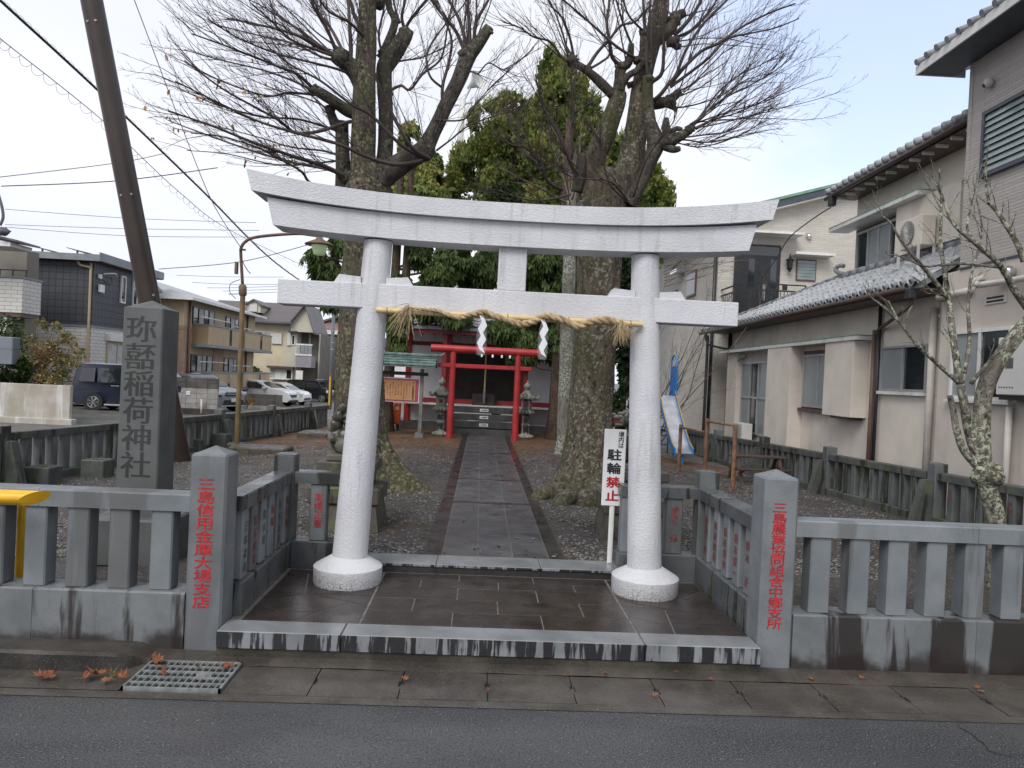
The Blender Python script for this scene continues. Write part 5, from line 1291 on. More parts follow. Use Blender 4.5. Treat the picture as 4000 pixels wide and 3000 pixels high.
# ---- further trunks near the hall
tb = thing('bare_tree', (2.12, 18.3, 0.15), 'slim pale lichen speckled trunk standing behind the old pollarded tree', 'tree')
mb = MB(); trunk(mb, [(2.14, 18.3, 0.02), (2.14, 18.3, 0.6), (2.10, 18.3, 2.0), (2.06, 18.3, 4.0), (2.0, 18.3, 6.5)], [0.34, 0.22, 0.20, 0.17, 0.12], 20, 6, .12, ((-2.6, .4, .6), (-1, .4, .4)), 3, .7); mb.obj('trunk', 'bark_lichen', tb, smooth=True)
mb = MB(); fan(mb, (2.0, 18.3, 6.4), (0, 0, 1), 9, .5, 2.6, .03, random.Random(4)); mb.obj('twigs', 'twig_pale', tb, smooth=True, fix=False)
# thin brown shrub of bare stems behind the right pillar
bs = thing('bare_shrub', (5.2, 22.0, 0.0), 'thicket of bare reddish stems behind the right pillar of the white gate', 'shrub')
mb = MB(); rg = random.Random(8)
for k in range(13): shoot(mb, (4.9 + rg.uniform(-.4, .4), 21.8 + rg.uniform(-.5, .5), 0.0), (rg.gauss(.25, .28), rg.gauss(0, .2), 1), rg.uniform(4.5, 6.6), .022, rg, 0, .02, nsub=11)
for k in range(9): shoot(mb, onY(2595, 1120 - 12 * k, 21.5), (1, rg.gauss(-.1, .2), rg.uniform(.1, .65)), rg.uniform(2, 3.4), .014, rg, 0, .04)
mb.obj('stems', 'twig_pale', bs, smooth=True, fix=False)

# ---- evergreens round the hall
def PX(x, y, Y): return onY(x, y, Y)
def evergreen(name, lab, base, top, Y, lobes, n, size, mode, mat, seed, tr=0.18, gap=0.05, gs=1.0, tmat='bark_cedar', cat_='tree', trunks=None):
    t_ = thing(name, base, lab, cat_)
    mb = MB()
    if trunks:
        for p in trunks: trunk(mb, p[0], p[1], 14, 5, .12, seed=seed)
    else:
        trunk(mb, [base, ((base[0] * .6 + top[0] * .4), base[1], base[2] + (top[2] - base[2]) * .45), top], [tr, tr * .7, tr * .15], 14, 6, .12, seed=seed)
    rg = random.Random(seed)
    L = [(PX(x, y, Y + dy), (rx * Y / FPX, (rd if rd else (rx + ry) / 2) * Y / FPX, ry * Y / FPX)) for (x, y, rx, ry, dy, rd) in lobes]
    for c, r_ in L:                                       # a limb into each mass of leaves
        s = Vector((base[0], base[1], max(base[2] + .5, c.z - r_[2] * 1.2)))
        limb(mb, [s, (s + c) / 2 + Vector((0, 0, -.15)), c], .05, .02, 6, 3)
    mb.obj('trunk', tmat, t_, smooth=True)
    mb = MB(); leaf_cloud(mb, L, n, size, mode, seed, gap, gs)
    if mode == 'up': spires(mb, L, 34, size * 1.25, seed + 1)
    mb.obj('crown', mat, t_, fix=False)
    return t_
evergreen('cypress_tree', 'tall pointed golden green cypress rising behind the gate beam', (3.2, 31.0, 0), PX(2150, 250, 31.0), 31.0,
    [(2145, 300, 38, 90, 0, 38), (2205, 335, 45, 85, .3, 45), (2260, 400, 50, 90, .2, 50), (2170, 420, 75, 110, -.3, 75), (2300, 470, 55, 80, 0, 60), (2220, 540, 115, 110, 0, 110), (2130, 620, 90, 90, -.4, 80), (2290, 640, 90, 90, .2, 90), (2200, 760, 140, 120, 0, 120), (2230, 930, 170, 140, .2, 130), (2110, 860, 90, 100, -.5, 90), (2240, 1090, 150, 110, .2, 120), (2330, 560, 60, 90, 0, 60), (2120, 520, 70, 90, 0, 70)], 44000, .18, 'up', 'leaf_golden', 31, .2, gap=.16, gs=.8)
evergreen('cypress_tree', 'broad golden green cypress clipped into rounded masses above the gate beam', (0.7, 32.0, 0), PX(1980, 480, 32.0), 32.0,
    [(1905, 480, 62, 60, 0, 60), (1990, 440, 60, 62, .2, 60), (1965, 560, 105, 85, -.3, 90), (2060, 540, 75, 80, .4, 80), (1880, 620, 80, 75, .2, 70), (1840, 690, 85, 75, -.2, 80), (1800, 640, 40, 55, .2, 40), (2020, 680, 110, 90, -.4, 90), (1930, 770, 130, 80, 0, 100), (2040, 830, 110, 90, 0, 100), (2090, 640, 90, 110, .3, 90), (2080, 470, 55, 60, .2, 55), (2110, 750, 100, 90, 0, 90), (1890, 850, 110, 70, 0, 90)], 44000, .17, 'up', 'leaf_golden', 32, .2, gap=.16, gs=.8)
evergreen('cypress_tree', 'golden cypress with a sloping flank showing right of the pollarded tree', (5.2, 31.5, -.1), PX(2440, 600, 31.5), 31.5,
    [(2420, 640, 85, 90, 0, 80), (2500, 700, 80, 95, .2, 80), (2560, 790, 70, 85, 0, 70), (2400, 760, 110, 110, -.3, 100), (2480, 860, 120, 100, 0, 110), (2450, 1010, 110, 120, 0, 100), (2590, 850, 45, 60, 0, 50)], 32000, .18, 'up', 'leaf_golden', 33, .18, gap=.16, gs=.8)
evergreen('evergreen_tree', 'yellow green evergreen with drooping sprays behind the left bare tree', (-2.4, 32.5, 0.1), PX(1640, 620, 32.5), 32.5,
    [(1600, 560, 42, 90, 0, 50), (1665, 640, 70, 60, .3, 60), (1700, 705, 85, 45, 0, 70), (1640, 760, 120, 50, -.2, 80), (1740, 770, 60, 45, 0, 60), (1580, 700, 55, 70, .2, 60), (1480, 760, 60, 40, 0, 50), (1380, 700, 40, 60, .3, 40), (1345, 760, 50, 45, 0, 50)], 18000, .20, 'droop', 'leaf_golden', 34, .15, gap=.1)
evergreen('cedar_tree', 'dark cedar with twin trunks and drooping boughs behind the left side of the gate', (-2.88, 23.0, 0.12), PX(1560, 780, 22.8), 22.8,
    [(1790, 1010, 95, 65, 0, 80), (1850, 1065, 95, 60, .3, 90), (1720, 1060, 75, 50, -.2, 70), (1905, 1000, 75, 65, .5, 70), (1640, 980, 40, 60, .2, 50), (1690, 1120, 65, 35, 0, 60), (1600, 870, 130, 60, 0, 100), (1760, 880, 110, 60, .2, 100), (1880, 900, 90, 60, .4, 90), (1560, 1110, 50, 40, 0, 60), (1545, 1250, 30, 60, 0, 40), (1575, 1225, 30, 45, -.2, 40), (1690, 1215, 60, 20, -.4, 50), (1780, 1235, 60, 22, -.6, 60), (1555, 1330, 26, 60, -.3, 40)], 15000, .22, 'droop', 'leaf_cedar', 35, gap=.06, gs=1.3,
    trunks=[([(-2.90, 23.0, -.05), (-2.86, 23.0, 1.5), (-2.80, 23.0, 4.5), (-2.75, 23.0, 9.0)], [.34, .17, .15, .09]), ([(-2.82, 23.0, 3.6), (-2.55, 23.0, 4.4), (-2.45, 23.0, 5.6), (-2.45, 23.0, 9.0)], [.12, .14, .13, .08])])
evergreen('cedar_tree', 'feathery cedar boughs hanging over the lamp beside the left bare trunk', (-3.6, 22.8, 0.1), PX(1300, 900, 22.8), 22.8,
    [(1270, 1040, 60, 45, 0, 60), (1215, 1030, 40, 40, .2, 40), (1310, 1070, 45, 35, 0, 50), (1240, 985, 45, 22, -.2, 40), (1310, 960, 40, 40, 0, 40), (1290, 1180, 40, 20, 0, 30)], 1500, .26, 'droop', 'leaf_cedar', 36, .14, gap=-.12, gs=1.6)
evergreen('cedar_tree', 'dark cedar with a bare shaggy trunk beside the hall and boughs hanging before its roof', (2.28, 22.6, 0.05), PX(2170, 700, 22.6), 22.6,
    [(2010, 1320, 85, 55, 0, 60), (1960, 1290, 60, 40, -.3, 50), (2080, 1350, 75, 45, .2, 60), (2130, 1300, 80, 60, .2, 60), (2030, 1390, 50, 40, 0, 40), (2190, 1330, 70, 90, .3, 60), (2160, 1080, 110, 80, .2, 90), (2230, 980, 100, 80, .3, 90), (2110, 1010, 70, 60, -.2, 70), (2250, 1180, 90, 110, .4, 80), (1900, 1275, 40, 26, -.4, 40), (2090, 1225, 90, 40, 0, 60)], 15000, .21, 'droop', 'leaf_cedar', 37, gap=.06, gs=1.3,
    trunks=[([(2.26, 22.6, -.1), (2.28, 22.6, 1.2), (2.3, 22.6, 4.0), (2.3, 22.6, 10.0)], [.36, .19, .17, .09]), ([(2.58, 22.9, -.1), (2.52, 22.9, 1.2), (2.5, 22.9, 4.0), (2.5, 22.9, 8.0)], [.26, .14, .12, .07])])
evergreen('evergreen_shrub', 'dark bushy evergreen filling the shade behind the old tree', (4.1, 21.5, 0.0), PX(2470, 1250, 21.5), 21.5,
    [(2450, 1600, 60, 90, 0, 60), (2480, 1440, 60, 110, .2, 60), (2440, 1330, 60, 90, 0, 60), (2500, 1620, 40, 80, .2, 50), (2460, 1720, 50, 40, 0, 50), (2450, 1180, 70, 80, 0, 60), (2420, 1060, 80, 70, .2, 60)], 5200, .16, 'leaf', 'leaf_dark', 38, .10, cat_='shrub')
evergreen('evergreen_shrub', 'bright green leafy shrub seen through the gate under the beam', (2.6, 30.6, 0.1), PX(2130, 1000, 30.6), 30.6,
    [(2110, 1060, 50, 45, 0, 50), (2070, 1110, 45, 40, 0, 50), (2150, 1110, 45, 40, 0, 45), (1960, 750, 45, 30, -1, 40), (1985, 775, 40, 30, -1, 40), (2060, 1020, 60, 60, 0, 50), (2170, 1040, 70, 60, 0, 50)], 4200, .22, 'leaf', 'leaf_green', 39, .08, cat_='shrub')

# ---- lichen-covered cherry in the right foreground
YC = 7.4
def C4(x, y, dy=0.0): return onY(3000 + x / 2.212, 1500 + y / 2.212, YC + dy)
def C2(x, y, dy=0.0): return onY(3000 + x / 2.212, 750 + y / 2.212, YC + dy)
ch = thing('cherry_tree', (5.38, YC, 0.25), 'small bare cherry tree crusted with pale green lichen behind the right fence', 'tree')
mb = MB()
trunk(mb, [(5.40, YC, 0.15), (5.36, YC, 0.55), C4(1960, 1150), C4(1915, 950), C4(1905, 860)], [0.125, 0.098, 0.092, 0.088, 0.10], 18, 6, .16, seed=1)
mb.ell(C4(1900, 790), (.155, .13, .125), 16, 10, rough=.5, seed=3)
trunk(mb, [C4(1890, 800), C4(1850, 600), C4(1845, 420), C4(1850, 250), C4(1865, 100), C2(1920, 1580), C2(2020, 1410), C2(2120, 1270), C2(2240, 1130), C2(2400, 980)], [.10, .085, .082, .08, .078, .08, .075, .075, .07, .06], 16, 5, .16, seed=6)
trunk(mb, [C4(1840, 690), C4(1770, 520), C4(1720, 330), C4(1690, 150), C4(1660, 0)], [.06, .052, .046, .042, .038], 12, 5, .12, seed=7)
trunk(mb, [C4(1800, 700), C4(1690, 570), C4(1630, 400), C4(1600, 230), C4(1570, 100)], [.045, .038, .034, .03, .028], 10, 5, .12, seed=8)
mb.obj('trunk', 'bark_cherry', ch, smooth=True)
mb = MB(); rg = random.Random(77)
def cb_(pts, r0, r1, ns, L=.5):
    P = cat([C2(*p) for p in pts], 5); mb.tube(P, lerp_list([r0, r1], len(P)), 7)
    for _ in range(ns):
        f = rg.uniform(.15, 1); k = min(len(P) - 2, int(f * (len(P) - 1))); t_ = (P[k + 1] - P[k]).normalized(); ax = t_.orthogonal().normalized(); ax.rotate(Matrix.Rotation(rg.uniform(0, 6.28), 3, t_))
        shoot(mb, P[k], t_ + ax * rg.uniform(.4, .9) + Vector((0, 0, .25)), L * rg.uniform(.4, 1.2), r1 * .75, rg, 1, .05, nsub=2, wig=.12)
cb_([(1660, 1659, 0), (1620, 1400, 0), (1590, 1150, .05), (1560, 900, .1), (1520, 650, .1), (1490, 400, .15), (1500, 100, .2), (1480, -200, .2)], .038, .010, 9)
cb_([(1570, 940, .1), (1400, 720, 0), (1260, 560, -.1), (1150, 420, -.15), (1060, 270, -.2), (980, 205, -.25)], .026, .006, 7)
cb_([(1560, 900, .1), (1450, 880, .1), (1380, 820, .1), (1250, 730, .1)], .014, .006, 4)
cb_([(1650, 1650, 0), (1480, 1500, -.1), (1300, 1330, -.2), (1180, 1180, -.25), (1110, 1080, -.3), (1040, 940, -.3)], .024, .008, 6, .35)
cb_([(1130, 1120, -.3), (980, 980, -.35), (900, 920, -.4), (850, 860, -.4)], .014, .006, 4, .3)
cb_([(1180, 1170, -.25), (1210, 1050, -.3), (1250, 980, -.3)], .014, .008, 2, .25)
cb_([(1680, 1640, 0), (1740, 1300, .1), (1730, 1000, .2), (1760, 700, .3), (1850, 350, .4), (1800, 50, .4)], .024, .007, 8, .5)
cb_([(1750, 1659, -.1), (1900, 1480, -.2), (2000, 1380, -.3)], .022, .012, 4, .4)
cb_([(2240, 1000, 0), (2130, 850, -.1), (2010, 640, -.2), (1800, 450, -.3), (1600, 270, -.3), (1500, 30, -.3), (1420, -150, -.3)], .040, .008, 12, .5)
cb_([(2212, 600, .1), (2140, 420, .1), (2000, 200, .1), (1900, 50, .1), (1880, -250, .1)], .032, .010, 10, .5)
cb_([(1990, 650, -.2), (1700, 620, -.3), (1500, 630, -.3), (1350, 640, -.3), (1100, 545, -.3), (1000, 570, -.3)], .016, .005, 7, .35)
cb_([(1780, 420, -.3), (1720, 300, -.3), (1760, 100, -.3), (1800, -100, -.3)], .014, .006, 6, .4)
mb.obj('branches', 'bark_cherry', ch, smooth=True, fix=False)
# ------------------------------------------------------------------ guardian statues
def komainu(cx, cy, face, lab, group, hz):
    """face: +1 looks to +x; plinth of stacked stones, sitting beast with curled mane"""
    k = thing('guardian_statue', (cx, cy, gz(cx, cy)), lab, 'statue', group); g0 = gz(cx, cy) - 0.06
    mb = MB(); i = 0
    for z, w in ((g0, .42), (0.56, .36)):
        for x, y in ((-w, -w), (w, -w), (w, w), (-w, w)): mb.v.append((cx + x, cy + y, z))
    for j in range(4): mb.f.append((j, (j + 1) % 4, 4 + (j + 1) % 4, 4 + j))
    mb.f += [(3, 2, 1, 0), (4, 5, 6, 7)]
    mb.obj('plinth_foot', 'mossy_stone', k)
    MB().box(cx - .40, cx + .40, cy - .40, cy + .40, .565, .765, .02).obj('plinth_slab', 'mossy_stone', k)
    MB().box(cx - .27, cx + .27, cy - .29, cy + .29, .768, hz - .12, .015).obj('plinth_block', 'mossy_stone', k)
    MB().box(cx - .33, cx + .33, cy - .35, cy + .35, hz - .118, hz, .012).obj('plinth_cap', 'mossy_stone', k)
    MB().box(cx - .24, cx + .24, cy - .26, cy + .26, hz + .002, hz + .075, .01).obj('statue_base', 'statue_stone', k)
    z = hz + .07; f = face
    mb = MB()
    mb.ell((cx - f * .07, cy, z + .15), (.19, .13, .17), 14, 10, rough=.25, seed=1)       # haunches
    mb.ell((cx + f * .05, cy, z + .27), (.13, .125, .22), 14, 10, Matrix.Rotation(-f * .25, 3, 'Y'), .2, 2)    # chest
    for s in (-1, 1):
        mb.tube(cat([(cx + f * .11, cy + s * .085, z + .34), (cx + f * .15, cy + s * .09, z + .17), (cx + f * .155, cy + s * .09, z + .02)], 4), [.062, .058, .052, .05, .046, .045, .044, .046, .05], 10)
        mb.ell((cx + f * .18, cy + s * .09, z + .025), (.06, .045, .035), 10, 6)
        mb.ell((cx - f * .05, cy + s * .13, z + .10), (.12, .06, .10), 10, 8, rough=.2)
        mb.ell((cx + f * .05, cy + s * .14, z + .025), (.08, .04, .035), 10, 6)
    mb.obj('body', 'statue_stone', k, smooth=True)
    mb = MB(); hx, hz2 = cx + f * .12, z + .52
    mb.ell((hx, cy, hz2), (.115, .11, .105), 16, 12, rough=.2, seed=5)
    mb.box(min(hx + f * .06, hx + f * .18), max(hx + f * .06, hx + f * .18), cy - .065, cy + .065, hz2 - .015, hz2 + .045, .02)
    mb.box(min(hx + f * .05, hx + f * .16), max(hx + f * .05, hx + f * .16), cy - .06, cy + .06, hz2 - .095, hz2 - .05, .018)
    mb.ell((hx + f * .17, cy, hz2 + .045), (.03, .045, .022), 8, 6)
    for s in (-1, 1):
        mb.ell((hx + f * .075, cy + s * .06, hz2 + .06), (.045, .035, .022), 8, 6)
        mb.ell((hx - f * .02, cy + s * .10, hz2 + .05), (.045, .02, .055), 8, 6)
    hd = mb.obj('head', 'statue_stone', k, smooth=True)
    mb = MB()
    for s in (-1, 1): mb.ell((hx + f * .095, cy + s * .066, hz2 + .032), (.020, .016, .018), 10, 8)
    mb.obj('eyes', 'lantern_stone', hd, smooth=True)
    MB().box(min(hx + f * .04, hx + f * .165), max(hx + f * .04, hx + f * .165), cy - .05, cy + .05, hz2 - .052, hz2 - .014).obj('mouth', 'dark_red', hd)
    mb = MB(); rg = random.Random(int(cx * 10))
    for q in range(26):
        a = rg.uniform(0, 6.28); ph = rg.uniform(.2, 2.4)
        p = Vector((hx - f * (.02 + .11 * math.sin(ph) * abs(math.cos(a))), cy + .13 * math.sin(ph) * math.sin(a), hz2 - .03 + .11 * math.cos(ph)))
        mb.ell(p, (.038, .038, .036), 8, 6, rough=.4, seed=q)
    for q in range(9): mb.ell((cx - f * .05 + rg.gauss(0, .03), cy + rg.gauss(0, .07), z + .36 + rg.gauss(0, .05)), (.042, .042, .04), 8, 6, rough=.4, seed=q)
    mb.obj('mane', 'statue_stone', k, smooth=True)
    mb = MB()
    for q, (dx, dz, r1_, r2_) in enumerate(((.17, .20, .10, .12), (.19, .32, .085, .12), (.15, .43, .07, .10), (.13, .52, .045, .07))):
        for e_ in (-1, 0, 1): mb.ell((cx - f * dx, cy + e_ * .055, z + dz), (r1_, r1_ * .7, r2_ * .8), 10, 8, rough=.5, seed=q * 3 + e_)
    for q in range(4): mb.ell((cx - f * .2, cy - .09 + .06 * q, z + .17 + .05 * (q % 2)), (.05, .05, .05), 9, 7, rough=.3, seed=q)
    mb.obj('tail', 'statue_stone', k, smooth=True)
komainu(-1.49, 8.80, 1, 'mossy stone guardian beast facing the path from its plinth behind the left pillar', 'stone guardian beasts on plinths', 1.04)
komainu(1.90, 8.86, -1, 'stone guardian beast with open red mouth on its plinth behind the bicycle notice', 'stone guardian beasts on plinths', 1.07)

# ------------------------------------------------------------------ red gate, lanterns, board
RY = 21.2
rt_ = thing('torii', (0.1, RY, 0.27), 'slender red painted torii gate standing before the hall', 'torii gate')
for s in (-1, 1):
    MB().tube([(0.10 + s * .935, RY, 0.15), (0.10 + s * .925, RY, 2.75)], [.098, .082], 24).obj('pillar', 'red_paint', rt_, smooth=0.6)
MB().tube([(-1.47, RY, 2.815), (1.66, RY, 2.795)], .112, 24).obj('top_lintel', 'red_paint', rt_, smooth=0.6)
MB().box(-1.24, 1.44, RY - .05, RY + .05, 2.275, 2.40, .02).obj('tie_beam', 'red_paint', rt_)
mb = MB()
for x in (-.02, .29, .55, .78): mb.box(x - .025, x + .025, RY - .13, RY - .115, 2.62, 2.70)
mb.obj('paper_tags', 'paper', rt_)
def lantern(cx, cy, lab, grp):
    L = thing('stone_lantern', (cx, cy, 0.26), lab, 'stone lantern', grp); z = .26
    mb = MB(); mb.lathe([(.20, 0), (.235, .02), (.245, .05), (.20, .10), (.13, .14), (.115, .15)], (cx, cy, z), 16)
    for k in range(10): a = k * .628; mb.ell((cx + .19 * math.cos(a), cy + .19 * math.sin(a), z + .055), (.07, .07, .055), 7, 5)
    mb.obj('foot', 'lantern_stone', L, smooth=0.8)
    sh = MB().lathe([(.115, .14), (.112, .20), (.108, .36), (.132, .38), (.132, .42), (.108, .44), (.105, .62), (.115, .69), (.14, .70)], (cx, cy, z), 18).obj('shaft', 'lantern_stone', L, smooth=0.7)
    writing('inscription', '献燈', sh, 'ink_black', (cx, cy - .113, z + .70), (1, 0, 0), (0, 0, -1), .17, .28, (0, -1, 0), bold=.035)
    mb = MB(); mb.lathe([(.13, .70), (.20, .74), (.24, .80), (.235, .86), (.16, .88)], (cx, cy, z), 6)
    for k in range(12): a = k * .5236; mb.ell((cx + .20 * math.cos(a), cy + .20 * math.sin(a), z + .79), (.055, .055, .06), 6, 5)
    mb.obj('platform', 'lantern_stone', L, smooth=0.6)
    fb = MB().lathe([(.15, .88), (.158, .90), (.158, 1.13), (.15, 1.16)], (cx, cy, z), 6).obj('fire_box', 'lantern_stone', L)
    MB().box(cx - .055, cx + .055, cy - .145, cy - .137, z + .97, z + 1.08).obj('window', 'dark_red', fb)
    mb = MB(); mb.lathe([(.26, 1.17), (.30, 1.20), (.27, 1.24), (.18, 1.33), (.10, 1.42), (.07, 1.44)], (cx, cy, z), 6)
    for k in range(6):
        a = k * math.pi / 3; c_, s_ = math.cos(a), math.sin(a)
        mb.tube(cat([(cx + .17 * c_, cy + .17 * s_, z + 1.25), (cx + .28 * c_, cy + .28 * s_, z + 1.20), (cx + .345 * c_, cy + .345 * s_, z + 1.245), (cx + .32 * c_, cy + .32 * s_, z + 1.30)], 4), lerp_list([.045, .05, .042, .025], 13), 8)
    mb.obj('roof', 'lantern_stone', L, smooth=0.7)
    MB().lathe([(.06, 1.43), (.075, 1.46), (.055, 1.49), (.085, 1.50), (.11, 1.55), (.10, 1.62), (.05, 1.665), (.022, 1.69), (.014, 1.76)], (cx, cy, z), 16).obj('finial', 'lantern_stone', L, smooth=0.9)
lantern(-1.15, 22.05, 'grey stone lantern standing beside the notice board before the hall', 'stone lanterns before the hall')
lantern(1.40, 22.35, 'grey stone lantern standing beside the shaggy cedar trunk', 'stone lanterns before the hall')
nbd = thing('notice_board', (-2.3, 21.0, 0.27), 'roofed notice board with brown panel of small writing and patinated copper roof', 'notice board')
for x in (-1.67, -2.95):
    p = MB().box(x - .05, x + .05, 20.95, 21.05, .38, 2.2, .006).obj('post', 'grey_wood', nbd)
    mb = MB()
    for z, w in ((.20, .14), (.41, .115)): mb.v += [(x - w, 21 - w, z), (x + w, 21 - w, z), (x + w, 21 + w, z), (x - w, 21 + w, z)]
    for j in range(4): mb.f.append((j, (j + 1) % 4, 4 + (j + 1) % 4, 4 + j))
    mb.f.append((4, 5, 6, 7)); mb.obj('footing', 'granite_side', p)
MB().box(-3.2, -1.50, 20.93, 21.07, 2.0, 2.10, .005).obj('beam', 'dark_wood', nbd)
bdp = MB().box(-2.93, -1.72, 20.97, 21.03, 1.24, 1.93, .006).obj('board', 'sign_white', nbd)
MB().box(-2.90, -1.75, 20.955, 20.969, 1.27, 1.90).obj('backing', 'notice_magenta', bdp)
MB().box(-2.88, -1.835, 20.94, 20.953, 1.30, 1.855).obj('panel', 'notice_brown', bdp)
writing('title', '正一位珎嚭稲荷神社', bdp, 'ink_black', (-1.90, 20.939, 1.82), (1, 0, 0), (0, 0, -1), .05, .055, (0, -1, 0), bold=.03)
tx = ['由緒', '稲荷大神を祀る', '五穀豊穣商売繁盛', '御祭神宇迦之御魂', '例祭日二月初午', '境内社殿改築', '氏子一同之を奉', '神域静かに参拝', '大場町内会', '昭和五十八年', '大場']
for k, s_ in enumerate(tx): writing('text_column', s_, bdp, 'ink_black', (-2.0 - .077 * k, 20.939, 1.80 - .05 * (k % 3)), (1, 0, 0), (0, 0, -1), .036, .046, (0, -1, 0), bold=0)
mb = MB()
for s in (-1, 1): mb.prism([(21.0, 2.56), (21.0, 2.52), (21.0 + s * .48, 2.24), (21.0 + s * .48, 2.29)], -3.4, -1.28, 'x')
rf = mb.obj('roof', 'copper_green', nbd)
for j in range(4):
    z = 2.27 + .075 * j; y = 21 - .49 + .128 * j
    for q in range(5): xx = -3.4 + .424 * q + (.2 if j % 2 else 0); MB().box(xx, min(-1.27, xx + .418), y - .015, y + .11, z + .02, z + .05).obj('roof_sheet', 'copper_green', rf)
MB().box(-3.45, -1.22, 20.92, 21.08, 2.55, 2.63, .02).obj('ridge', 'copper_green', rf)
MB().prism([(-1.24, 2.58), (-1.10, 2.62), (-1.06, 2.70), (-1.14, 2.65), (-1.24, 2.64)], 20.97, 21.03, 'y').obj('ridge_end', 'copper_green', rf)
fx = thing('extinguisher_cabinet', (-2.73, 23.5, 0.27), 'bright orange fire extinguisher cabinet with white lettering behind the notice board', 'cabinet')
MB().box(-2.965, -2.51, 23.5, 23.78, .44, 1.10, .015).obj('case', 'orange_paint', fx)
MB().box(-2.93, -2.55, 23.488, 23.4995, .47, 1.07, .004).obj('door', 'orange_paint', fx)
MB().box(-2.80, -2.70, 23.484, 23.4878, 1.01, 1.04).obj('plate', 'ink_white', fx)
writing('lettering', '消 火 器', fx, 'ink_white', (-2.74, 23.487, .99), (1, 0, 0), (0, 0, -1), .10, .10, (0, -1, 0), vertical=False, bold=.03)
MB().box(-2.955, -2.93, 23.475, 23.4875, .72, .80).obj('handle', 'black_metal', fx)
mb = MB()
for x in (-2.90, -2.58): mb.box(x - .03, x + .03, 23.55, 23.75, .2, .44)
mb.obj('stand', 'black_metal', fx)

# ------------------------------------------------------------------ the hall
HY = 24.6; HXc = 0.10
h = thing('shrine_hall', (HXc, HY, 0.2), 'white plastered shrine hall with red posts, dark lattice doors and tiled roof', 'shrine hall')
HW = 2.46
wl = MB()
wl.box(HXc - HW, HXc - 1.25, HY, HY + .12, 1.28, 3.0); wl.box(HXc + 1.25, HXc + HW + .3, HY, HY + .12, 1.28, 3.0); wl.box(HXc - HW, HXc + HW + .3, HY, HY + .12, 3.13, 3.75)
wl.box(HXc - HW, HXc - HW + .12, HY + .12, HY + 5, .5, 3.75); wl.box(HXc + HW + .18, HXc + HW + .3, HY + .12, HY + 5, .5, 3.75)
wl.obj('wall', 'plaster_white', h)
MB().box(HXc - HW, HXc - 1.0, HY + .05, HY + .15, .52, 1.10).obj('skirting', 'plaster_white', h); MB().box(HXc + 1.3, HXc + HW + .3, HY + .05, HY + .15, .52, 1.10).obj('skirting', 'plaster_white', h)
MB().box(HXc - 2.85, HXc + 3.0, HY - .15, HY + 5.2, .05, .50).obj('foundation', 'block_dark', h)
for x in (HXc - HW - .06, HXc - 1.20, HXc + 1.22, HXc + HW + .32): MB().box(x - .085, x + .085, HY - .05, HY + .10, .5, 3.75, .01).obj('post', 'red_paint', h)
MB().box(HXc - HW, HXc + HW + .3, HY - .03, HY + .05, 3.0, 3.13, .006).obj('head_beam', 'dark_red', h)
MB().box(HXc - HW, HXc + HW + .3, HY - .03, HY + .05, 1.13, 1.28, .006).obj('sill_beam', 'red_paint', h)
MB().box(HXc - HW - .1, HXc + HW + .35, HY - .75, HY + .02, 1.085, 1.125, .004).obj('veranda', 'trim_white', h)
mb = MB()
for k in range(5): x = HXc - HW + .35 + .42 * k; mb.box(x - .005, x + .005, HY - .004, HY, 3.14, 3.74)
mb.obj('plaster_joints', 'ink_grey', h)
# lattice doors in the dark porch
dr = MB().box(HXc - 1.12, HXc + 1.14, HY + .35, HY + .40, 1.28, 3.0).obj('door', 'dark_wood', h)
for k in range(17):
    x = HXc - 1.10 + 2.22 * k / 16; MB().box(x - .018, x + .018, HY + .325, HY + .349, 1.28, 3.0).obj('lattice_bar', 'dark_wood', dr)
for z in (1.30, 1.62, 1.95, 2.30, 2.98): MB().box(HXc - 1.12, HXc + 1.14, HY + .315, HY + .3245, z - .03, z + .03).obj('lattice_rail', 'dark_wood', dr)
MB().box(HXc - 1.2, HXc + 1.2, HY + .02, HY + .35, 1.2, 1.275).obj('threshold', 'dark_red', h)
# steps with number plates
for k in range(4):
    z1 = 1.08 - .215 * k; y0 = HY - .95 - .30 * k
    s_ = MB().box(HXc - 1.15, HXc + 1.12, y0, y0 + .34, z1 - .19, z1, .008).obj('step', 'step_wood', h)
    if k < 3:
        pt = MB().box(.0, .27, y0 - .012, y0 - .001, z1 - .135, z1 - .045).obj('plate', 'ink_white', s_)
        writing('lettering', '土足厳禁', pt, 'ink_black', (.135, y0 - .012, z1 - .06), (1, 0, 0), (0, 0, -1), .05, .06, (0, -1, 0), vertical=False, bold=.02)
bx_ = MB().box(-.27, .46, HY - .55, HY - .10, 1.13, 1.50, .012).obj('offering_box', 'dark_wood', h)
writing('lettering', '納', bx_, 'ink_black', (-.05, HY - .551, 1.43), (1, 0, 0), (0, 0, -1), .21, .2, (0, -1, 0), bold=.04)
writing('lettering', '奉', bx_, 'ink_black', (.27, HY - .551, 1.43), (1, 0, 0), (0, 0, -1), .21, .2, (0, -1, 0), bold=.04)
MB().tube([(.12, HY - .72, 3.2), (.12, HY - .72, 1.6)], .028, 10).obj('bell_rope', 'straw', h); MB().tube([(.12, HY - .72, 1.6), (.12, HY - .72, 1.42), (.12, HY - .72, 1.2)], [.05, .045, .03], 10).obj('rope_grip', 'grey_wood', h)
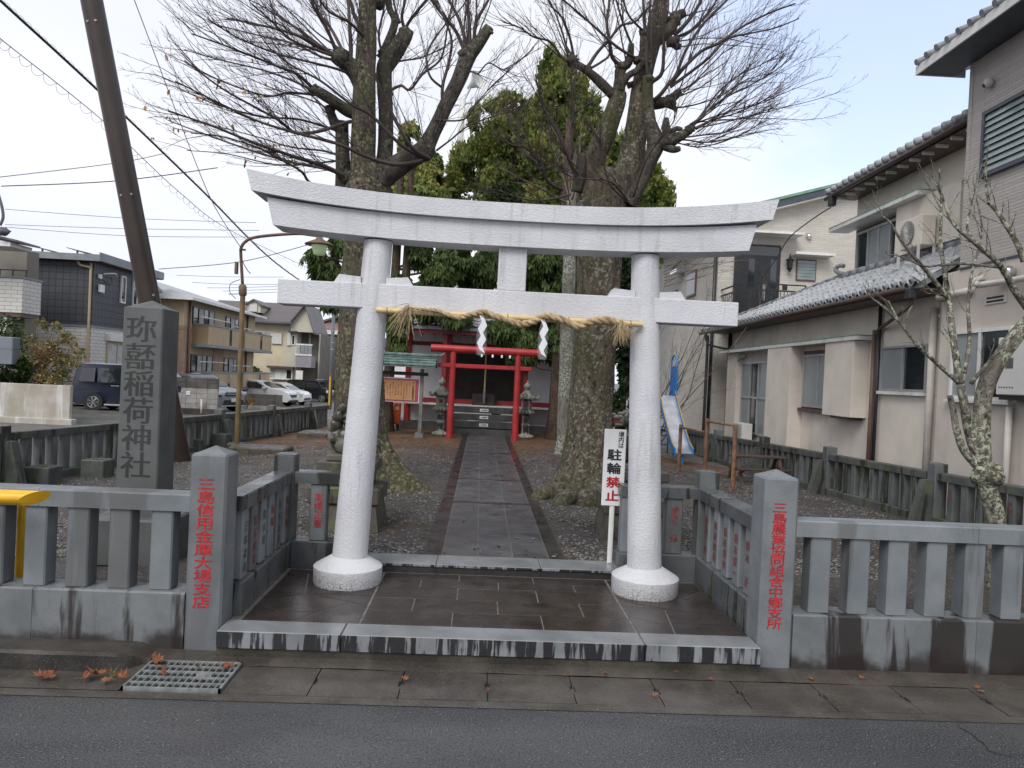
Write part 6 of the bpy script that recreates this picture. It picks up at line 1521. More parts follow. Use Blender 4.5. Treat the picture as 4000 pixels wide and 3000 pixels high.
# porch roof and main roof with rows of tiles
def tile_mesh(w, l, mat='tile_silver'):
    mb = MB(); n = 6
    for yy, zz in ((0, .018), (l, 0.0)):
        for k in range(n + 1):
            t_ = k / n; mb.v.append((-w / 2 + w * t_, yy, zz + (.05 * math.sin(math.pi * t_ * 1.0) ** 2 if t_ < .5 else .05 * (1 - 2 * abs(t_ - .5) * .0) * math.sin(math.pi * t_) ** 2) - .012))
    m = n + 1
    for k in range(n): mb.f.append((k, k + 1, m + k + 1, m + k))
    return mb.mesh('tile', mat, smooth=True)
def sloped(name, x0, x1, y0, z0, y1, z1, th, mat, parent):
    return MB().prism([(y0, z0), (y1, z1), (y1, z1 - th), (y0, z0 - th)], x0, x1, 'x').obj(name, mat, parent)
pr = sloped('porch_roof', -2.15, 2.35, HY - 2.1, 3.52, HY - .3, 4.15, .10, 'tile_grey', h)
tm = tile_mesh(.28, .34, 'tile_silver')
sl_ = math.atan2(.63, 1.8)
for j in range(3):
    for i in range(16):
        o = put('tile', tm, pr, (-2.0 + .278 * i, HY - 2.14 + .30 * j * math.cos(sl_), 3.535 + .30 * j * math.sin(sl_) + .012 * j)); o.rotation_euler = (sl_, 0, 0)
for i in range(16): MB().tube([(-2.12 + .278 * i, HY - 2.17, 3.545), (-2.12 + .278 * i, HY - 2.10, 3.555)], .035, 10).obj('tile_end', 'black_metal', pr)
MB().box(-2.1, 2.3, HY - 2.02, HY - 1.95, 3.30, 3.43).obj('porch_beam', 'dark_red', h)
for i in range(13): x = -1.95 + .335 * i; q = MB().box(x - .03, x + .03, HY - 2.0, HY - .3, 3.36, 3.42).obj('rafter', 'dark_red', h); MB().box(x - .032, x + .032, HY - 2.012, HY - 2.0005, 3.358, 3.422).obj('rafter_end', 'plaster_white', q)
for x in (-1.15, 1.35): MB().box(x - .07, x + .07, HY - 1.95, HY - 1.81, .3, 3.3, .01).obj('porch_post', 'dark_red', h)
mr = sloped('main_roof', -3.9, 4.1, HY - 1.1, 3.85, HY + 2.6, 5.05, .12, 'tile_grey', h); sloped('rear_roof', -3.9, 4.1, HY + 6.3, 3.85, HY + 2.6, 5.05, .12, 'tile_grey', h)
for i in range(28): o = put('tile', tm, mr, (-3.75 + .285 * i, HY - 1.13, 3.86)); o.rotation_euler = (math.atan2(1.2, 3.7), 0, 0)
for i in range(9): x = -3.7 + .4 * i; q = MB().box(x - .03, x + .03, HY - 1.0, HY + .02, 3.60, 3.67).obj('rafter', 'dark_red', h); MB().box(x - .032, x + .032, HY - 1.012, HY - 1.0005, 3.598, 3.672).obj('rafter_end', 'plaster_white', q)
MB().box(-3.8, 4.0, HY - .97, HY - .9, 3.66, 3.73).obj('eave_beam', 'dark_red', h)
# rock and low kerb by the hall step
# ------------------------------------------------------------------ playground
P_ = onG(2000 + 1480 / 2.212, 1500 + 640 / 2.212); sx, sy, sz = 5.45, 19.9, gz(5.45, 19.9)
sl = thing('playground_slide', (sx, sy, sz), 'blue playground slide with worn metal chute and yellow edges beside the fence', 'slide')
A = onY(2606, 1545, 21.6); D = onY(2672, 1772, 19.0); B = A.lerp(D, .42); B.z = A.z + (D.z - A.z) * .50; Cc = A.lerp(D, .80); Cc.z = D.z + .17 
pa = cat([A, B, Cc, D], 5); wv = Vector((.23, .01, 0))
mb = MB(); mbs = [MB(), MB()]; mbe = [MB(), MB()]
for p in pa:
    mb.v += [tuple(p - wv), tuple(p + wv), tuple(p + wv - Vector((0, 0, .03))), tuple(p - wv - Vector((0, 0, .03)))]
for k in range(len(pa) - 1):
    for j in range(4): a = 4 * k + j; b_ = 4 * k + (j + 1) % 4; mb.f.append((a, b_, b_ + 4, a + 4))
mb.obj('chute', 'slide_steel', sl, smooth=0.5)
for s, m, e in ((-1, mbs[0], mbe[0]), (1, mbs[1], mbe[1])):
    for p in pa:
        q = p + wv * s; q2 = p + wv * s * 1.12; m.v += [tuple(q + Vector((0, 0, -.06))), tuple(q + Vector((0, 0, .13))), tuple(q2 + Vector((0, 0, .13))), tuple(q2 + Vector((0, 0, -.06)))]
    for k in range(len(pa) - 1):
        for j in range(4): a = 4 * k + j; b_ = 4 * k + (j + 1) % 4; m.f.append((a, b_, b_ + 4, a + 4))
    m.f += [(0, 1, 2, 3), tuple(4 * (len(pa) - 1) + j for j in range(4))]
    m.obj('side_wall', 'blue_paint', sl)
    e.tube([p + wv * s * 1.06 + Vector((0, 0, .135)) for p in pa], .016, 8); e.obj('edge_rail', 'slide_yellow', sl, smooth=True)
for s in (-1, 1):
    x, y = A.x + s * .28, A.y + s * .05
    MB().tube(cat([(x, y + .7, sz + .0), (x, y + .7, A.z + .8), (x, y + .62, A.z + 1.1), (x, y + .4, A.z + 1.2), (x, y + .18, A.z + 1.1), (x, y, A.z + .8), (x, y, A.z)], 4), .024, 10).obj('hoop', 'blue_paint', sl, smooth=True)
    MB().box(x - .02, x + .02, y - .02, y + .72, A.z - .15, A.z + .85).obj('side_panel', 'blue_paint', sl)
    for q in range(4): MB().box(x - .028, x + .028, y + .05 + .18 * q, y + .09 + .18 * q, A.z - .17, A.z + .87).obj('panel_bar', 'blue_paint', sl)
    MB().tube([(x, y, sz), (x, y, A.z)], .03, 10).obj('leg', 'blue_paint', sl, smooth=True)
MB().box(A.x - .28, A.x + .28, A.y, A.y + .7, A.z - .05, A.z).obj('deck', 'blue_paint', sl)
for q in range(6): MB().tube([(A.x - .28, A.y + .75 + .13 * (5 - q) / 5, .25 + .27 * q), (A.x + .28, A.y + .78 + .13 * (5 - q) / 5, .25 + .27 * q)], .018, 8).obj('rung', 'blue_paint', sl, smooth=True)
MB().tube([D + Vector((0, .1, -.03)), D + Vector((0, .12, -.4))], .03, 8).obj('foot', 'blue_paint', sl)
hb = thing('horizontal_bars', (4.5, 14.2, gz(4.5, 14)), 'rusty pipe exercise bars of two heights on three posts', 'exercise bars')
q1 = onG(2000 + 1440 / 2.212, 1500 + 755 / 2.212); q3 = onG(2000 + 1905 / 2.212, 1500 + 910 / 2.212); q2 = q1.lerp(q3, .52); q2.z = gz(q2.x, q2.y)
t1 = onY(2000 + 1458 / 2.212, 1500 + 362 / 2.212, q1.y); t3 = onY(2000 + 1918 / 2.212, 1500 + 362 / 2.212, q3.y)
for q, zt_ in ((q1, t1.z + .03), (q2, t3.z + .06), (q3, t3.z + .03)): MB().tube([(q.x, q.y, q.z - .1), (q.x, q.y, zt_)], .042, 12).obj('post', 'rust_pipe', hb, smooth=0.6)
MB().tube([(q2.x, q2.y, t3.z), (q3.x, q3.y, t3.z)], .022, 10).obj('bar', 'rust_pipe', hb, smooth=True); MB().tube([(q1.x, q1.y, t1.z - .03), (q2.x, q2.y, t1.z - .03)], .022, 10).obj('bar', 'rust_pipe', hb, smooth=True)
bn = thing('picnic_bench', (6.2, 16.2, gz(6, 16)), 'dark weathered wooden bench with splayed legs before the right side fence', 'bench')
g_ = gz(6.1, 16.2)
for k in range(2): MB().box(5.55, 6.75, 15.95 + .16 * k, 16.10 + .16 * k, g_ + .52, g_ + .56, .006).obj('seat_plank', 'bench_wood', bn)
MB().box(5.6, 6.7, 15.55, 15.70, g_ + .28, g_ + .32, .006).obj('foot_plank', 'bench_wood', bn)
for x in (5.68, 6.6):
    for s in (-1, 1): MB().tube([(x, 16.1 + s * .08, g_ + .52), (x, 16.1 + s * .42, g_ - .03)], .045, 6).obj('leg', 'bench_wood', bn)
    MB().box(x - .02, x + .02, 15.6, 16.5, g_ + .22, g_ + .28).obj('brace', 'bench_wood', bn)
# ------------------------------------------------------------------ lamp, leaning pole, small stones
lp = thing('street_lamp', (-5.6, 17.5, .1), 'ochre painted street lamp with curved arm and shaded lantern before the side fence', 'street lamp')
MB().lathe([(.24, -.1), (.24, .13), (.20, .18), (.12, .18)], (-5.6, 17.5, gz(-5.6, 17.5)), 8).obj('footing', 'mossy_stone', lp)
MB().tube([(-5.605, 17.5, .15), (-5.62, 17.5, 3.75)], .058, 16).obj('post', 'lamp_ochre', lp, smooth=0.7)
MB().tube([(-5.62, 17.5, 3.68), (-5.62, 17.5, 3.72), (-5.63, 17.5, 3.9), (-5.63, 17.5, 3.95)], [.07, .09, .09, .05], 16).obj('sleeve', 'lamp_ochre', lp, smooth=0.7)
MB().tube(cat([(-5.63, 17.5, 3.9), (-5.70, 17.5, 4.6), (-5.70, 17.5, 4.80), (-5.60, 17.5, 4.95), (-5.40, 17.5, 5.05), (-4.95, 17.5, 5.13), (-4.42, 17.5, 5.19), (-4.15, 17.5, 5.18), (-3.92, 17.5, 5.16)], 4), .036, 10).obj('arm', 'lamp_brown', lp, smooth=True)
cxl, czl = -3.91, 4.72
MB().lathe([(.05, .44), (.07, .40), (.10, .36), (.33, .255), (.34, .235), (.32, .225), (.14, .24)], (cxl, 17.5, czl), 24).obj('shade', 'lamp_brown', lp, smooth=0.8)
b = NB('lamp_glass'); b.b.inputs['Emission Color'].default_value = (.55, .9, .35, 1); b.b.inputs['Emission Strength'].default_value = 0.10; b.fin((.46, .50, .42), .25, .6)
gl_ = MB().lathe([(.10, .0), (.13, .02), (.19, .215), (.185, .225)], (cxl, 17.5, czl), 16).obj('lantern_glass', 'lamp_glass', lp, smooth=0.8)
b = NB('lamp_glow'); b.b.inputs['Emission Color'].default_value = (.5, .9, .3, 1); b.b.inputs['Emission Strength'].default_value = 0.4; b.fin((.4, .5, .3), .4)
MB().box(cxl - .07, cxl + .07, 17.44, 17.56, czl + .06, czl + .18, .03).obj('tube', 'lamp_glow', gl_)
MB().box(-5.82, -5.76, 17.44, 17.56, 4.18, 4.46, .01).obj('junction_box', 'lamp_ochre', lp)
mb = MB(); mb.tube(cat([(-5.69, 17.46, 4.6), (-5.60, 17.44, 4.4), (-5.50, 17.44, 4.25), (-5.44, 17.44, 4.2)], 4), .010, 5); mb.tube(cat([(-5.68, 17.45, 4.05), (-5.88, 17.44, 3.95), (-5.90, 17.44, 3.75), (-5.75, 17.44, 3.6)], 4), .008, 5); mb.box(-5.72, -5.58, 17.42, 17.46, 4.72, 4.76); mb.obj('cables', 'wire', lp)
po = thing('leaning_pole', (-6.0, 15.3, .05), 'thick dark brown steel pole leaning left behind the stone name pillar', 'pole')
A = Vector((-5.99, 15.3, -.05)); B = Vector((-7.615, 14.3, 8.775)); Tt = A + (B - A) * 1.25
MB().tube([A, Tt], [.205, .192], 32).obj('shaft', 'pole_brown', po, smooth=0.7)
dr_ = (B - A).normalized(); ud = Vector((0, -1, 0)) - dr_ * Vector((0, -1, 0)).dot(dr_); ud.normalize(); sd = dr_.cross(ud)
for (fx_, ft) in ((-.055, .952), (.06, .952), (-.06, .60), (.09, .60), (.12, .385), (.15, .28)):
    c_ = A + (B - A) * ft; off = (sd * fx_ * 1.25 + ud * math.sqrt(max(0.0, .2 ** 2 - (fx_ * 1.25) ** 2))); p = c_ + off; nn = off.normalized()
    MB().tube([p - nn * .005, p + nn * .012], [.026, .020], 10).obj('step_socket', 'galvanised', po)
for nm, lab, cpx, w_, d_, h_ in (('stub_block', 'low square concrete stub with bolts by the side fence, near the red lettered balusters', (300 / 2.212, 1500 + 880 / 2.212), .20, .20, .28), ('stub_block', 'low square concrete stub right under the side fence left of the name pillar', (790 / 2.212, 1500 + 815 / 2.212), .19, .19, .30), ('stub_block', 'low square concrete stub between the leaning pole and the street lamp', (600 + 800 / 3.16, 1400 + 1110 / 3.16), .17, .17, .34), ('stub_block', 'small concrete stub touching the foot of the leaning pole', (600 + 500 / 3.16, 1400 + 1150 / 3.16), .12, .12, .27)):
    p = onG(*cpx); p.y += d_; b0 = thing(nm, (p.x, p.y, gz(p.x, p.y)), lab, 'concrete block')
    MB().box(p.x - w_, p.x + w_, p.y - d_, p.y + d_, p.z - .1, p.z + h_, .012).obj('block', 'granite_old', b0)
    for s in (-1, 1): MB().tube([(p.x + s * .06, p.y - .03, p.z + h_), (p.x + s * .06, p.y - .03, p.z + h_ + .045)], .010, 6).obj('bolt', 'rust_pipe', b0)
for lab, c0, w_, d_ in (('flat dark stone slab lying on gravel right of the lamp footing', (600 + 1260 / 3.16, 1400 + 1190 / 3.16), .62, .42), ('flat dark stone slab lying on gravel left of the lichen trunk', (600 + 1950 / 3.16, 1400 + 985 / 3.16), .42, .5)):
    p = onG(*c0); mb = MB(); mb.box(p.x - w_, p.x + w_, p.y, p.y + d_ * 2, p.z - .08, p.z + .15, .03); tag(mb.obj('flat_stone', 'mossy_stone', at=p), lab, 'stone slab', 'flat stone slabs on the gravel')
# ------------------------------------------------------------------ loudspeaker mast
sp = thing('loudspeaker_mast', (-1.55, 34.0, 0), 'tall pale mast with two horn loudspeakers behind the trees', 'mast')
MB().tube([(-1.65, 34, -.1), (-1.45, 34, 14.6)], .15, 12).obj('mast', 'speaker_white', sp, smooth=True)
for (x, z, dx, dz) in ((-1.05, 15.2, .7, .35), (-1.2, 13.9, .7, -.35)):
    c_ = Vector((x, 33.8, z)); d_ = Vector((dx, -.55, dz)).normalized()
    MB().tube([c_ - d_ * .25, c_ - d_ * .1, c_ + d_ * .15, c_ + d_ * .42], [.07, .11, .22, .46], 18, cap=False).obj('horn', 'speaker_white', sp, smooth=True)
MB().tube([(-1.9, 34, 14.3), (-.95, 34, 14.5)], .05, 8).obj('bracket', 'speaker_white', sp)
MB().tube([(-1.45, 34, 14.4), (-1.05, 33.8, 15.2)], .05, 8).obj('bracket', 'speaker_white', sp)

# ------------------------------------------------------------------ overhead wires
def wire(name, lab, pts, r, mat='wire', grp=None, coil=None, cat_='wire', k=10, hang=None):
    P = cat(pts, k); mb = MB(); mb.tube(P, r, 5)
    o = mb.obj(name, mat, at=P[len(P) // 2], smooth=True, fix=False); tag(o, lab, cat_, grp)
    if coil:
        mb = MB(); Q = []; n = coil[0]
        for i in range(n * 10):
            t_ = i / (n * 10 - 1) * (len(P) - 1); q = min(int(t_), len(P) - 2); c_ = P[q].lerp(P[q + 1], t_ - q); w = 2 * math.pi * i / 10
            Q.append(c_ + Vector((math.cos(w) * coil[1] * .5, math.sin(w) * coil[1] * .3, coil[1] * .9 * (math.sin(w) - 1) * coil[2])))
        mb.tube(Q, coil[3], 3, cap=False); mb.obj('spiral_hanger', 'wire_grey', o, fix=False)
    return o
wire('thick_cable', 'thick black cable with small hangers passing behind the leaning pole to the trees', [onY(-60, -60, 14.5), onY(10, 10, 14.9), onY(385, 355, 18), onY(780, 735, 24), onY(1075, 1025, 34), onY(1300, 1180, 48)], .030, coil=(60, .06, -.6, .004))
wire('coiled_cable', 'thin cable in a loose spiral hanger sagging below the thick black cable', [onY(-40, 110, 15), onY(0, 150, 15.3), onY(400, 470, 18.5), onY(700, 750, 22), onY(900, 900, 28), onY(1200, 1045, 38)], .010, 'wire_grey', coil=(46, .11, .9, .0045))
wire('service_wire', 'thin wire climbing through the bare branches from the lamp top', [onY(510, -40, 15), onY(600, 200, 15.6), onY(720, 520, 16.4), onY(830, 790, 17), onY(941, 968, 17.45)], .009, 'wire_grey')
wire('service_wire', 'slack grey wire meeting the leaning pole, upper of a pair', [onY(-30, 695, 20), onY(445, 638, 21.5), onY(640, 600, 22)], .011, 'wire_grey')
wire('service_wire', 'black wire passing the leaning pole into the branches, lower of a pair', [onY(5, 727, 20), onY(460, 706, 21), onY(850, 655, 22)], .014)
for k, (y0, y1, y2, lab) in enumerate(((817, 852, 870, 'top strand of three fine wires behind the leaning pole'), (877, 893, 900, 'middle strand of three fine wires behind the leaning pole'), (887, 921, 926, 'lowest strand of three fine wires behind the leaning pole'))):
    wire('line_wire', lab, [onY(20, y0, 40), onY(500, y1, 40), onY(1000 + 12 * k, y2, 40)], .014, 'wire_grey')
wire('service_wire', 'wire rising gently from the pole to the lamp arm and gate beam', [onY(620, 1051, 26), onY(940, 1022, 26), onY(1200, 957, 26)], .014, 'wire_grey')
for k, (a_, b_) in enumerate(((1075, 1082), (1103, 1111), (1124, 1118), (1137, 1129), (1150, 1140))):
    wire('line_wire', ['fine wire just above the grey dormer roof, highest', 'fine wire above the grey dormer roof, second', 'fine wire above the grey dormer roof, third', 'fine wire above the grey dormer roof, fourth', 'fine wire resting near the ridge of the grey dormer roof'][k], [onY(690 + 60 * k, a_, 55), onY(900, (a_ + b_) / 2 + 3, 55), onY(1110, b_, 55)], .016, 'wire_grey')

# ------------------------------------------------------------------ fallen maple leaves by the road
def leaf_mesh(seed, curl):
    rg = random.Random(seed); mb = MB(); n = 7; pts = []
    for k in range(n):
        a = math.radians(-125 + 250 * k / (n - 1)); L = (.62, .85, .98, 1.1, .98, .85, .62)[k]
        pts.append((math.sin(a) * L, math.cos(a) * L))
        if k < n - 1: a2 = math.radians(-125 + 250 * (k + .5) / (n - 1)); pts.append((math.sin(a2) * .56, math.cos(a2) * .56))
    mb.v.append((0, -.05, 0))
    for x, y in pts: r2 = x * x + y * y; mb.v.append((x, y, curl * r2 * (.6 + .6 * rg.random()) + rg.gauss(0, .04)))
    m = len(pts)
    for k in range(m - 1): mb.f.append((0, k + 1, k + 2))
    mb.tube([(0, 0, 0), (.02, -.5, .05), (0, -.85, .12)], .018, 4)
    return mb.mesh('maple_leaf', 'leaf_fallen')
LM = [leaf_mesh(s, c) for s, c in ((1, .35), (2, .55), (3, .15), (4, .8))]
lf = [(620, 2582), (600, 2570), (625, 2600), (640, 2635), (460, 2640), (440, 2635), (400, 2632), (375, 2640), (350, 2635), (330, 2650), (420, 2655), (480, 2650), (200, 2640), (165, 2645), (895, 2598), (935, 2590), (875, 2605), (1905, 2690), (2205, 2632), (2370, 2628), (2640, 2625), (2780, 2650), (3172, 2648), (3370, 2650), (3655, 2665), (3815, 2682), (3830, 2694), (2560, 2715), (1580, 2648), (770, 2600)]
rg = random.Random(12)
for k, (x, y) in enumerate(lf):
    p = onZ(x, y, .03); big = k < 17
    o = bpy.data.objects.new('maple_leaf', LM[k % 4]); COL.objects.link(o); s = rg.uniform(.035, .068) if big else rg.uniform(.02, .038); o.scale = (s, s, s)
    o.location = p + Vector((0, 0, .008 if big else -.006)); o.rotation_euler = (rg.gauss(0, .3 if big else .12), rg.gauss(0, .3 if big else .12), rg.uniform(0, 6.28))
    if big and k < 4: o.rotation_euler[0] += .9
    if k < 4 or 14 <= k < 17: lab, gr_ = 'curled brown maple leaf lying on the drain grating edge', 'maple leaves at the grating'
    elif k < 14: lab, gr_ = 'brown maple leaf in the heap against the kerb left of the grating', 'maple leaves heaped at the kerb'
    else: lab, gr_ = 'small reddish leaf lying on the damp concrete gutter', 'small leaves along the gutter'
    tag(o, lab, 'leaf', gr_)
mb = MB(); rg = random.Random(2)
for k in range(5):
    p = onZ(430 + k * 3, 2640, .02); q = p + Vector((rg.gauss(0, .03), rg.gauss(0, .02), rg.uniform(.05, .09))); mb.face(p + Vector((-.004, 0, 0)), p + Vector((.004, 0, 0)), q)
tag(mb.obj('grass_tuft', 'grass_blade', at=onZ(430, 2640, .02), fix=False), 'tiny green grass tuft among leaves at the kerb', 'grass')
# ------------------------------------------------------------------ houses on the right
BA = 0.025
MXR = Matrix.Translation((7.3, 0, 0)) @ Matrix.Rotation(-BA, 4, 'Z')
def loc(v, u, z): return MXR @ Vector((v, u, z))
def R_(mb, name, mat, parent, smooth=False):
    mb.v = [tuple(MXR @ Vector(p)) for p in mb.v]; return mb.obj(name, mat, parent, smooth)
def rb(name, mat, parent, v0, v1, u0, u1, z0, z1, c=0.0): return R_(MB().box(v0, v1, u0, u1, z0, z1, c), name, mat, parent)
def rtube(name, mat, parent, pts, r_, n=10, smooth=True): return R_(MB().tube(cat(pts, 4) if len(pts) > 2 else pts, r_, n), name, mat, parent, smooth)
def rwindow(parent, v, u0, u1, z0, z1, panes, frame='alu', fw=.035, depth=.05, glass=('frosted', 'glass_dark'), name='window'):
    """frame proud of the wall plane v (towards the precinct), panes set back"""
    mb = MB()
    mb.box(v - depth, v - .001, u0, u1, z1 - fw, z1); mb.box(v - depth, v - .001, u0, u1, z0, z0 + fw)
    mb.box(v - depth, v - .001, u0, u0 + fw, z0 + fw, z1 - fw); mb.box(v - depth, v - .001, u1 - fw, u1, z0 + fw, z1 - fw)
    w = R_(mb, name, frame, parent); n = len(panes)
    for k, g in enumerate(panes):
        a = u0 + fw + (u1 - u0 - 2 * fw) * k / n; b_ = u0 + fw + (u1 - u0 - 2 * fw) * (k + 1) / n
        rb('pane', g, w, v - .020 - .008 * (k % 2), v - .014 - .008 * (k % 2), a, b_, z0 + fw, z1 - fw)
        if k: rb('mullion', frame, w, v - depth + .004, v - .004, a - fw * .5, a + fw * .5, z0 + fw, z1 - fw)
    return w
# ---- nearest house: embossed siding above plain stucco
ha = thing('house', tuple(loc(3, 7, 0)), 'two storey house with embossed grey siding above beige stucco beside the cherry tree', 'house')
VA = .2
rb('upper_wall', 'siding_a', ha, VA, 8, 3.0, 11.95, 4.235, 7.66)
rb('corner_trim', 'siding_a', ha, VA - .012, VA + .05, 11.86, 11.96, 4.24, 7.66)
rb('lower_wall', 'stucco_beige', ha, VA, 8, 3.0, 12.42, 0, 4.20)
rb('belt_trim', 'fascia_dark', ha, VA - .02, VA + .2, 3.0, 11.955, 4.20, 4.235)
rf = R_(MB().prism([(-.42, 7.70), (-.42, 7.60), (VA - .05, 7.60), (4.1, 8.95), (8.4, 7.6), (8.4, 7.7), (4.1, 9.1)], 3.0, 12.42, 'y'), 'roof', 'tile_grey', ha)
rb('fascia', 'trim_white', ha, -.45, -.421, 2.9, 12.45, 7.565, 7.71); rb('fascia_return', 'trim_white', ha, -.42, .4, 12.421, 12.45, 7.565, 7.71)
rb('soffit', 'fascia_dark', ha, -.42, VA - .001, 3.0, 12.42, 7.58, 7.598)
for k in range(20): q = R_(MB().tube([(-.50, 12.35 - .285 * k, 7.745), (-.2, 12.35 - .285 * k, 7.88)], .055, 10), 'eave_tile', 'tile_grey', rf)
w = MB(); lw = rwindow(ha, VA, 9.6, 11.50, 5.58, 6.63, ['glass_dark'], 'fascia_dark', .06, .07)
for k in range(9):
    z = 5.65 + .102 * k; mb = MB(); mb.prism([(VA - .062, z), (VA - .030, z + .098), (VA - .024, z + .098), (VA - .056, z)], 9.67, 11.43, 'y'); R_(mb, 'louvre', 'louver_glass', lw)
cm_ = R_(MB().ell((VA - .07, 11.38, 7.05), (.075, .075, .085), 12, 8), 'camera_dome', 'pipe_white', ha, True); R_(MB().ell((VA - .115, 11.40, 7.02), (.035, .04, .04), 10, 6), 'lens', 'black_metal', cm_, True)
rwindow(ha, VA, 10.57, 12.02, 2.08, 3.19, ['glass_dark', 'frosted'], 'trim_white', .055, .06)
rb('window_sill', 'trim_white', ha, VA - .10, VA - .001, 10.5, 12.08, 2.03, 2.078)
v_ = rb('vent_grille', 'pipe_white', ha, VA - .02, VA - .001, 10.78, 11.27, 3.56, 3.70); rb('slot', 'black_metal', v_, VA - .024, VA - .0205, 10.83, 11.22, 3.585, 3.615); rb('slot', 'black_metal', v_, VA - .024, VA - .0205, 10.83, 11.22, 3.64, 3.67)
R_(MB().ell((VA - .09, 10.66, 3.99), (.10, .10, .09), 14, 10), 'vent_cowl', 'chrome', ha, True)
rtube('drain_pipe', 'pipe_white', ha, [(VA, 11.36, 3.99), (VA - .10, 11.36, 3.97), (VA - .12, 11.34, 3.89), (VA - .12, 11.1, 3.86), (VA - .12, 10.2, 3.84), (VA - .12, 9, 3.84)], .05)
rtube('drain_pipe', 'pipe_white', ha, [(VA - .05, 12.45, 3.80), (VA - .09, 12.1, 3.80), (VA - .10, 11.72, 3.80), (VA - .05, 11.62, 3.82), (VA, 11.62, 3.82)], .06)
rtube('drain_pipe', 'pipe_white', ha, [(VA - .07, 10.52, 0.3), (VA - .07, 10.50, 2.0)], .045)
he = rb('water_heater', 'appliance', ha, VA - .26, VA - .01, 9.4, 10.545, 2.17, 3.0, .012); rb('printed_label', 'ink_grey', he, VA - .2625, VA - .261, 10.2, 10.36, 2.55, 2.70)
for k in range(6): rb('vent_slot', 'ink_grey', he, VA - .263, VA - .261, 10.18 + .055 * k, 10.21 + .055 * k, 2.27, 2.29)
rb('heater_foot', 'black_metal', he, VA - .24, VA - .02, 9.5, 10.5, 2.10, 2.168)
# ---- middle house with the tiled lean-to roof
hb_ = thing('house', tuple(loc(4, 16, 0)), 'beige stucco house with a grey tiled lean-to roof over its windows', 'house')
VB, VU = .5, 1.2
rb('lower_wall', 'stucco_cream', hb_, VB, 7, 12.425, 24.62, 0, 4.35)
rb('upper_wall', 'stucco_cream', hb_, VU, 7, 11.96, 17.80, 4.36, 7.05)
rb('crack_band', 'stucco_beige', hb_, VB - .004, VB, 12.43, 15.4, 2.10, 2.13)
# lean-to roof plane, hipped down to the far corner
e0, e1 = (-.15, 4.06), (1.2, 5.0); sl = (e1[1] - e0[1]) / (e1[0] - e0[0]); UH, UE = 17.9, 26.3
mb = MB()
for dz in (0, -.10): mb.v += [(-.15, 12.43, 4.06 + dz), (-.15, UE, 4.06 + dz), (1.2, UH, 5.0 + dz), (1.2, 12.43, 5.0 + dz)]
mb.f += [(0, 1, 2, 3), (7, 6, 5, 4), (0, 4, 5, 1), (1, 5, 6, 2), (2, 6, 7, 3), (3, 7, 4, 0)]
rf = R_(mb, 'lean_to_roof', 'tile_grey', hb_)
mb = MB()
for dz in (0, -.08): mb.v += [(-.15, UE, 4.06 + dz), (1.2, UH, 5.0 + dz), (4.5, UE, 4.06 + dz)]
mb.f += [(0, 1, 2), (5, 4, 3), (0, 3, 4, 1), (1, 4, 5, 2)]; R_(mb, 'hip_roof', 'tile_grey', hb_)
wv_ = .300; ang = math.atan(sl)
mb = MB(); n = 7; L_ = .33
for a_, zz in ((-.02, .030), (L_, .006)):
    for k in range(n + 1):
        t_ = k / n; mb.v.append((a_ * math.cos(ang) - zz * math.sin(ang), -wv_ / 2 + wv_ * t_, a_ * math.sin(ang) + zz * math.cos(ang) + .055 * max(0, math.sin(math.pi * 2 * t_ - .6)) - .022 * max(0, -math.sin(math.pi * 2 * t_ - .6))))
m = n + 1
for k in range(n): mb.f.append((k, k + 1, m + k + 1, m + k))
for k in range(n): i = len(mb.v); a_, b_ = mb.v[k], mb.v[k + 1]; mb.v += [(a_[0], a_[1], a_[2] - .028), (b_[0], b_[1], b_[2] - .028)]; mb.f.append((k, i, i + 1, k + 1))
mb.v = [tuple(MXR.to_3x3() @ Vector(p)) for p in mb.v]
tmB = mb.mesh('tile', 'tile_silver', smooth=0.6)
mbe = MB().tube([(-.03, .085, .035), (.05, .085, .075)], .052, 12); mbe.v = [tuple(MXR.to_3x3() @ Vector(p)) for p in mbe.v]; tmE = mbe.mesh('eave_tile', 'tile_grey', smooth=0.6)
nt_ = 0
for i in range(46):
    u = 12.60 + wv_ * i
    if u > UE - .1: break
    vmax = 1.2 if u < UH else 1.2 - 1.35 * (u - UH) / (UE - UH)
    for j in range(6):
        v = -.17 + .232 * j
        if v + .1 > vmax: break
        put('tile', tmB, rf, loc(v, u, e0[1] + sl * (v - e0[0]) + .004 * j)); nt_ += 1
    put('eave_tile', tmE, rf, loc(-.19, u, 4.045))
for k in range(13): R_(MB().tube([(1.02 + .0 * k, 12.5 + .42 * k, 4.93), (1.02, 12.9 + .42 * k, 4.95)], [.11, .10], 12), 'ridge_tile', 'tile_grey', rf, True)
for k in range(16):
    f0, f1 = k / 16, (k + .92) / 16
    R_(MB().tube([(1.2 - 1.35 * f0, UH + (UE - UH) * f0, 5.03 - .94 * f0), (1.2 - 1.35 * f1, UH + (UE - UH) * f1, 5.03 - .94 * f1)], [.085, .078], 10), 'ridge_tile', 'tile_grey', rf, True)
R_(MB().tube(cat([(1.1, 17.9, 5.0), (1.0, 18.15, 5.05), (.95, 18.28, 5.16), (1.0, 18.2, 5.24), (1.05, 18.05, 5.22)], 4), .055, 9), 'ridge_ornament', 'tile_grey', rf, True)
rb('fascia', 'wood_frame', hb_, -.13, -.105, 12.43, UE, 3.93, 4.02); rb('soffit', 'wood_frame', hb_, -.10, VB - .001, 12.43, 25.6, 3.93, 3.955)
R_(MB().tube([(-.19, 12.9, 3.985), (-.19, UE + .1, 3.965)], .055, 12), 'gutter', 'gutter_brown', hb_, True)
rb('gutter_head', 'pipe_black', hb_, -.26, -.12, 12.62, 12.80, 3.78, 3.98, .02)
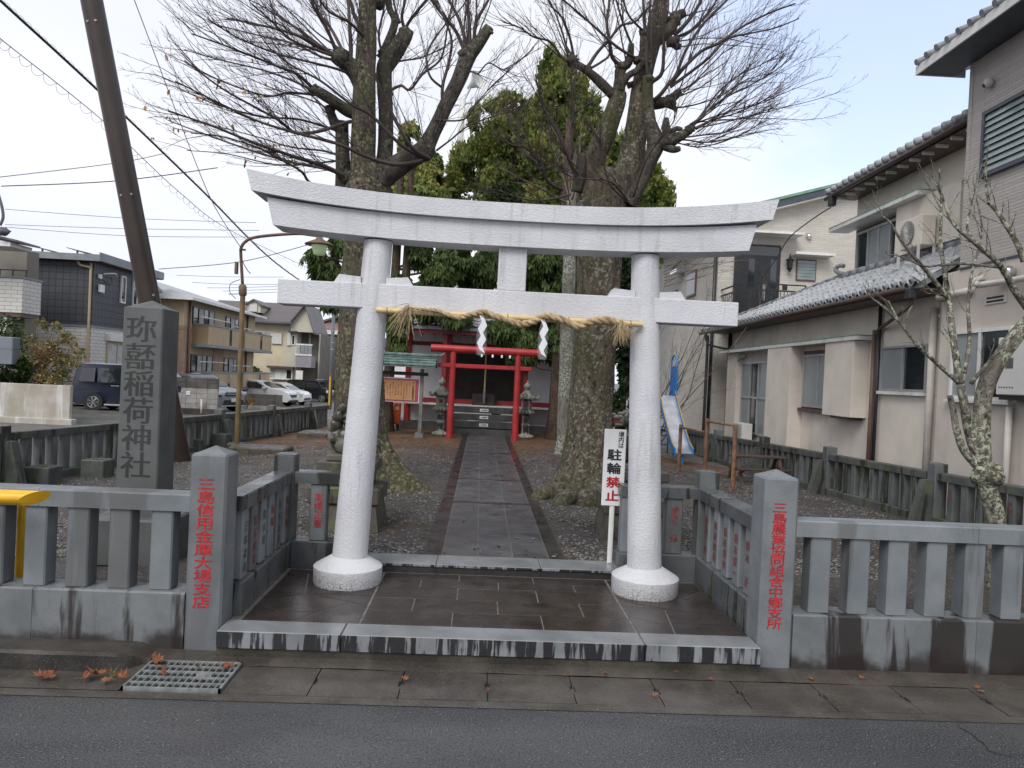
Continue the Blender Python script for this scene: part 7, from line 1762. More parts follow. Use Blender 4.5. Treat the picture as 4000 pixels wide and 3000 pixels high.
rtube('down_pipe', 'gutter_brown', hb_, [(-.19, 12.71, 3.78), (-.1, 12.9, 3.68), (.3, 14.4, 3.5), (.42, 14.95, 3.42), (.42, 15.0, 3.3)], .035)
rtube('down_pipe', 'pipe_brown', hb_, [(.43, 15.12, 3.42), (.43, 15.12, .2)], .045, smooth=True)
rtube('down_pipe', 'pipe_black', hb_, [(.43, 14.93, 3.9), (.43, 14.93, .2)], .038)
rtube('down_pipe', 'pipe_white', hb_, [(.42, 13.02, 3.7), (.42, 13.02, .2)], .062)
rtube('down_pipe', 'pipe_black', hb_, [(-.19, UE - .6, 3.95), (-.15, UE - .6, 3.7), (-.1, UE - .6, 3.6), (-.1, UE - .6, .1)], .055)
rtube('down_pipe', 'pipe_black', hb_, [(-.1, UE - .62, 3.55), (.2, UE - 1.2, 3.42), (.46, UE - 1.6, 3.35)], .035)
rtube('corner_pipe', 'pipe_black', hb_, [(.4, 24.75, 3.9), (.4, 24.75, .1)], .07)
rb('canopy', 'trim_white', hb_, .12, VB - .001, 15.24, 25.0, 3.22, 3.30); rb('canopy_flashing', 'green_edge', hb_, .115, VB - .002, 15.24, 25.0, 3.301, 3.325)
rb('wall_pier', 'stucco_cream', hb_, .14, VB - .001, 18.80, 20.45, 0, 3.215); rb('end_pier', 'stucco_cream', hb_, .3, VB - .001, 23.6, 24.6, 0, 3.215)
rwindow(hb_, VB, 20.5, 23.5, .70, 2.90, ['curtain', 'frosted', 'glass_dark', 'frosted'], 'alu', .05, .07)
rb('transom', 'alu', hb_, VB - .065, VB - .03, 20.5, 23.5, 1.78, 1.84)
rb('window_recess', 'wood_frame', hb_, VB - .05, VB - .0005, 16.84, 18.72, 1.60, 3.10); rwindow(hb_, VB - .052, 16.90, 18.60, 1.69, 3.0, ['frosted', 'frosted'], 'alu', .05, .05)
rb('wood_sill', 'wood_frame', hb_, VB - .14, VB - .001, 16.85, 18.75, 1.58, 1.66)
sb = rb('shutter_box', 'stucco_cream', hb_, .16, VB - .001, 15.44, 16.83, 1.57, 3.215, .006); rb('shutter_box_foot', 'wood_frame', sb, .2, VB - .002, 15.6, 16.5, 1.52, 1.568)
rwindow(hb_, VB, 13.22, 14.86, 2.17, 3.06, ['glass_dark', 'frosted'], 'alu', .045, .06); rb('window_sill', 'trim_white', hb_, VB - .09, VB - .001, 13.2, 14.9, 2.10, 2.165)
rtube('hose', 'pipe_white', hb_, [(.44, 23.2, 3.1), (.36, 23.5, 3.05), (.30, 23.75, 2.8), (.32, 23.75, 2.4)], .035)
# upper storey
uw = rwindow(hb_, VU - .031, 15.50, 17.58, 5.02, 5.93, ['glass_dark', 'frosted', 'frosted', 'glass_dark'], 'alu', .05, .06); rb('wood_surround', 'wood_frame', hb_, VU - .03, VU - .0005, 15.42, 17.72, 4.90, 6.02)
rb('window_canopy', 'trim_white', hb_, .72, VU - .001, 14.3, 18.25, 6.06, 6.14); rb('canopy_flashing', 'green_edge', hb_, .715, VU - .002, 14.3, 18.25, 6.141, 6.165)
rb('bay_panel', 'stucco_cream', hb_, .9, VU - .001, 13.2, 15.40, 5.0, 6.055)
ru = R_(MB().prism([(.55, 6.86), (.55, 6.96), (4.0, 8.3), (7.6, 6.9), (7.6, 6.8), (4.0, 8.15), (1.1, 6.98)], 11.96, 18.0, 'y'), 'upper_roof', 'tile_grey', hb_)
rb('soffit', 'wood_frame', hb_, .60, VU - .001, 11.97, 17.9, 6.80, 6.83)
R_(MB().tube([(.52, 11.9, 6.86), (.52, 18.05, 6.84)], .055, 12), 'gutter', 'gutter_brown', hb_, True)
for k in range(20): R_(MB().tube([(.46, 17.9 - .30 * k, 6.97), (.86, 17.9 - .30 * k, 7.11)], .075, 10), 'eave_tile', 'tile_silver', ru, True)
for k in range(13): rb('rafter_tail', 'trim_white', hb_, .62, .84, 12.2 + .45 * k, 12.24 + .45 * k, 6.745, 6.80)
rb('gutter_head', 'pipe_black', hb_, .45, .6, 17.6, 17.78, 6.58, 6.80, .02)
rtube('service_cable', 'wire', hb_, [(.5, 17.7, 6.55), (.4, 18.3, 6.45), (.6, 20.5, 6.35), (1.0, 22.5, 6.1), (1.1, 24.0, 5.7)], .015)
ac = thing('air_conditioner', tuple(loc(.75, 14.2, 4.9)), 'white air conditioner outdoor unit on brackets above the tiled lean-to roof', 'air conditioner')
rb('case', 'stucco_cream', ac, .58, .86, 13.85, 14.62, 4.98, 5.56, .015)
R_(MB().tube([(.578, 14.32, 5.28), (.55, 14.32, 5.28)], .235, 28), 'fan_grille', 'beam_grey', ac)
for k in range(12): a_ = k * math.pi / 12; R_(MB().tube([(.545, 14.32 + .23 * math.cos(a_), 5.28 + .23 * math.sin(a_)), (.545, 14.32 - .23 * math.cos(a_), 5.28 - .23 * math.sin(a_))], .007, 5), 'grille_rib', 'pipe_white', ac)
R_(MB().tube([(.54, 14.32, 5.28), (.555, 14.32, 5.28)], .07, 14), 'fan_hub', 'appliance', ac)
for u in (13.85, 14.55): rb('bracket', 'appliance', ac, .30, .95, u - .02, u + .02, 4.60, 4.64); rb('bracket_leg', 'appliance', ac, .52, .56, u - .02, u + .02, 4.64, 4.98); rb('bracket_leg', 'appliance', ac, .82, .86, u - .02, u + .02, 4.64, 4.98)
ac2 = thing('air_conditioner', tuple(loc(.1, 22.4, .2)), 'white outdoor unit low beside the tall window behind the rusty bars', 'air conditioner')
rb('case', 'appliance', ac2, .0, .32, 21.9, 22.9, .45, 1.02, .012)
for k in range(7): rb('louvre', 'beam_grey', ac2, -.004, -.0005, 22.0, 22.8, .50 + .068 * k, .52 + .068 * k)
rb('stand', 'block_grey', ac2, .0, .3, 21.75, 22.85, .05, .448)
# ---- far house with brick siding, door and balcony
hc = thing('house', (11.0, 28, 0), 'pale brick sided house with black balcony door and green roof edge', 'house')
YC_ = 27.0
mb = MB(); mb.v = [(8.5, YC_, 0), (14.5, YC_, 0), (14.5, YC_, 9.9), (8.5, YC_, 8.15)]
mb.f = [(0, 1, 2, 3)]; mb.obj('front_wall', 'siding_c', hc, fix=False)
mb = MB(); mb.v = [(8.5, YC_, 0), (8.5, YC_, 8.15), (8.5, 40, 8.15), (8.5, 40, 0)]; mb.f = [(0, 1, 2, 3)]; mb.obj('side_wall', 'siding_c_side', hc, fix=False)
mb = MB(); mb.v = [(14.5, YC_, 0), (14.5, 40, 0), (14.5, 40, 9.9), (14.5, YC_, 9.9), (8.5, 40, 0), (8.5, 40, 8.15)]; mb.f = [(0, 1, 2, 3), (1, 4, 5, 2)]; mb.obj('rear_walls', 'siding_c', hc, fix=False)
def vz(x): return 8.62 + .297 * (x - 9.0)
for nm, mt, y0, y1, a_, b_ in (('roof', 'green_edge', YC_ - .5, 40.3, .0, -.10), ('verge_board', 'fascia_dark', YC_ - .46, YC_ - .42, -.101, -.36), ('soffit', 'trim_white', YC_ - .44, YC_ + .01, -.36, -.40)):
    mb = MB(); mb.prism([(7.9, vz(7.9) + a_), (15, vz(15) + a_), (15, vz(15) + b_), (7.9, vz(7.9) + b_)], y0, y1, 'y'); mb.obj(nm, mt, hc)
dd = MB().box(9.08, 10.78, YC_ - .07, YC_ - .001, 4.7, 7.38).obj('door', 'black_metal', hc)
for k in range(4):
    x = 9.22 + .38 * k
    if k == 3: x += .06
    for z0, z1 in ((4.9, 5.7), (5.8, 6.85)): MB().box(x, x + .22, YC_ - .078, YC_ - .0705, z0, z1).obj('door_panel', 'glass_dark' if k % 2 else 'black_metal', dd)
MB().box(9.15, 10.70, YC_ - .08, YC_ - .0705, 6.98, 7.30).obj('fanlight', 'glass_dark', dd)
MB().box(10.16, 10.25, YC_ - .12, YC_ - .0705, 5.32, 5.92, .01).obj('handle', 'chrome', dd)
MB().box(9.2, 11.35, YC_ - .75, YC_ - .001, 7.68, 7.76).obj('door_canopy', 'trim_white', hc); MB().box(11.15, 12.6, YC_ - .55, YC_ - .001, 7.02, 7.12).obj('window_canopy', 'trim_white', hc)
ww = MB().box(11.40, 12.14, YC_ - .05, YC_ - .001, 6.14, 6.93).obj('window', 'wood_frame', hc)
for k in range(6): MB().box(11.44, 12.10, YC_ - .062, YC_ - .051, 6.18 + .118 * k, 6.285 + .118 * k).obj('louvre', 'louver_glass', ww)
wl_ = MB().lathe([(.015, .62), (.03, .55), (.05, .47), (.17, .40), (.16, .38), (.13, .37), (.09, .12), (.12, .10), (.07, .03), (.02, -.04)], (11.08, YC_ - .2, 6.45), 6).obj('wall_lamp', 'black_metal', hc)
MB().lathe([(.08, .13), (.118, .36)], (11.08, YC_ - .2, 6.45), 6, 1.03, 1.03).obj('lamp_pane', 'frosted', wl_)
MB().ell((11.8, YC_ - .07, 7.78), (.10, .09, .10), 12, 8).obj('dome_vent', 'chrome', hc, True)
rl_ = MB(); yb2 = YC_ - 1.5; k_ = (YC_ - 1.5) / YC_
bal = thing('balcony_railing', (10.3, yb2, 4.6), 'black steel balcony railing before the black door above the tiled roof', 'railing')
xa, xb = 8.66, 11.15
for z in (5.72, 5.50): MB().box(xa + .45, xb, yb2 - .025, yb2 + .025, z, z + .045).obj('rail', 'black_metal', bal); 
for z in (5.72, 5.50): MB().box(8.64, 8.69, yb2 + .03, YC_ - .01, z - .1, z - .055).obj('side_rail', 'black_metal', bal)
MB().prism([(xa - .02, 5.62), (xa + .47, 5.72), (xa + .47, 5.765), (xa - .02, 5.665)], yb2 - .025, yb2 + .025, 'y').obj('rail_end', 'black_metal', bal)
for k in range(21): x = xa + .02 + (xb - xa - .04) * k / 20; MB().box(x - .01, x + .01, yb2 - .01, yb2 + .01, 4.6, 5.50).obj('baluster', 'black_metal', bal)
for x in (xa, xb): MB().box(x - .03, x + .03, yb2 - .03, yb2 + .03, 4.3, 5.72).obj('post', 'black_metal', bal)
for k in range(6): y = yb2 + .15 + .22 * k; MB().box(8.65, 8.67, y - .01, y + .01, 4.6, 5.4).obj('baluster', 'black_metal', bal)
MB().box(8.52, 11.6, yb2 - .05, YC_ - .01, 4.35, 4.55).obj('deck', 'beam_grey', bal)
MB().box(10.30, 10.48, yb2 - .05, yb2 - .026, 5.55, 5.74, .02).obj('mail_slot', 'black_metal', bal)
MB().tube([(8.42, YC_ + .12, .1), (8.42, YC_ + .12, 7.9)], .06, 12).obj('down_pipe', 'pipe_black', hc, True)
sw = MB().box(8.44, 8.499, 29.7, 31.0, 5.75, 6.78).obj('side_window', 'wood_frame', hc); MB().box(8.425, 8.4395, 29.75, 30.4, 5.82, 6.70).obj('pane', 'frosted', sw); MB().box(8.43, 8.4395, 30.42, 30.95, 5.82, 6.70).obj('pane', 'frosted', sw)
mb = MB(); mb.prism([(8.1, 6.92), (8.499, 6.92), (8.499, 7.45), (8.35, 7.45), (8.08, 7.05)], 31.4, 32.5, 'y'); mb.obj('vent_hood', 'chrome', hc)
sw = MB().box(8.44, 8.499, 32.6, 34.2, 5.2, 6.3).obj('side_window', 'wood_frame', hc); MB().box(8.43, 8.4395, 32.7, 34.1, 5.28, 6.22).obj('pane', 'frosted', sw)
rtube('grab_pipe', 'pipe_white', hc, [(1.0, 29.5, 3.1), (.9, 29.5, 3.2), (.9, 29.3, 3.25), (.9, 29.1, 3.2), (.95, 29.1, 2.2)], .03)
# ------------------------------------------------------------------ parking lot side: walls, plants, houses
def bxo(name, mat, parent, *a, c=0.0): return MB().box(*a, c).obj(name, mat, parent)
def facewin(parent, x0, x1, z0, z1, y, frame='trim_white', panes=('glass_dark', 'curtain'), fw=.06, name='window'):
    """window in a wall facing the road (normal -y) at plane y"""
    mb = MB(); mb.box(x0, x1, y - .07, y - .001, z1 - fw, z1); mb.box(x0, x1, y - .07, y - .001, z0, z0 + fw); mb.box(x0, x0 + fw, y - .07, y - .001, z0 + fw, z1 - fw); mb.box(x1 - fw, x1, y - .07, y - .001, z0 + fw, z1 - fw)
    w = mb.obj(name, frame, parent); n = len(panes)
    for k, g in enumerate(panes):
        a = x0 + fw + (x1 - x0 - 2 * fw) * k / n; b_ = x0 + fw + (x1 - x0 - 2 * fw) * (k + 1) / n
        bxo('pane', g, w, a, b_, y - .03 - .01 * (k % 2), y - .02 - .01 * (k % 2), z0 + fw, z1 - fw)
        if k: bxo('mullion', frame, w, a - fw * .4, a + fw * .4, y - .066, y - .004, z0 + fw, z1 - fw)
    return w
def sidewin(parent, y0, y1, z0, z1, x, frame='trim_white', panes=('glass_dark', 'curtain'), fw=.06, name='window'):
    """window in a wall facing the precinct (normal +x) at plane x"""
    mb = MB(); mb.box(x + .001, x + .07, y0, y1, z1 - fw, z1); mb.box(x + .001, x + .07, y0, y1, z0, z0 + fw); mb.box(x + .001, x + .07, y0, y0 + fw, z0 + fw, z1 - fw); mb.box(x + .001, x + .07, y1 - fw, y1, z0 + fw, z1 - fw)
    w = mb.obj(name, frame, parent); n = len(panes)
    for k, g in enumerate(panes):
        a = y0 + fw + (y1 - y0 - 2 * fw) * k / n; b_ = y0 + fw + (y1 - y0 - 2 * fw) * (k + 1) / n
        bxo('pane', g, w, x + .02 + .01 * (k % 2), x + .03 + .01 * (k % 2), a, b_, z0 + fw, z1 - fw)
        if k: bxo('mullion', frame, w, x + .004, x + .066, a - fw * .4, a + fw * .4, z0 + fw, z1 - fw)
    return w
cw = thing('concrete_wall', (-14, 23.4, 0), 'streaked concrete planter wall below the autumn shrub beside the parking lot', 'wall')
bxo('wall', 'stained_wall', cw, -20, -12.57, 23.31, 23.47, -.05, 1.185, c=.01); bxo('footing', 'stained_wall', cw, -20, -12.45, 23.22, 23.52, -.05, .16, c=.02)
bxo('soil', 'gravel_ground', cw, -20, -13.6, 23.47, 25.4, 0, 1.08)
def bush(name, lab, lobes, Y, n, size, mode, mat, base, seed, cat_='shrub', gap=0.0, gs=2.0, stems=9):
    t_ = thing(name, base, lab, cat_); mb = MB(); rg = random.Random(seed)
    L = [(PX(x, y, Y + dy), (rx * Y / FPX, (rx + ry) / 2 * Y / FPX, ry * Y / FPX)) for (x, y, rx, ry, dy) in lobes]
    for k in range(stems):
        c, r_ = L[k % len(L)]; q = c + Vector((rg.gauss(0, .4) * r_[0], rg.gauss(0, .4) * r_[1], rg.uniform(0, .9) * r_[2])); b0 = Vector(base) + Vector((rg.gauss(0, .08), rg.gauss(0, .08), 0))
        limb(mb, [b0, b0.lerp(q, .5) + Vector((0, 0, .1)), q], .025, .006, 5, 3)
    mb.obj('stems', 'twig_pale', t_, smooth=True, fix=False)
    mb = MB(); leaf_cloud(mb, L, n, size, mode, seed, gap, gs, shell=.25); mb.obj('foliage', mat, t_, fix=False); return t_
Yb = 24.6
bush('autumn_shrub', 'feathery shrub turning yellow and orange above the streaked concrete wall', [(170, 1370, 75, 75, 0), (215, 1420, 75, 70, .2), (140, 1450, 60, 55, 0), (255, 1350, 40, 55, .2), (160, 1290, 18, 45, 0), (220, 1300, 16, 45, .1), (200, 1470, 60, 40, -.3), (290, 1390, 35, 45, 0), (240, 1480, 40, 30, 0)], Yb, 4200, .075, 'leaf', 'leaf_autumn', (-14.3, Yb, 1.1), 51)
bush('leafy_tree', 'rounded light green shrub behind the grey sign box', [(20, 1290, 55, 65, 0), (50, 1350, 60, 60, .2), (-20, 1370, 60, 70, 0), (70, 1410, 35, 45, 0), (20, 1430, 60, 50, 0)], 26.0, 2600, .10, 'leaf', 'leaf_green', (-17.0, 26.0, 1.1), 52)
bush('pine_shrub', 'small dark green pine shrub on the concrete wall', [(85, 1445, 26, 40, 0), (105, 1455, 18, 26, 0), (70, 1480, 30, 22, 0), (10, 1470, 22, 26, 0)], 24.2, 1300, .11, 'up', 'leaf_green', (-15.4, 24.2, 1.1), 53, stems=4)
gb = thing('sign_box', (-15.6, 23.9, 1.0), 'plain grey box on a post above the streaked concrete wall', 'sign box')
a, c_ = onY(-60, 1312, 23.9), onY(58, 1425, 23.9); bxo('box', 'grey_box', gb, a.x, c_.x, 23.75, 24.15, c_.z, a.z, c=.02); bxo('seam', 'grey_box', gb, a.x + .01, c_.x + .012, 23.742, 24.1, (a.z + c_.z) / 2 + .06, (a.z + c_.z) / 2 + .085); bxo('post', 'black_metal', gb, -15.95, -15.87, 23.9, 23.98, 1.0, c_.z)
# block walls
def blockwall(x0, x1, y, zb, zt, lab, cap):
    w = thing('block_wall', ((x0 + x1) / 2, y, zb), lab, 'wall'); n = int(round((x1 - x0) / .40)); rows = int(round((zt - zb) / .20)); bw, bh = (x1 - x0) / n, (zt - zb) / rows
    me = {m: MB().box(.004, bw - .004, 0, .14, .004, bh - .004, .006).mesh('block', m) for m in ('block_grey', 'block_dark')}
    for r_ in range(rows):
        for k in range(n): put('block', me['block_dark' if r_ >= rows - cap else 'block_grey'], w, (x0 + bw * k, y, zb + bh * r_))
    bxo('mortar_core', 'block_dark', w, x0 + .01, x1 - .01, y + .012, y + .128, zb, zt - .004); return w
bw_ = blockwall(-12.3, -10.62, 30.5, -.02, 1.46, 'grey concrete block wall with a blackened top course beside the parked cars', 2)
bxo('mud_foot', 'dark_kerb', bw_, -12.3, -10.6, 30.30, 30.49, -.05, .22); MB().tube([(-11.16, 30.3, 0), (-11.18, 30.3, .62)], .045, 10).obj('vent_pipe', 'pipe_white', bw_, True)
zw = lot_z(0, 40) - .02
blockwall(-12.35, -10.45, 39.6, zw, .56, 'low dark block wall before the white parked car', 3)
bush('weed_tuft', 'pale tuft of dry grass against the low block wall', [(983, 1575, 14, 16, 0)], 39.2, 220, .3, 'up', 'leaf_autumn', (-12.05, 39.2, zw), 54, stems=2, cat_='weed')

# ---- dark tiled house
hd = thing('house', (-20, 36, 0), 'two storey house in dark grey tile siding above white courses with rooftop solar panels', 'house')
bxo('upper_wall', 'siding_dark', hd, -30, -17.0, 33.0, 38.6, 3.47, 6.22); bxo('lower_wall', 'siding_white', hd, -30, -17.0, 33.0, 38.6, 0, 3.38); bxo('belt', 'beam_grey', hd, -30, -16.97, 32.97, 38.6, 3.38, 3.47)
mb = MB(); mb.v = [(-30.2, 32.6, 6.22), (-16.6, 32.6, 6.22), (-16.6, 39, 6.22), (-30.2, 39, 6.22), (-30.2, 32.6, 6.50), (-16.6, 32.6, 6.50), (-16.6, 39, 6.62), (-30.2, 39, 6.62)]; mb.f = [(0, 1, 2, 3), (4, 7, 6, 5), (0, 4, 5, 1), (1, 5, 6, 2), (2, 6, 7, 3), (3, 7, 4, 0)]; mb.obj('roof', 'lamp_brown', hd)
MB().box(-30.2, -16.55, 32.55, 32.6, 6.22, 6.5).obj('fascia', 'beam_grey', hd); MB().box(-16.6, -16.55, 32.6, 39, 6.24, 6.6).obj('fascia', 'beam_grey', hd)
for k, x in enumerate((-21.4, -19.4, -17.9)):
    mb = MB(); mb.prism([(x - .42, 6.78 + .02), (x + .58, 6.60), (x + .58, 6.63), (x - .42, 6.83)], 33.2, 36, 'y'); p = mb.obj('solar_panel', 'roof_slate', hd); MB().box(x - .1, x - .06, 33.4, 33.5, 6.5, 6.74).obj('strut', 'alu', p)
MB().tube(cat([(-17.6, 32.8, 6.2), (-17.5, 32.85, 6.05), (-17.12, 32.9, 5.95), (-17.10, 32.93, 5.7), (-17.10, 32.93, .2)], 4), .055, 10).obj('down_pipe', 'house_tan', hd, True)
for y0 in (35.35, 36.55, 37.55): sidewin(hd, y0, y0 + .48, 4.68, 5.96, -17.0, 'trim_white', ('glass_dark',), .07)
wf = sidewin(hd, 34.3, 36.2, 1.72, 2.85, -17.0, 'house_tan', ('curtain', 'curtain'), .07); bxo('shutter_case', 'trim_white', wf, -16.99, -16.80, 34.25, 36.25, 2.87, 3.18)
facewin(hd, -19.9, -19.45, 2.3, 3.14, 33.0, 'lamp_brown', ('glass_dark',), .06)
MB().box(-17.0, -16.9, 33.3, 33.55, 5.55, 5.75, .02).obj('flood_light', 'plate_white', hd); bxo('meter_box', 'plate_white', hd, -16.99, -16.85, 33.35, 33.7, 4.95, 5.3, c=.02)
MB().tube(cat([(-16.95, 33.5, 5.6), (-16.8, 33.9, 5.35), (-16.85, 34.3, 5.5), (-16.95, 34.4, 5.75)], 4), .02, 6).obj('cable', 'wire', hd)
MB().tube(cat([(-16.95, 33.7, 5.8), (-16.7, 34.2, 5.9), (-16.75, 34.5, 5.8)], 4), .03, 6).obj('bracket', 'plate_white', hd)
# white balcony house at the very left
hw = thing('house', (-22.5, 29.6, 0), 'house with a white course sided balcony next to the dark tiled house', 'house')
a, c_ = onY(88, 1088, 29), onY(84, 1222, 29)
bxo('balcony', 'siding_white', hw, -26, c_.x, 29, 30.2, c_.z, a.z); bxo('parapet_cap', 'beam_grey', hw, -26, c_.x + .04, 28.95, 30.24, a.z, a.z + .07); bxo('wall', 'house_grey', hw, -26, c_.x - .6, 30.2, 31, 0, 6.2); bxo('floor_slab', 'wood_frame', hw, -26, c_.x - .05, 29.05, 30.2, c_.z - .16, c_.z); 
bxo('balcony_rail', 'black_metal', hw, -26, c_.x - .1, 29.4, 29.46, a.z + .33, a.z + .37)
for k in range(4): bxo('rail_post', 'black_metal', hw, c_.x - .16 - .5 * k, c_.x - .12 - .5 * k, 29.4, 29.46, a.z + .07, a.z + .33)
bxo('column', 'siding_white', hw, c_.x - .9, c_.x - .6, 29.1, 29.5, 0, c_.z - .16)
p0, p1 = onY(-10, 918, 27.5), onY(62, 938, 27.5)
eh = thing('roof_corner', tuple(onY(10, 940, 27.8)), 'tip of a tiled eave with ridge ornament above the white balcony', 'roof')
MB().prism([(p0.x - 2, p0.z + .35), (p1.x, p1.z + .02), (p1.x, p1.z - .05), (p0.x - 2, p0.z + .2)], 27.5, 29, 'y').obj('eave', 'roof_slate', eh); bxo('fascia', 'trim_white', eh, p0.x - 2, p1.x - .25, 27.6, 28.9, p1.z - .22, p1.z - .06)
MB().tube(cat([onY(0, 880, 27.4), onY(12, 850, 27.4), onY(8, 810, 27.4), onY(-6, 760, 27.4)], 4), .05, 8).obj('ridge_ornament', 'roof_slate', eh, True); MB().ell(onY(12, 905, 27.5), (.22, .2, .16), 10, 7, rough=.4).obj('ridge_end', 'roof_slate', eh, True)
# ---- tan flats with balconies
he_ = thing('apartment_house', (-19, 45, 0), 'tan two storey flats with balconies, dark windows and grey hipped roof', 'apartment block')
k_ = 15.5 / 13.2
def zE(z): return 2.1 + (z - 2.1) * k_
XE, YE0, YE1 = -15.5, 33.3 * k_, 43.5 * k_
gE = lot_z(0, 45) - .03
bxo('wall', 'house_tan', he_, -26, XE, YE0, YE1, gE, zE(4.95)); bxo('brick_base', 'siding_brick', he_, -26, XE + .012, YE0 - .012, YE0 + 1.0, gE, zE(3.5)); bxo('belt', 'house_tan2', he_, -26, XE + .03, YE0 - .03, YE1, zE(3.5), zE(3.68))
yo, xo, zt0, zt1 = YE0 - .5, XE + .55, zE(4.90), zE(6.35)
mb = MB(); mb.v = [(-27, yo, zt0), (xo, yo, zt0), (xo, YE1 + .5, zt0), (-27, YE1 + .5, zt0), (-20.8, yo + 4.6, zt1), (-20.8, YE1 - 4.0, zt1)]; mb.f = [(0, 1, 4), (1, 2, 5, 4), (2, 3, 5), (3, 0, 4, 5), (3, 2, 1, 0)]; rE = mb.obj('roof', 'roof_pale', he_)
mb = MB(); mb.box(xo - .02, xo + .10, yo - .1, YE1 + .5, zt0 - .14, zt0 - .005); mb.box(-27, xo - .02, yo - .1, yo - .0, zt0 - .14, zt0 - .005); mb.obj('gutter', 'trim_white', rE)
mb = MB(); mb.v = [(-18.6, yo + .5, zt0 + .25), (-16.6, yo + .5, zt0 + .25), (-17.6, yo + 1.9, zt0 + .78), (-19.2, yo + 1.9, zt0 + .78)]; mb.f = [(0, 1, 2, 3)]; mb.obj('solar_panel', 'roof_slate', rE, fix=False)
for (ya, yb_, za, zb2, ps) in ((34.2, 36.9, 4.62, 3.83, 4), (38.55, 40.65, 4.50, 3.83, 3), (34.2, 36.86, 2.45, 1.62, 4), (38.5, 40.65, 2.38, 1.62, 3)):
    sidewin(he_, ya * k_, yb_ * k_, zE(zb2), zE(za), XE, 'black_metal', ('glass_dark', 'curtain', 'glass_dark', 'curtain')[:ps], .06)
for (ya, yb_) in ((34.3, 39.1), (39.3, 44.2)):
    for za, zb2 in ((3.78, 2.92), (1.62, .9)):
        b0 = bxo('balcony', 'house_tan', he_, XE + .85, XE + .93, ya * k_, yb_ * k_, zE(zb2), zE(za)); bxo('balcony_end', 'house_tan2', b0, XE + .001, XE + .85, ya * k_, ya * k_ + .08, zE(zb2), zE(za)); bxo('slot', 'glass_dark', b0, XE + .932, XE + .94, (ya + (yb_ - ya) * .55) * k_, (ya + (yb_ - ya) * .62) * k_, zE(zb2) + .05, zE(za) - .05)
        bxo('balcony_cap', 'beam_grey', b0, XE, XE + .97, ya * k_ - .03, yb_ * k_, zE(za), zE(za) + .07); bxo('balcony_floor', 'beam_grey', b0, XE, XE + 1.02, ya * k_ - .08, yb_ * k_, zE(zb2) - .16, zE(zb2) - .002)
bxo('brick_panel', 'siding_brick', he_, XE + .001, XE + .03, 37.0 * k_, 38.45 * k_, zE(1.5), zE(2.75))
for y in (33.75, 41.9): MB().tube([(XE + .09, y * k_, gE), (XE + .09, y * k_, zE(4.8))], .06, 8).obj('down_pipe', 'lamp_brown', he_, True)
for ya, yb_, z in ((34.2, 38.0, 4.15), (38.6, 41.5, 4.0), (34.3, 37.8, 2.12), (38.6, 41.6, 2.0)): MB().tube([(XE + .5, ya * k_, zE(z)), (XE + .5, yb_ * k_, zE(z))], .03, 6).obj('drying_rail', 'plate_white', he_)
bxo('ac_unit', 'appliance', he_, XE + .2, XE + .6, 33.9 * k_, 34.9 * k_, zE(1.32), zE(1.60))
# ---- yellow house with dormer
k5 = 62 / 50
def zF(z): return 2.1 + (z - 2.1) * k5
def xF(x): return x * k5
gF = lot_z(0, 62) - .03
hf = thing('house', (-17, 66, gF), 'pale yellow house with ridged grey brown roof, dormer and small balcony', 'house')
bxo('wall', 'house_yellow', hf, xF(-18), xF(-13.1), 62, 72, gF, zF(5.0)); bxo('wing_wall', 'house_pale', hf, xF(-13.1), xF(-12.35), 61.9, 72, gF, zF(5.0)); bxo('recess_wall', 'house_grey', hf, xF(-12.35), xF(-11.1), 63.5, 72, gF, zF(4.45))
mb = MB(); mb.v = [(xF(-19), 61.3, zF(4.93)), (xF(-12.73), 61.3, zF(4.98)), (xF(-12.25), 67, zF(6.60)), (xF(-19), 67, zF(6.60)), (xF(-19), 72.5, zF(4.9)), (xF(-12.7), 72.5, zF(4.9))]; mb.f = [(0, 1, 2, 3), (3, 2, 5, 4)]; mb.obj('roof', 'roof_lines', hf, fix=False)
mb = MB(); mb.v = [(xF(-12.73), 61.6, zF(4.98)), (xF(-11.82), 61.6, zF(6.18)), (xF(-11.21), 61.6, zF(4.5)), (xF(-11.21), 61.6, zF(4.40)), (xF(-12.73), 61.6, zF(4.40))]; mb.f = [(0, 1, 2, 3, 4)]; mb.obj('gable', 'house_pale', hf, fix=False)
for a, c_ in (((-12.78, 4.98), (-11.82, 6.28)), ((-11.82, 6.28), (-11.15, 4.42))):
    mb = MB(); mb.v = [(xF(a[0]), 61.2, zF(a[1])), (xF(c_[0]), 61.2, zF(c_[1])), (xF(c_[0]), 67, zF(c_[1])), (xF(a[0]), 67, zF(a[1]))]; mb.v += [(x, y, z - .16) for x, y, z in mb.v]; mb.f = [(0, 1, 2, 3), (7, 6, 5, 4), (0, 4, 5, 1), (1, 5, 6, 2), (2, 6, 7, 3), (3, 7, 4, 0)]; mb.obj('gable_roof', 'roof_brown', hf)
bxo('gutter', 'roof_slate', hf, xF(-16), xF(-12.6), 61.15, 61.3, zF(4.88), zF(5.0))
dm = MB(); dm.prism([(xF(-15.87), zF(5.6)), (xF(-15.0), zF(5.6)), (xF(-15.0), zF(6.16)), (xF(-15.45), zF(6.42)), (xF(-15.87), zF(6.2))], 62.6, 66, 'y'); dmo = dm.obj('dormer', 'house_pale', hf); bxo('dormer_shutter', 'shutter', dmo, xF(-15.70), xF(-15.2), 62.5, 62.595, zF(5.65), zF(6.12))
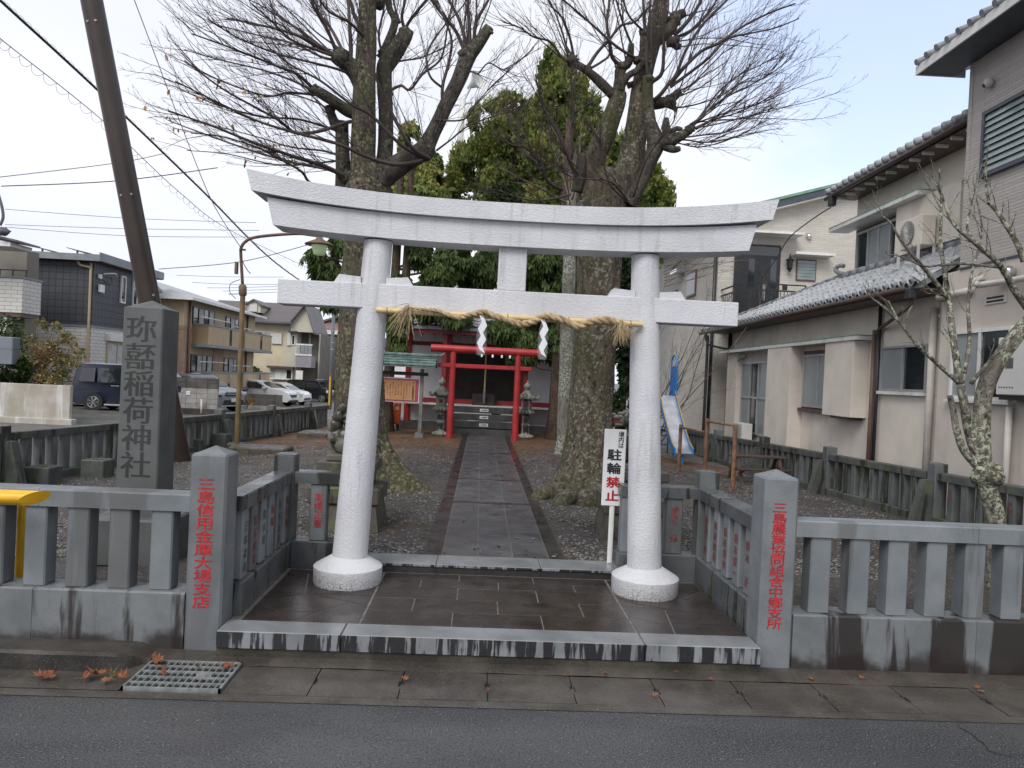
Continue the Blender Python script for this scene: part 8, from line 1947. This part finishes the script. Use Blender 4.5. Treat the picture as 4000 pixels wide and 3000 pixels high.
for a, c_ in (((-15.98, 6.16), (-15.45, 6.50)), ((-15.45, 6.50), (-14.9, 6.12))):
    mb = MB(); mb.v = [(xF(a[0]), 62.4, zF(a[1])), (xF(c_[0]), 62.4, zF(c_[1])), (xF(c_[0]), 66.5, zF(c_[1])), (xF(a[0]), 66.5, zF(a[1]))]; mb.v += [(x, y, z - .12) for x, y, z in mb.v]; mb.f = [(0, 1, 2, 3), (7, 6, 5, 4), (0, 4, 5, 1), (1, 5, 6, 2), (2, 6, 7, 3), (3, 7, 4, 0)]; mb.obj('dormer_roof', 'roof_brown', dmo)
facewin(hf, xF(-15.2), xF(-14.05), zF(3.62), zF(4.32), 62, 'trim_white', ('glass_dark', 'curtain'), .08); bxo('shutter_box', 'shutter', hf, xF(-14.03), xF(-13.36), 61.85, 61.999, zF(3.55), zF(4.26))
facewin(hf, xF(-12.72), xF(-12.45), zF(3.5), zF(4.2), 61.9, 'trim_white', ('glass_dark',), .08); bxo('side_shutter', 'shutter', hf, xF(-12.98), xF(-12.74), 61.78, 61.899, zF(3.48), zF(4.3)); bxo('awning', 'fascia_dark', hf, xF(-12.85), xF(-12.3), 61.3, 61.9, zF(4.35), zF(4.45))
bw2 = facewin(hf, xF(-14.0), xF(-12.5), zF(1.2), zF(1.92), 61.7, 'trim_white', ('curtain', 'plate_white', 'plate_white', 'glass_dark'), .09); bxo('bay_roof', 'wood_frame', bw2, xF(-14.1), xF(-12.4), 61.2, 62, zF(1.94), zF(2.08))
bc = bxo('balcony_base', 'lilac_panel', hf, xF(-12.3), xF(-11.27), 61.4, 63, zF(2.07), zF(2.83)); bxo('balcony_rail', 'trim_white', bc, xF(-12.33), xF(-11.24), 61.35, 61.45, zF(3.52), zF(3.62)); bxo('balcony_kerb', 'trim_white', bc, xF(-12.33), xF(-11.24), 61.35, 61.45, zF(2.84), zF(2.95))
for k in range(4): bxo('balcony_pale', 'trim_white', bc, xF(-12.30 + .07 * k), xF(-12.27 + .07 * k), 61.37, 61.43, zF(2.95), zF(3.52))
for k in range(3): bxo('balcony_panel', 'frosted', bc, xF(-11.98 + .245 * k), xF(-11.76 + .245 * k), 61.38, 61.42, zF(2.97), zF(3.5))
bxo('column', 'house_pale', hf, xF(-11.85), xF(-11.72), 63.3, 63.45, zF(2.8), zF(4.45)); bxo('louvre_screen', 'plate_white', hf, xF(-12.2), xF(-11.75), 61.2, 61.3, gF + .6, zF(1.85))
MB().tube([(xF(-11.13), 63.4, gF), (xF(-11.13), 63.4, zF(4.4))], .07, 8).obj('down_pipe', 'house_pale', hf, True)
# ---- red roofed house beyond
k6 = 72 / 56
def zG(z): return 2.1 + (z - 2.1) * k6
hg = thing('house', (-14.5, 76, gF), 'tan house with faded red tiled roof seen past the grey concrete pole', 'house')
bxo('wall', 'house_grey', hg, -16.2, -11, 73.5, 80, gF, zG(4.7)); bxo('front_wing', 'house_pale', hg, -15.85, -12.5, 72, 73.5, gF, zG(3.45)); bxo('balcony', 'house_pale', hg, -15.75, -12.8, 71.7, 71.85, zG(2.5), zG(3.4)); bxo('balcony_cap', 'trim_white', hg, -15.8, -12.7, 71.6, 71.95, zG(3.4), zG(3.5))
mb = MB(); mb.v = [(-16.6, 72.6, zG(5.0)), (-10.5, 72.6, zG(4.75)), (-11.5, 77, zG(5.75)), (-15.9, 77, zG(5.75))]; mb.f = [(0, 1, 2, 3)]; mb.obj('tiled_roof', 'roof_red', hg, fix=False)
bxo('eave_gutter', 'trim_white', hg, -16.5, -11, 72.3, 72.55, zG(4.72), zG(4.95))
mb = MB(); mb.v = [(-16.6, 77.5, zG(5.85)), (-14.95, 77.5, zG(6.3)), (-13.2, 77.5, zG(5.7)), (-13.2, 77.5, zG(5.3)), (-16.6, 77.5, zG(5.3))]; mb.f = [(0, 1, 2, 3, 4)]; mb.obj('gable', 'house_grey', hg, fix=False)
for a, c_ in (((-16.9, 5.8), (-14.95, 6.35)), ((-14.95, 6.35), (-13.0, 5.65))):
    mb = MB(); mb.v = [(a[0], 77, zG(a[1])), (c_[0], 77, zG(c_[1])), (c_[0], 80, zG(c_[1])), (a[0], 80, zG(a[1]))]; mb.v += [(x, y, z - .22) for x, y, z in mb.v]; mb.f = [(0, 1, 2, 3), (7, 6, 5, 4), (0, 4, 5, 1), (1, 5, 6, 2), (2, 6, 7, 3), (3, 7, 4, 0)]; mb.obj('gable_roof', 'roof_brown', hg)
facewin(hg, -15.5, -14.0, zG(3.5), zG(4.2), 73.5, 'trim_white', ('glass_dark', 'curtain'), .08)
bxo('shed', 'plate_white', hg, -15.9, -13.6, 70.5, 71.5, gF, zG(2.1)); bxo('shed_roof', 'beam_grey', hg, -16.0, -13.5, 70.4, 71.55, zG(2.1), zG(2.18))
# filler house behind so the skyline closes between trunk and hall
hh = thing('house', (-7.5, 70, gF), 'pale house glimpsed between the left trunk and the hall', 'house')
bxo('wall', 'plaster_white', hh, -9.5, -3.6, 66, 74, gF, 4.2); mb = MB(); mb.prism([(-10.1, 4.15), (-3.0, 4.15), (-6.5, 6.0)], 65.4, 74.5, 'y'); mb.obj('roof', 'roof_slate', hh); facewin(hh, -6.4, -4.9, 1.8, 3.2, 66, 'alu', ('glass_dark', 'curtain'), .08)
# grey concrete utility pole
up = thing('utility_pole', (-9.0, 45, -.35), 'slim grey concrete utility pole with steel bands beside the lichen trunk', 'utility pole')
MB().tube([(-9.03, 45, -.5), (-9.03, 45, 9)], [.125, .085], 14).obj('shaft', 'beam_grey', up, True)
for z in (3.2, 3.6, 4.3, 4.42, 4.55, 4.68): MB().tube([(-9.03, 45, z), (-9.03, 45, z + .05)], .125, 14).obj('band', 'alu', up)
MB().tube([(-9.03, 44.85, -.3), (-9.03, 44.85, 1.6)], .05, 8).obj('marker', 'yellow_paint', up)
bush('clipped_shrub', 'small green shrub before the pale yellow house', [(990, 1450, 22, 16, 0), (1005, 1462, 20, 14, 0)], 57.5, 420, .16, 'leaf', 'leaf_green', (-17.4, 57.5, gF), 55, stems=3)

# ------------------------------------------------------------------ parked cars
def car(lab, pos, ang, L, Wd, prof, roof, paint, wheels, wr, glass, extras):
    """prof: body side outline [(s, z)] clockwise from rear sill; roof: greenhouse outline; s runs rear -> front"""
    t_ = thing('parked_car', pos, lab, 'car'); M_ = Matrix.Translation(pos) @ Matrix.Rotation(ang, 4, 'Z')
    hw_ = Wd / 2
    def fin(mb, name, mat, parent, smooth=False): mb.v = [tuple(M_ @ Vector(p)) for p in mb.v]; return mb.obj(name, mat, parent, smooth)
    def halfw(s, z):                                   # plan taper towards both ends and tumblehome above the belt
        e = abs(s / (L / 2)); w = hw_ * (1 - .10 * max(0, e - .55) / .45 * max(0, e - .55) / .45 * 2.2)
        return w - max(0, z - roof['belt']) * roof['tumble'] - .02 * max(0, .35 - z) / .35
    mb = MB(); n = len(prof); rows_ = [-1, -.965, -.6, 0, .6, .965, 1]
    for f in rows_:
        sh = .975 if abs(f) == 1 else 1.0
        for s, z in prof: zc = .5 * (min(p[1] for p in prof) + max(p[1] for p in prof)); mb.v.append((s * sh, halfw(s, z) * f, zc + (z - zc) * (.97 if abs(f) == 1 else 1)))
    for r_ in range(len(rows_) - 1):
        for k in range(n): a, b_ = r_ * n + k, r_ * n + (k + 1) % n; mb.f.append((a, b_, b_ + n, a + n))
    mb.f.append(tuple(range(n))); mb.f.append(tuple((len(rows_) - 1) * n + k for k in reversed(range(n))))
    bd = fin(mb, 'body', paint, t_, 0.55)
    for poly in glass['side']:
        for sd_ in (-1, 1):
            mb = MB(); pts = [(s, sd_ * (halfw(s, z) * 1.0 + .006), z) for s, z in poly]; pin = [(s, sd_ * (halfw(s, z) - .02), z) for s, z in poly]; m = len(pts)
            mb.v += pts + pin; mb.f.append(tuple(range(m)))
            for k in range(m): mb.f.append((k, (k + 1) % m, m + (k + 1) % m, m + k))
            fin(mb, 'side_window', 'glass_dark', t_)
    for nm, (s0, z0, s1, z1) in glass['ends'].items():
        mb = MB(); w0, w1 = halfw(s0, z0) * .90, halfw(s1, z1) * .86; nx_, nz_ = (z1 - z0), -(s1 - s0); q = math.hypot(nx_, nz_); sg = 1 if s0 > 0 else -1; ox, oz = sg * abs(nx_) / q * .012, abs(nz_) / q * .012
        mb.v = [(s0 + ox, -w0, z0 + oz), (s0 + ox, w0, z0 + oz), (s1 + ox, w1, z1 + oz), (s1 + ox, -w1, z1 + oz)]; mb.v += [(x - ox * 3, y, z - oz * 3) for x, y, z in mb.v]; mb.f = [(0, 1, 2, 3), (0, 4, 5, 1), (1, 5, 6, 2), (2, 6, 7, 3), (3, 7, 4, 0)]
        fin(mb, nm, 'glass_dark', t_)
    for s in wheels:
        for sd_ in (-1, 1):
            y = sd_ * (hw_ - .10)
            mb = MB(); mb.tube([(s, y - .105, wr), (s, y - .09, wr), (s, y + .09, wr), (s, y + .105, wr)], [wr * .93, wr, wr, wr * .93], 28); w = fin(mb, 'wheel', 'rubber', t_, 0.6)
            mb = MB(); yy = y + sd_ * .108; mb.tube([(s, yy - .004, wr), (s, yy + .004, wr)], wr * .20, 14)
            for k in range(7):
                a = 2 * math.pi * k / 7
                for da in (-.10, .10): mb.tube([(s + wr * .15 * math.cos(a), yy, wr + wr * .15 * math.sin(a)), (s + wr * .66 * math.cos(a + da), yy, wr + wr * .66 * math.sin(a + da))], wr * .045, 5)
            for k in range(28):
                a, b_ = 2 * math.pi * k / 28, 2 * math.pi * (k + 1) / 28; mb.tube([(s + wr * .69 * math.cos(a), yy, wr + wr * .69 * math.sin(a)), (s + wr * .69 * math.cos(b_), yy, wr + wr * .69 * math.sin(b_))], wr * .035, 4, cap=False)
            fin(mb, 'rim', 'rim_alloy', w)
            mb = MB(); mb.tube([(s, sd_ * (hw_ - .012), wr), (s, sd_ * (hw_ + .006), wr)], wr * 1.14, 28); fin(mb, 'wheel_arch', 'rubber', bd)
    for nm, mat, (s0, s1, y0, y1, z0, z1), both in extras:
        for sd_ in ((-1, 1) if both else (1,)):
            mb = MB(); ya, yb_ = sorted((sd_ * y0, sd_ * y1)); mb.box(s0, s1, ya, yb_, z0, z1, min(.015, (z1 - z0) * .3, (s1 - s0) * .3, (yb_ - ya) * .3)); fin(mb, nm, mat, t_)
    return t_
# navy minivan seen from its side, front to the right
van_p = (-14.05, 31.2, -.02)
car('dark navy minivan parked in the lot behind the streaked wall', van_p, 0.03, 4.7, 1.72,
    [(-2.28, .30), (-2.34, .60), (-2.33, 1.05), (-2.22, 1.60), (-2.08, 1.80), (-1.6, 1.86), (.6, 1.85), (.95, 1.80), (1.78, 1.16), (2.18, 1.0), (2.33, .75), (2.33, .35), (2.2, .22), (-2.15, .22)],
    {'belt': 1.05, 'tumble': .14}, 'paint_navy', (-1.42, 1.43), .325,
    {'side': [[(-2.05, 1.20), (-1.95, 1.66), (-1.40, 1.70), (-1.40, 1.14), (-1.95, 1.13)], [(-1.28, 1.13), (-1.28, 1.70), (-.32, 1.70), (-.32, 1.09)], [(-.12, 1.09), (-.12, 1.70), (.62, 1.68), (.95, 1.58), (1.25, 1.30), (1.25, 1.06)]], 'ends': {'windscreen': (1.72, 1.20, 1.00, 1.76), 'rear_window': (-2.30, 1.18, -2.20, 1.66)}},
    [('door_handle', 'chrome', (-.75, -.42, .86, .885, .98, 1.02), True), ('door_handle', 'chrome', (-.15, .15, .86, .885, .95, .99), True), ('roof_rail', 'chrome', (-1.9, .5, .62, .66, 1.845, 1.875), True), ('sill_skirt', 'alu', (-1.0, 1.05, .80, .87, .20, .27), True), ('slide_rail', 'black_metal', (-2.1, -1.2, .845, .868, .80, .83), True), ('door_seam', 'rubber', (-.25, -.235, .845, .8685, .3, 1.05), True), ('headlamp', 'lamp_clear', (2.15, 2.33, .5, .8, .75, .92), True), ('number_plate', 'plate_white', (2.325, 2.345, -.16, .16, .38, .55), False)])
# grey compact SUV, three quarter front, half hidden by the block wall
p = onZ(600 + 890 / 3.16, 1400 + 655 / 3.16, -.08)
car('dark grey sport utility car parked behind the block wall', (-13.3, 35.6, -.12), -.45, 4.4, 1.82,
    [(-2.1, .34), (-2.2, .7), (-2.15, 1.05), (-1.95, 1.45), (-1.6, 1.62), (-.2, 1.66), (.25, 1.58), (1.02, 1.10), (1.85, 1.0), (2.12, .88), (2.2, .6), (2.18, .34), (2.05, .24), (-2.0, .24)],
    {'belt': 1.02, 'tumble': .28}, 'paint_grey', (-1.32, 1.32), .345,
    {'side': [[(-1.85, 1.12), (-1.7, 1.45), (-1.05, 1.52), (-1.05, 1.10)], [(-.98, 1.10), (-.98, 1.53), (-.1, 1.54), (-.1, 1.08)], [(-.02, 1.08), (-.02, 1.54), (.2, 1.50), (.82, 1.14), (.82, 1.07)]], 'ends': {'windscreen': (.98, 1.13, .28, 1.55), 'rear_window': (-2.1, 1.12, -1.85, 1.52)}},
    [('headlamp', 'lamp_clear', (1.98, 2.15, .48, .86, .78, .92), True), ('grille', 'black_metal', (2.17, 2.20, -.48, .48, .72, .9), False), ('grille_bar', 'chrome', (2.195, 2.21, -.45, .45, .80, .83), False), ('bumper_intake', 'rubber', (2.15, 2.215, -.6, .6, .36, .55), False), ('number_plate', 'plate_white', (2.21, 2.225, -.17, .17, .46, .62), False), ('bumper_lip', 'alu', (2.1, 2.22, -.7, .7, .25, .30), False), ('tail_lamp', 'lamp_red', (-2.2, -2.05, .5, .85, .85, 1.05), True), ('door_mirror', 'paint_grey', (.55, .72, .92, 1.1, 1.05, 1.18), True)])
car('white hatchback whose front end shows beside the block wall', (-14.6, 36.2, -.12), -.45, 3.9, 1.66,
    [(-1.85, .32), (-1.93, .7), (-1.85, 1.05), (-1.65, 1.42), (-1.3, 1.52), (.1, 1.53), (.5, 1.42), (1.15, 1.02), (1.65, .92), (1.9, .75), (1.95, .5), (1.9, .28), (1.8, .22), (-1.75, .22)],
    {'belt': .98, 'tumble': .25}, 'paint_white', (-1.2, 1.22), .30, {'side': [[(-1.6, 1.05), (-1.45, 1.38), (-.1, 1.43), (-.1, 1.03)], [(0, 1.03), (0, 1.43), (.4, 1.36), (.9, 1.06)]], 'ends': {'windscreen': (1.1, 1.06, .5, 1.4), 'rear_window': (-1.82, 1.1, -1.62, 1.42)}},
    [('headlamp', 'lamp_clear', (1.62, 1.86, .45, .78, .66, .84), True), ('grille', 'black_metal', (1.9, 1.96, -.5, .5, .35, .55), False), ('number_plate', 'plate_white', (1.955, 1.97, -.16, .16, .42, .58), False)])
car('white crossover with swept roof parked behind the low block wall', (-13.75, 47.6, -.42), -.18, 4.15, 1.77,
    [(-1.95, .36), (-2.05, .75), (-2.06, 1.0), (-1.95, 1.35), (-1.85, 1.55), (-1.5, 1.57), (-.5, 1.57), (.0, 1.50), (.95, 1.10), (1.55, 1.02), (1.92, .86), (2.06, .6), (2.05, .36), (1.92, .26), (-1.85, .26)],
    {'belt': 1.0, 'tumble': .34}, 'paint_white', (-1.25, 1.28), .34,
    {'side': [[(-1.7, 1.18), (-1.5, 1.42), (-.75, 1.47), (-.75, 1.10)], [(-.68, 1.10), (-.68, 1.47), (-.1, 1.45), (.7, 1.10), (.7, 1.06)]], 'ends': {'windscreen': (.9, 1.13, .05, 1.47), 'rear_window': (-2.03, 1.1, -1.88, 1.5)}},
    [('headlamp', 'lamp_clear', (1.84, 2.02, .40, .62, .60, .80), True), ('running_lamp', 'lamp_clear', (1.45, 1.70, .62, .74, .96, 1.02), True), ('grille', 'black_metal', (2.0, 2.07, -.42, .42, .55, .74), False), ('bumper_intake', 'rubber', (1.98, 2.07, -.65, .65, .27, .40), False), ('number_plate', 'plate_white', (2.068, 2.08, -.17, .17, .44, .56), False), ('tail_lamp', 'lamp_red', (-2.05, -1.86, .50, .84, 1.02, 1.22), True), ('roof_spoiler', 'paint_white', (-2.08, -1.75, -.55, .55, 1.54, 1.585), False), ('door_mirror', 'paint_white', (.42, .62, .86, 1.06, 1.05, 1.19), True), ('door_handle', 'plate_white', (-.45, -.2, .87, .90, .86, .89), True)])
car('second white car just showing its nose behind the white crossover', (-13.8, 51.6, -.5), -.18, 4.2, 1.7,
    [(-2.0, .32), (-2.08, .7), (-2.0, 1.0), (-1.7, 1.36), (-1.3, 1.46), (.1, 1.47), (.5, 1.38), (1.2, 1.0), (1.75, .9), (2.0, .72), (2.06, .5), (2.0, .28), (1.9, .22), (-1.9, .22)],
    {'belt': .96, 'tumble': .3}, 'paint_white', (-1.28, 1.3), .31, {'side': [[(-1.6, 1.05), (-1.4, 1.33), (-.1, 1.38), (-.1, 1.02)], [(0, 1.02), (0, 1.38), (.4, 1.32), (.95, 1.04)]], 'ends': {'windscreen': (1.15, 1.03, .5, 1.36), 'rear_window': (-1.95, 1.05, -1.7, 1.36)}},
    [('headlamp', 'lamp_clear', (1.75, 1.98, .45, .76, .62, .8), True), ('grille', 'black_metal', (2.0, 2.07, -.5, .5, .35, .5), False)])
car('boxy black compact car parked before the pale yellow house', (-13.1, 57.6, -.52), -.10, 3.4, 1.48,
    [(-1.62, .30), (-1.68, .6), (-1.66, 1.0), (-1.60, 1.50), (-1.48, 1.62), (-.9, 1.65), (.65, 1.64), (.85, 1.56), (1.20, 1.06), (1.55, .98), (1.68, .78), (1.70, .45), (1.62, .26), (-1.55, .22)],
    {'belt': 1.0, 'tumble': .10}, 'paint_black', (-1.12, 1.18), .28,
    {'side': [[(-1.5, 1.08), (-1.42, 1.48), (-1.05, 1.50), (-1.05, 1.06)], [(-.98, 1.06), (-.98, 1.50), (-.12, 1.50), (-.12, 1.03)], [(-.04, 1.03), (-.04, 1.50), (.62, 1.49), (.98, 1.08), (.98, 1.03)]], 'ends': {'windscreen': (1.18, 1.10, .88, 1.53), 'rear_window': (-1.67, 1.08, -1.61, 1.5)}},
    [('headlamp', 'lamp_clear', (1.48, 1.68, .42, .70, .72, .92), True), ('door_handle', 'chrome', (-.38, -.2, .735, .765, .88, .92), True), ('door_handle', 'chrome', (-1.32, -1.15, .735, .765, .90, .94), True), ('door_mirror', 'paint_black', (.72, .88, .74, .92, 1.03, 1.18), True), ('tail_lamp', 'lamp_red', (-1.68, -1.6, .55, .70, .75, 1.2), True)])
car('dark car hidden behind the boxy black compact', (-12.0, 62.0, -.52), -.10, 3.9, 1.6,
    [(-1.85, .32), (-1.93, .7), (-1.85, 1.05), (-1.7, 1.5), (-1.4, 1.68), (.5, 1.68), (.8, 1.58), (1.4, 1.02), (1.75, .92), (1.93, .7), (1.92, .35), (1.8, .22), (-1.75, .22)],
    {'belt': 1.0, 'tumble': .14}, 'paint_navy', (-1.25, 1.25), .30, {'side': [[(-1.6, 1.1), (-1.5, 1.5), (-.2, 1.54), (-.2, 1.06)], [(-.1, 1.06), (-.1, 1.54), (.6, 1.5), (1.05, 1.1)]], 'ends': {'windscreen': (1.35, 1.06, .82, 1.54), 'rear_window': (-1.83, 1.1, -1.7, 1.5)}},
    [('headlamp', 'lamp_clear', (1.7, 1.9, .45, .72, .7, .88), True)])
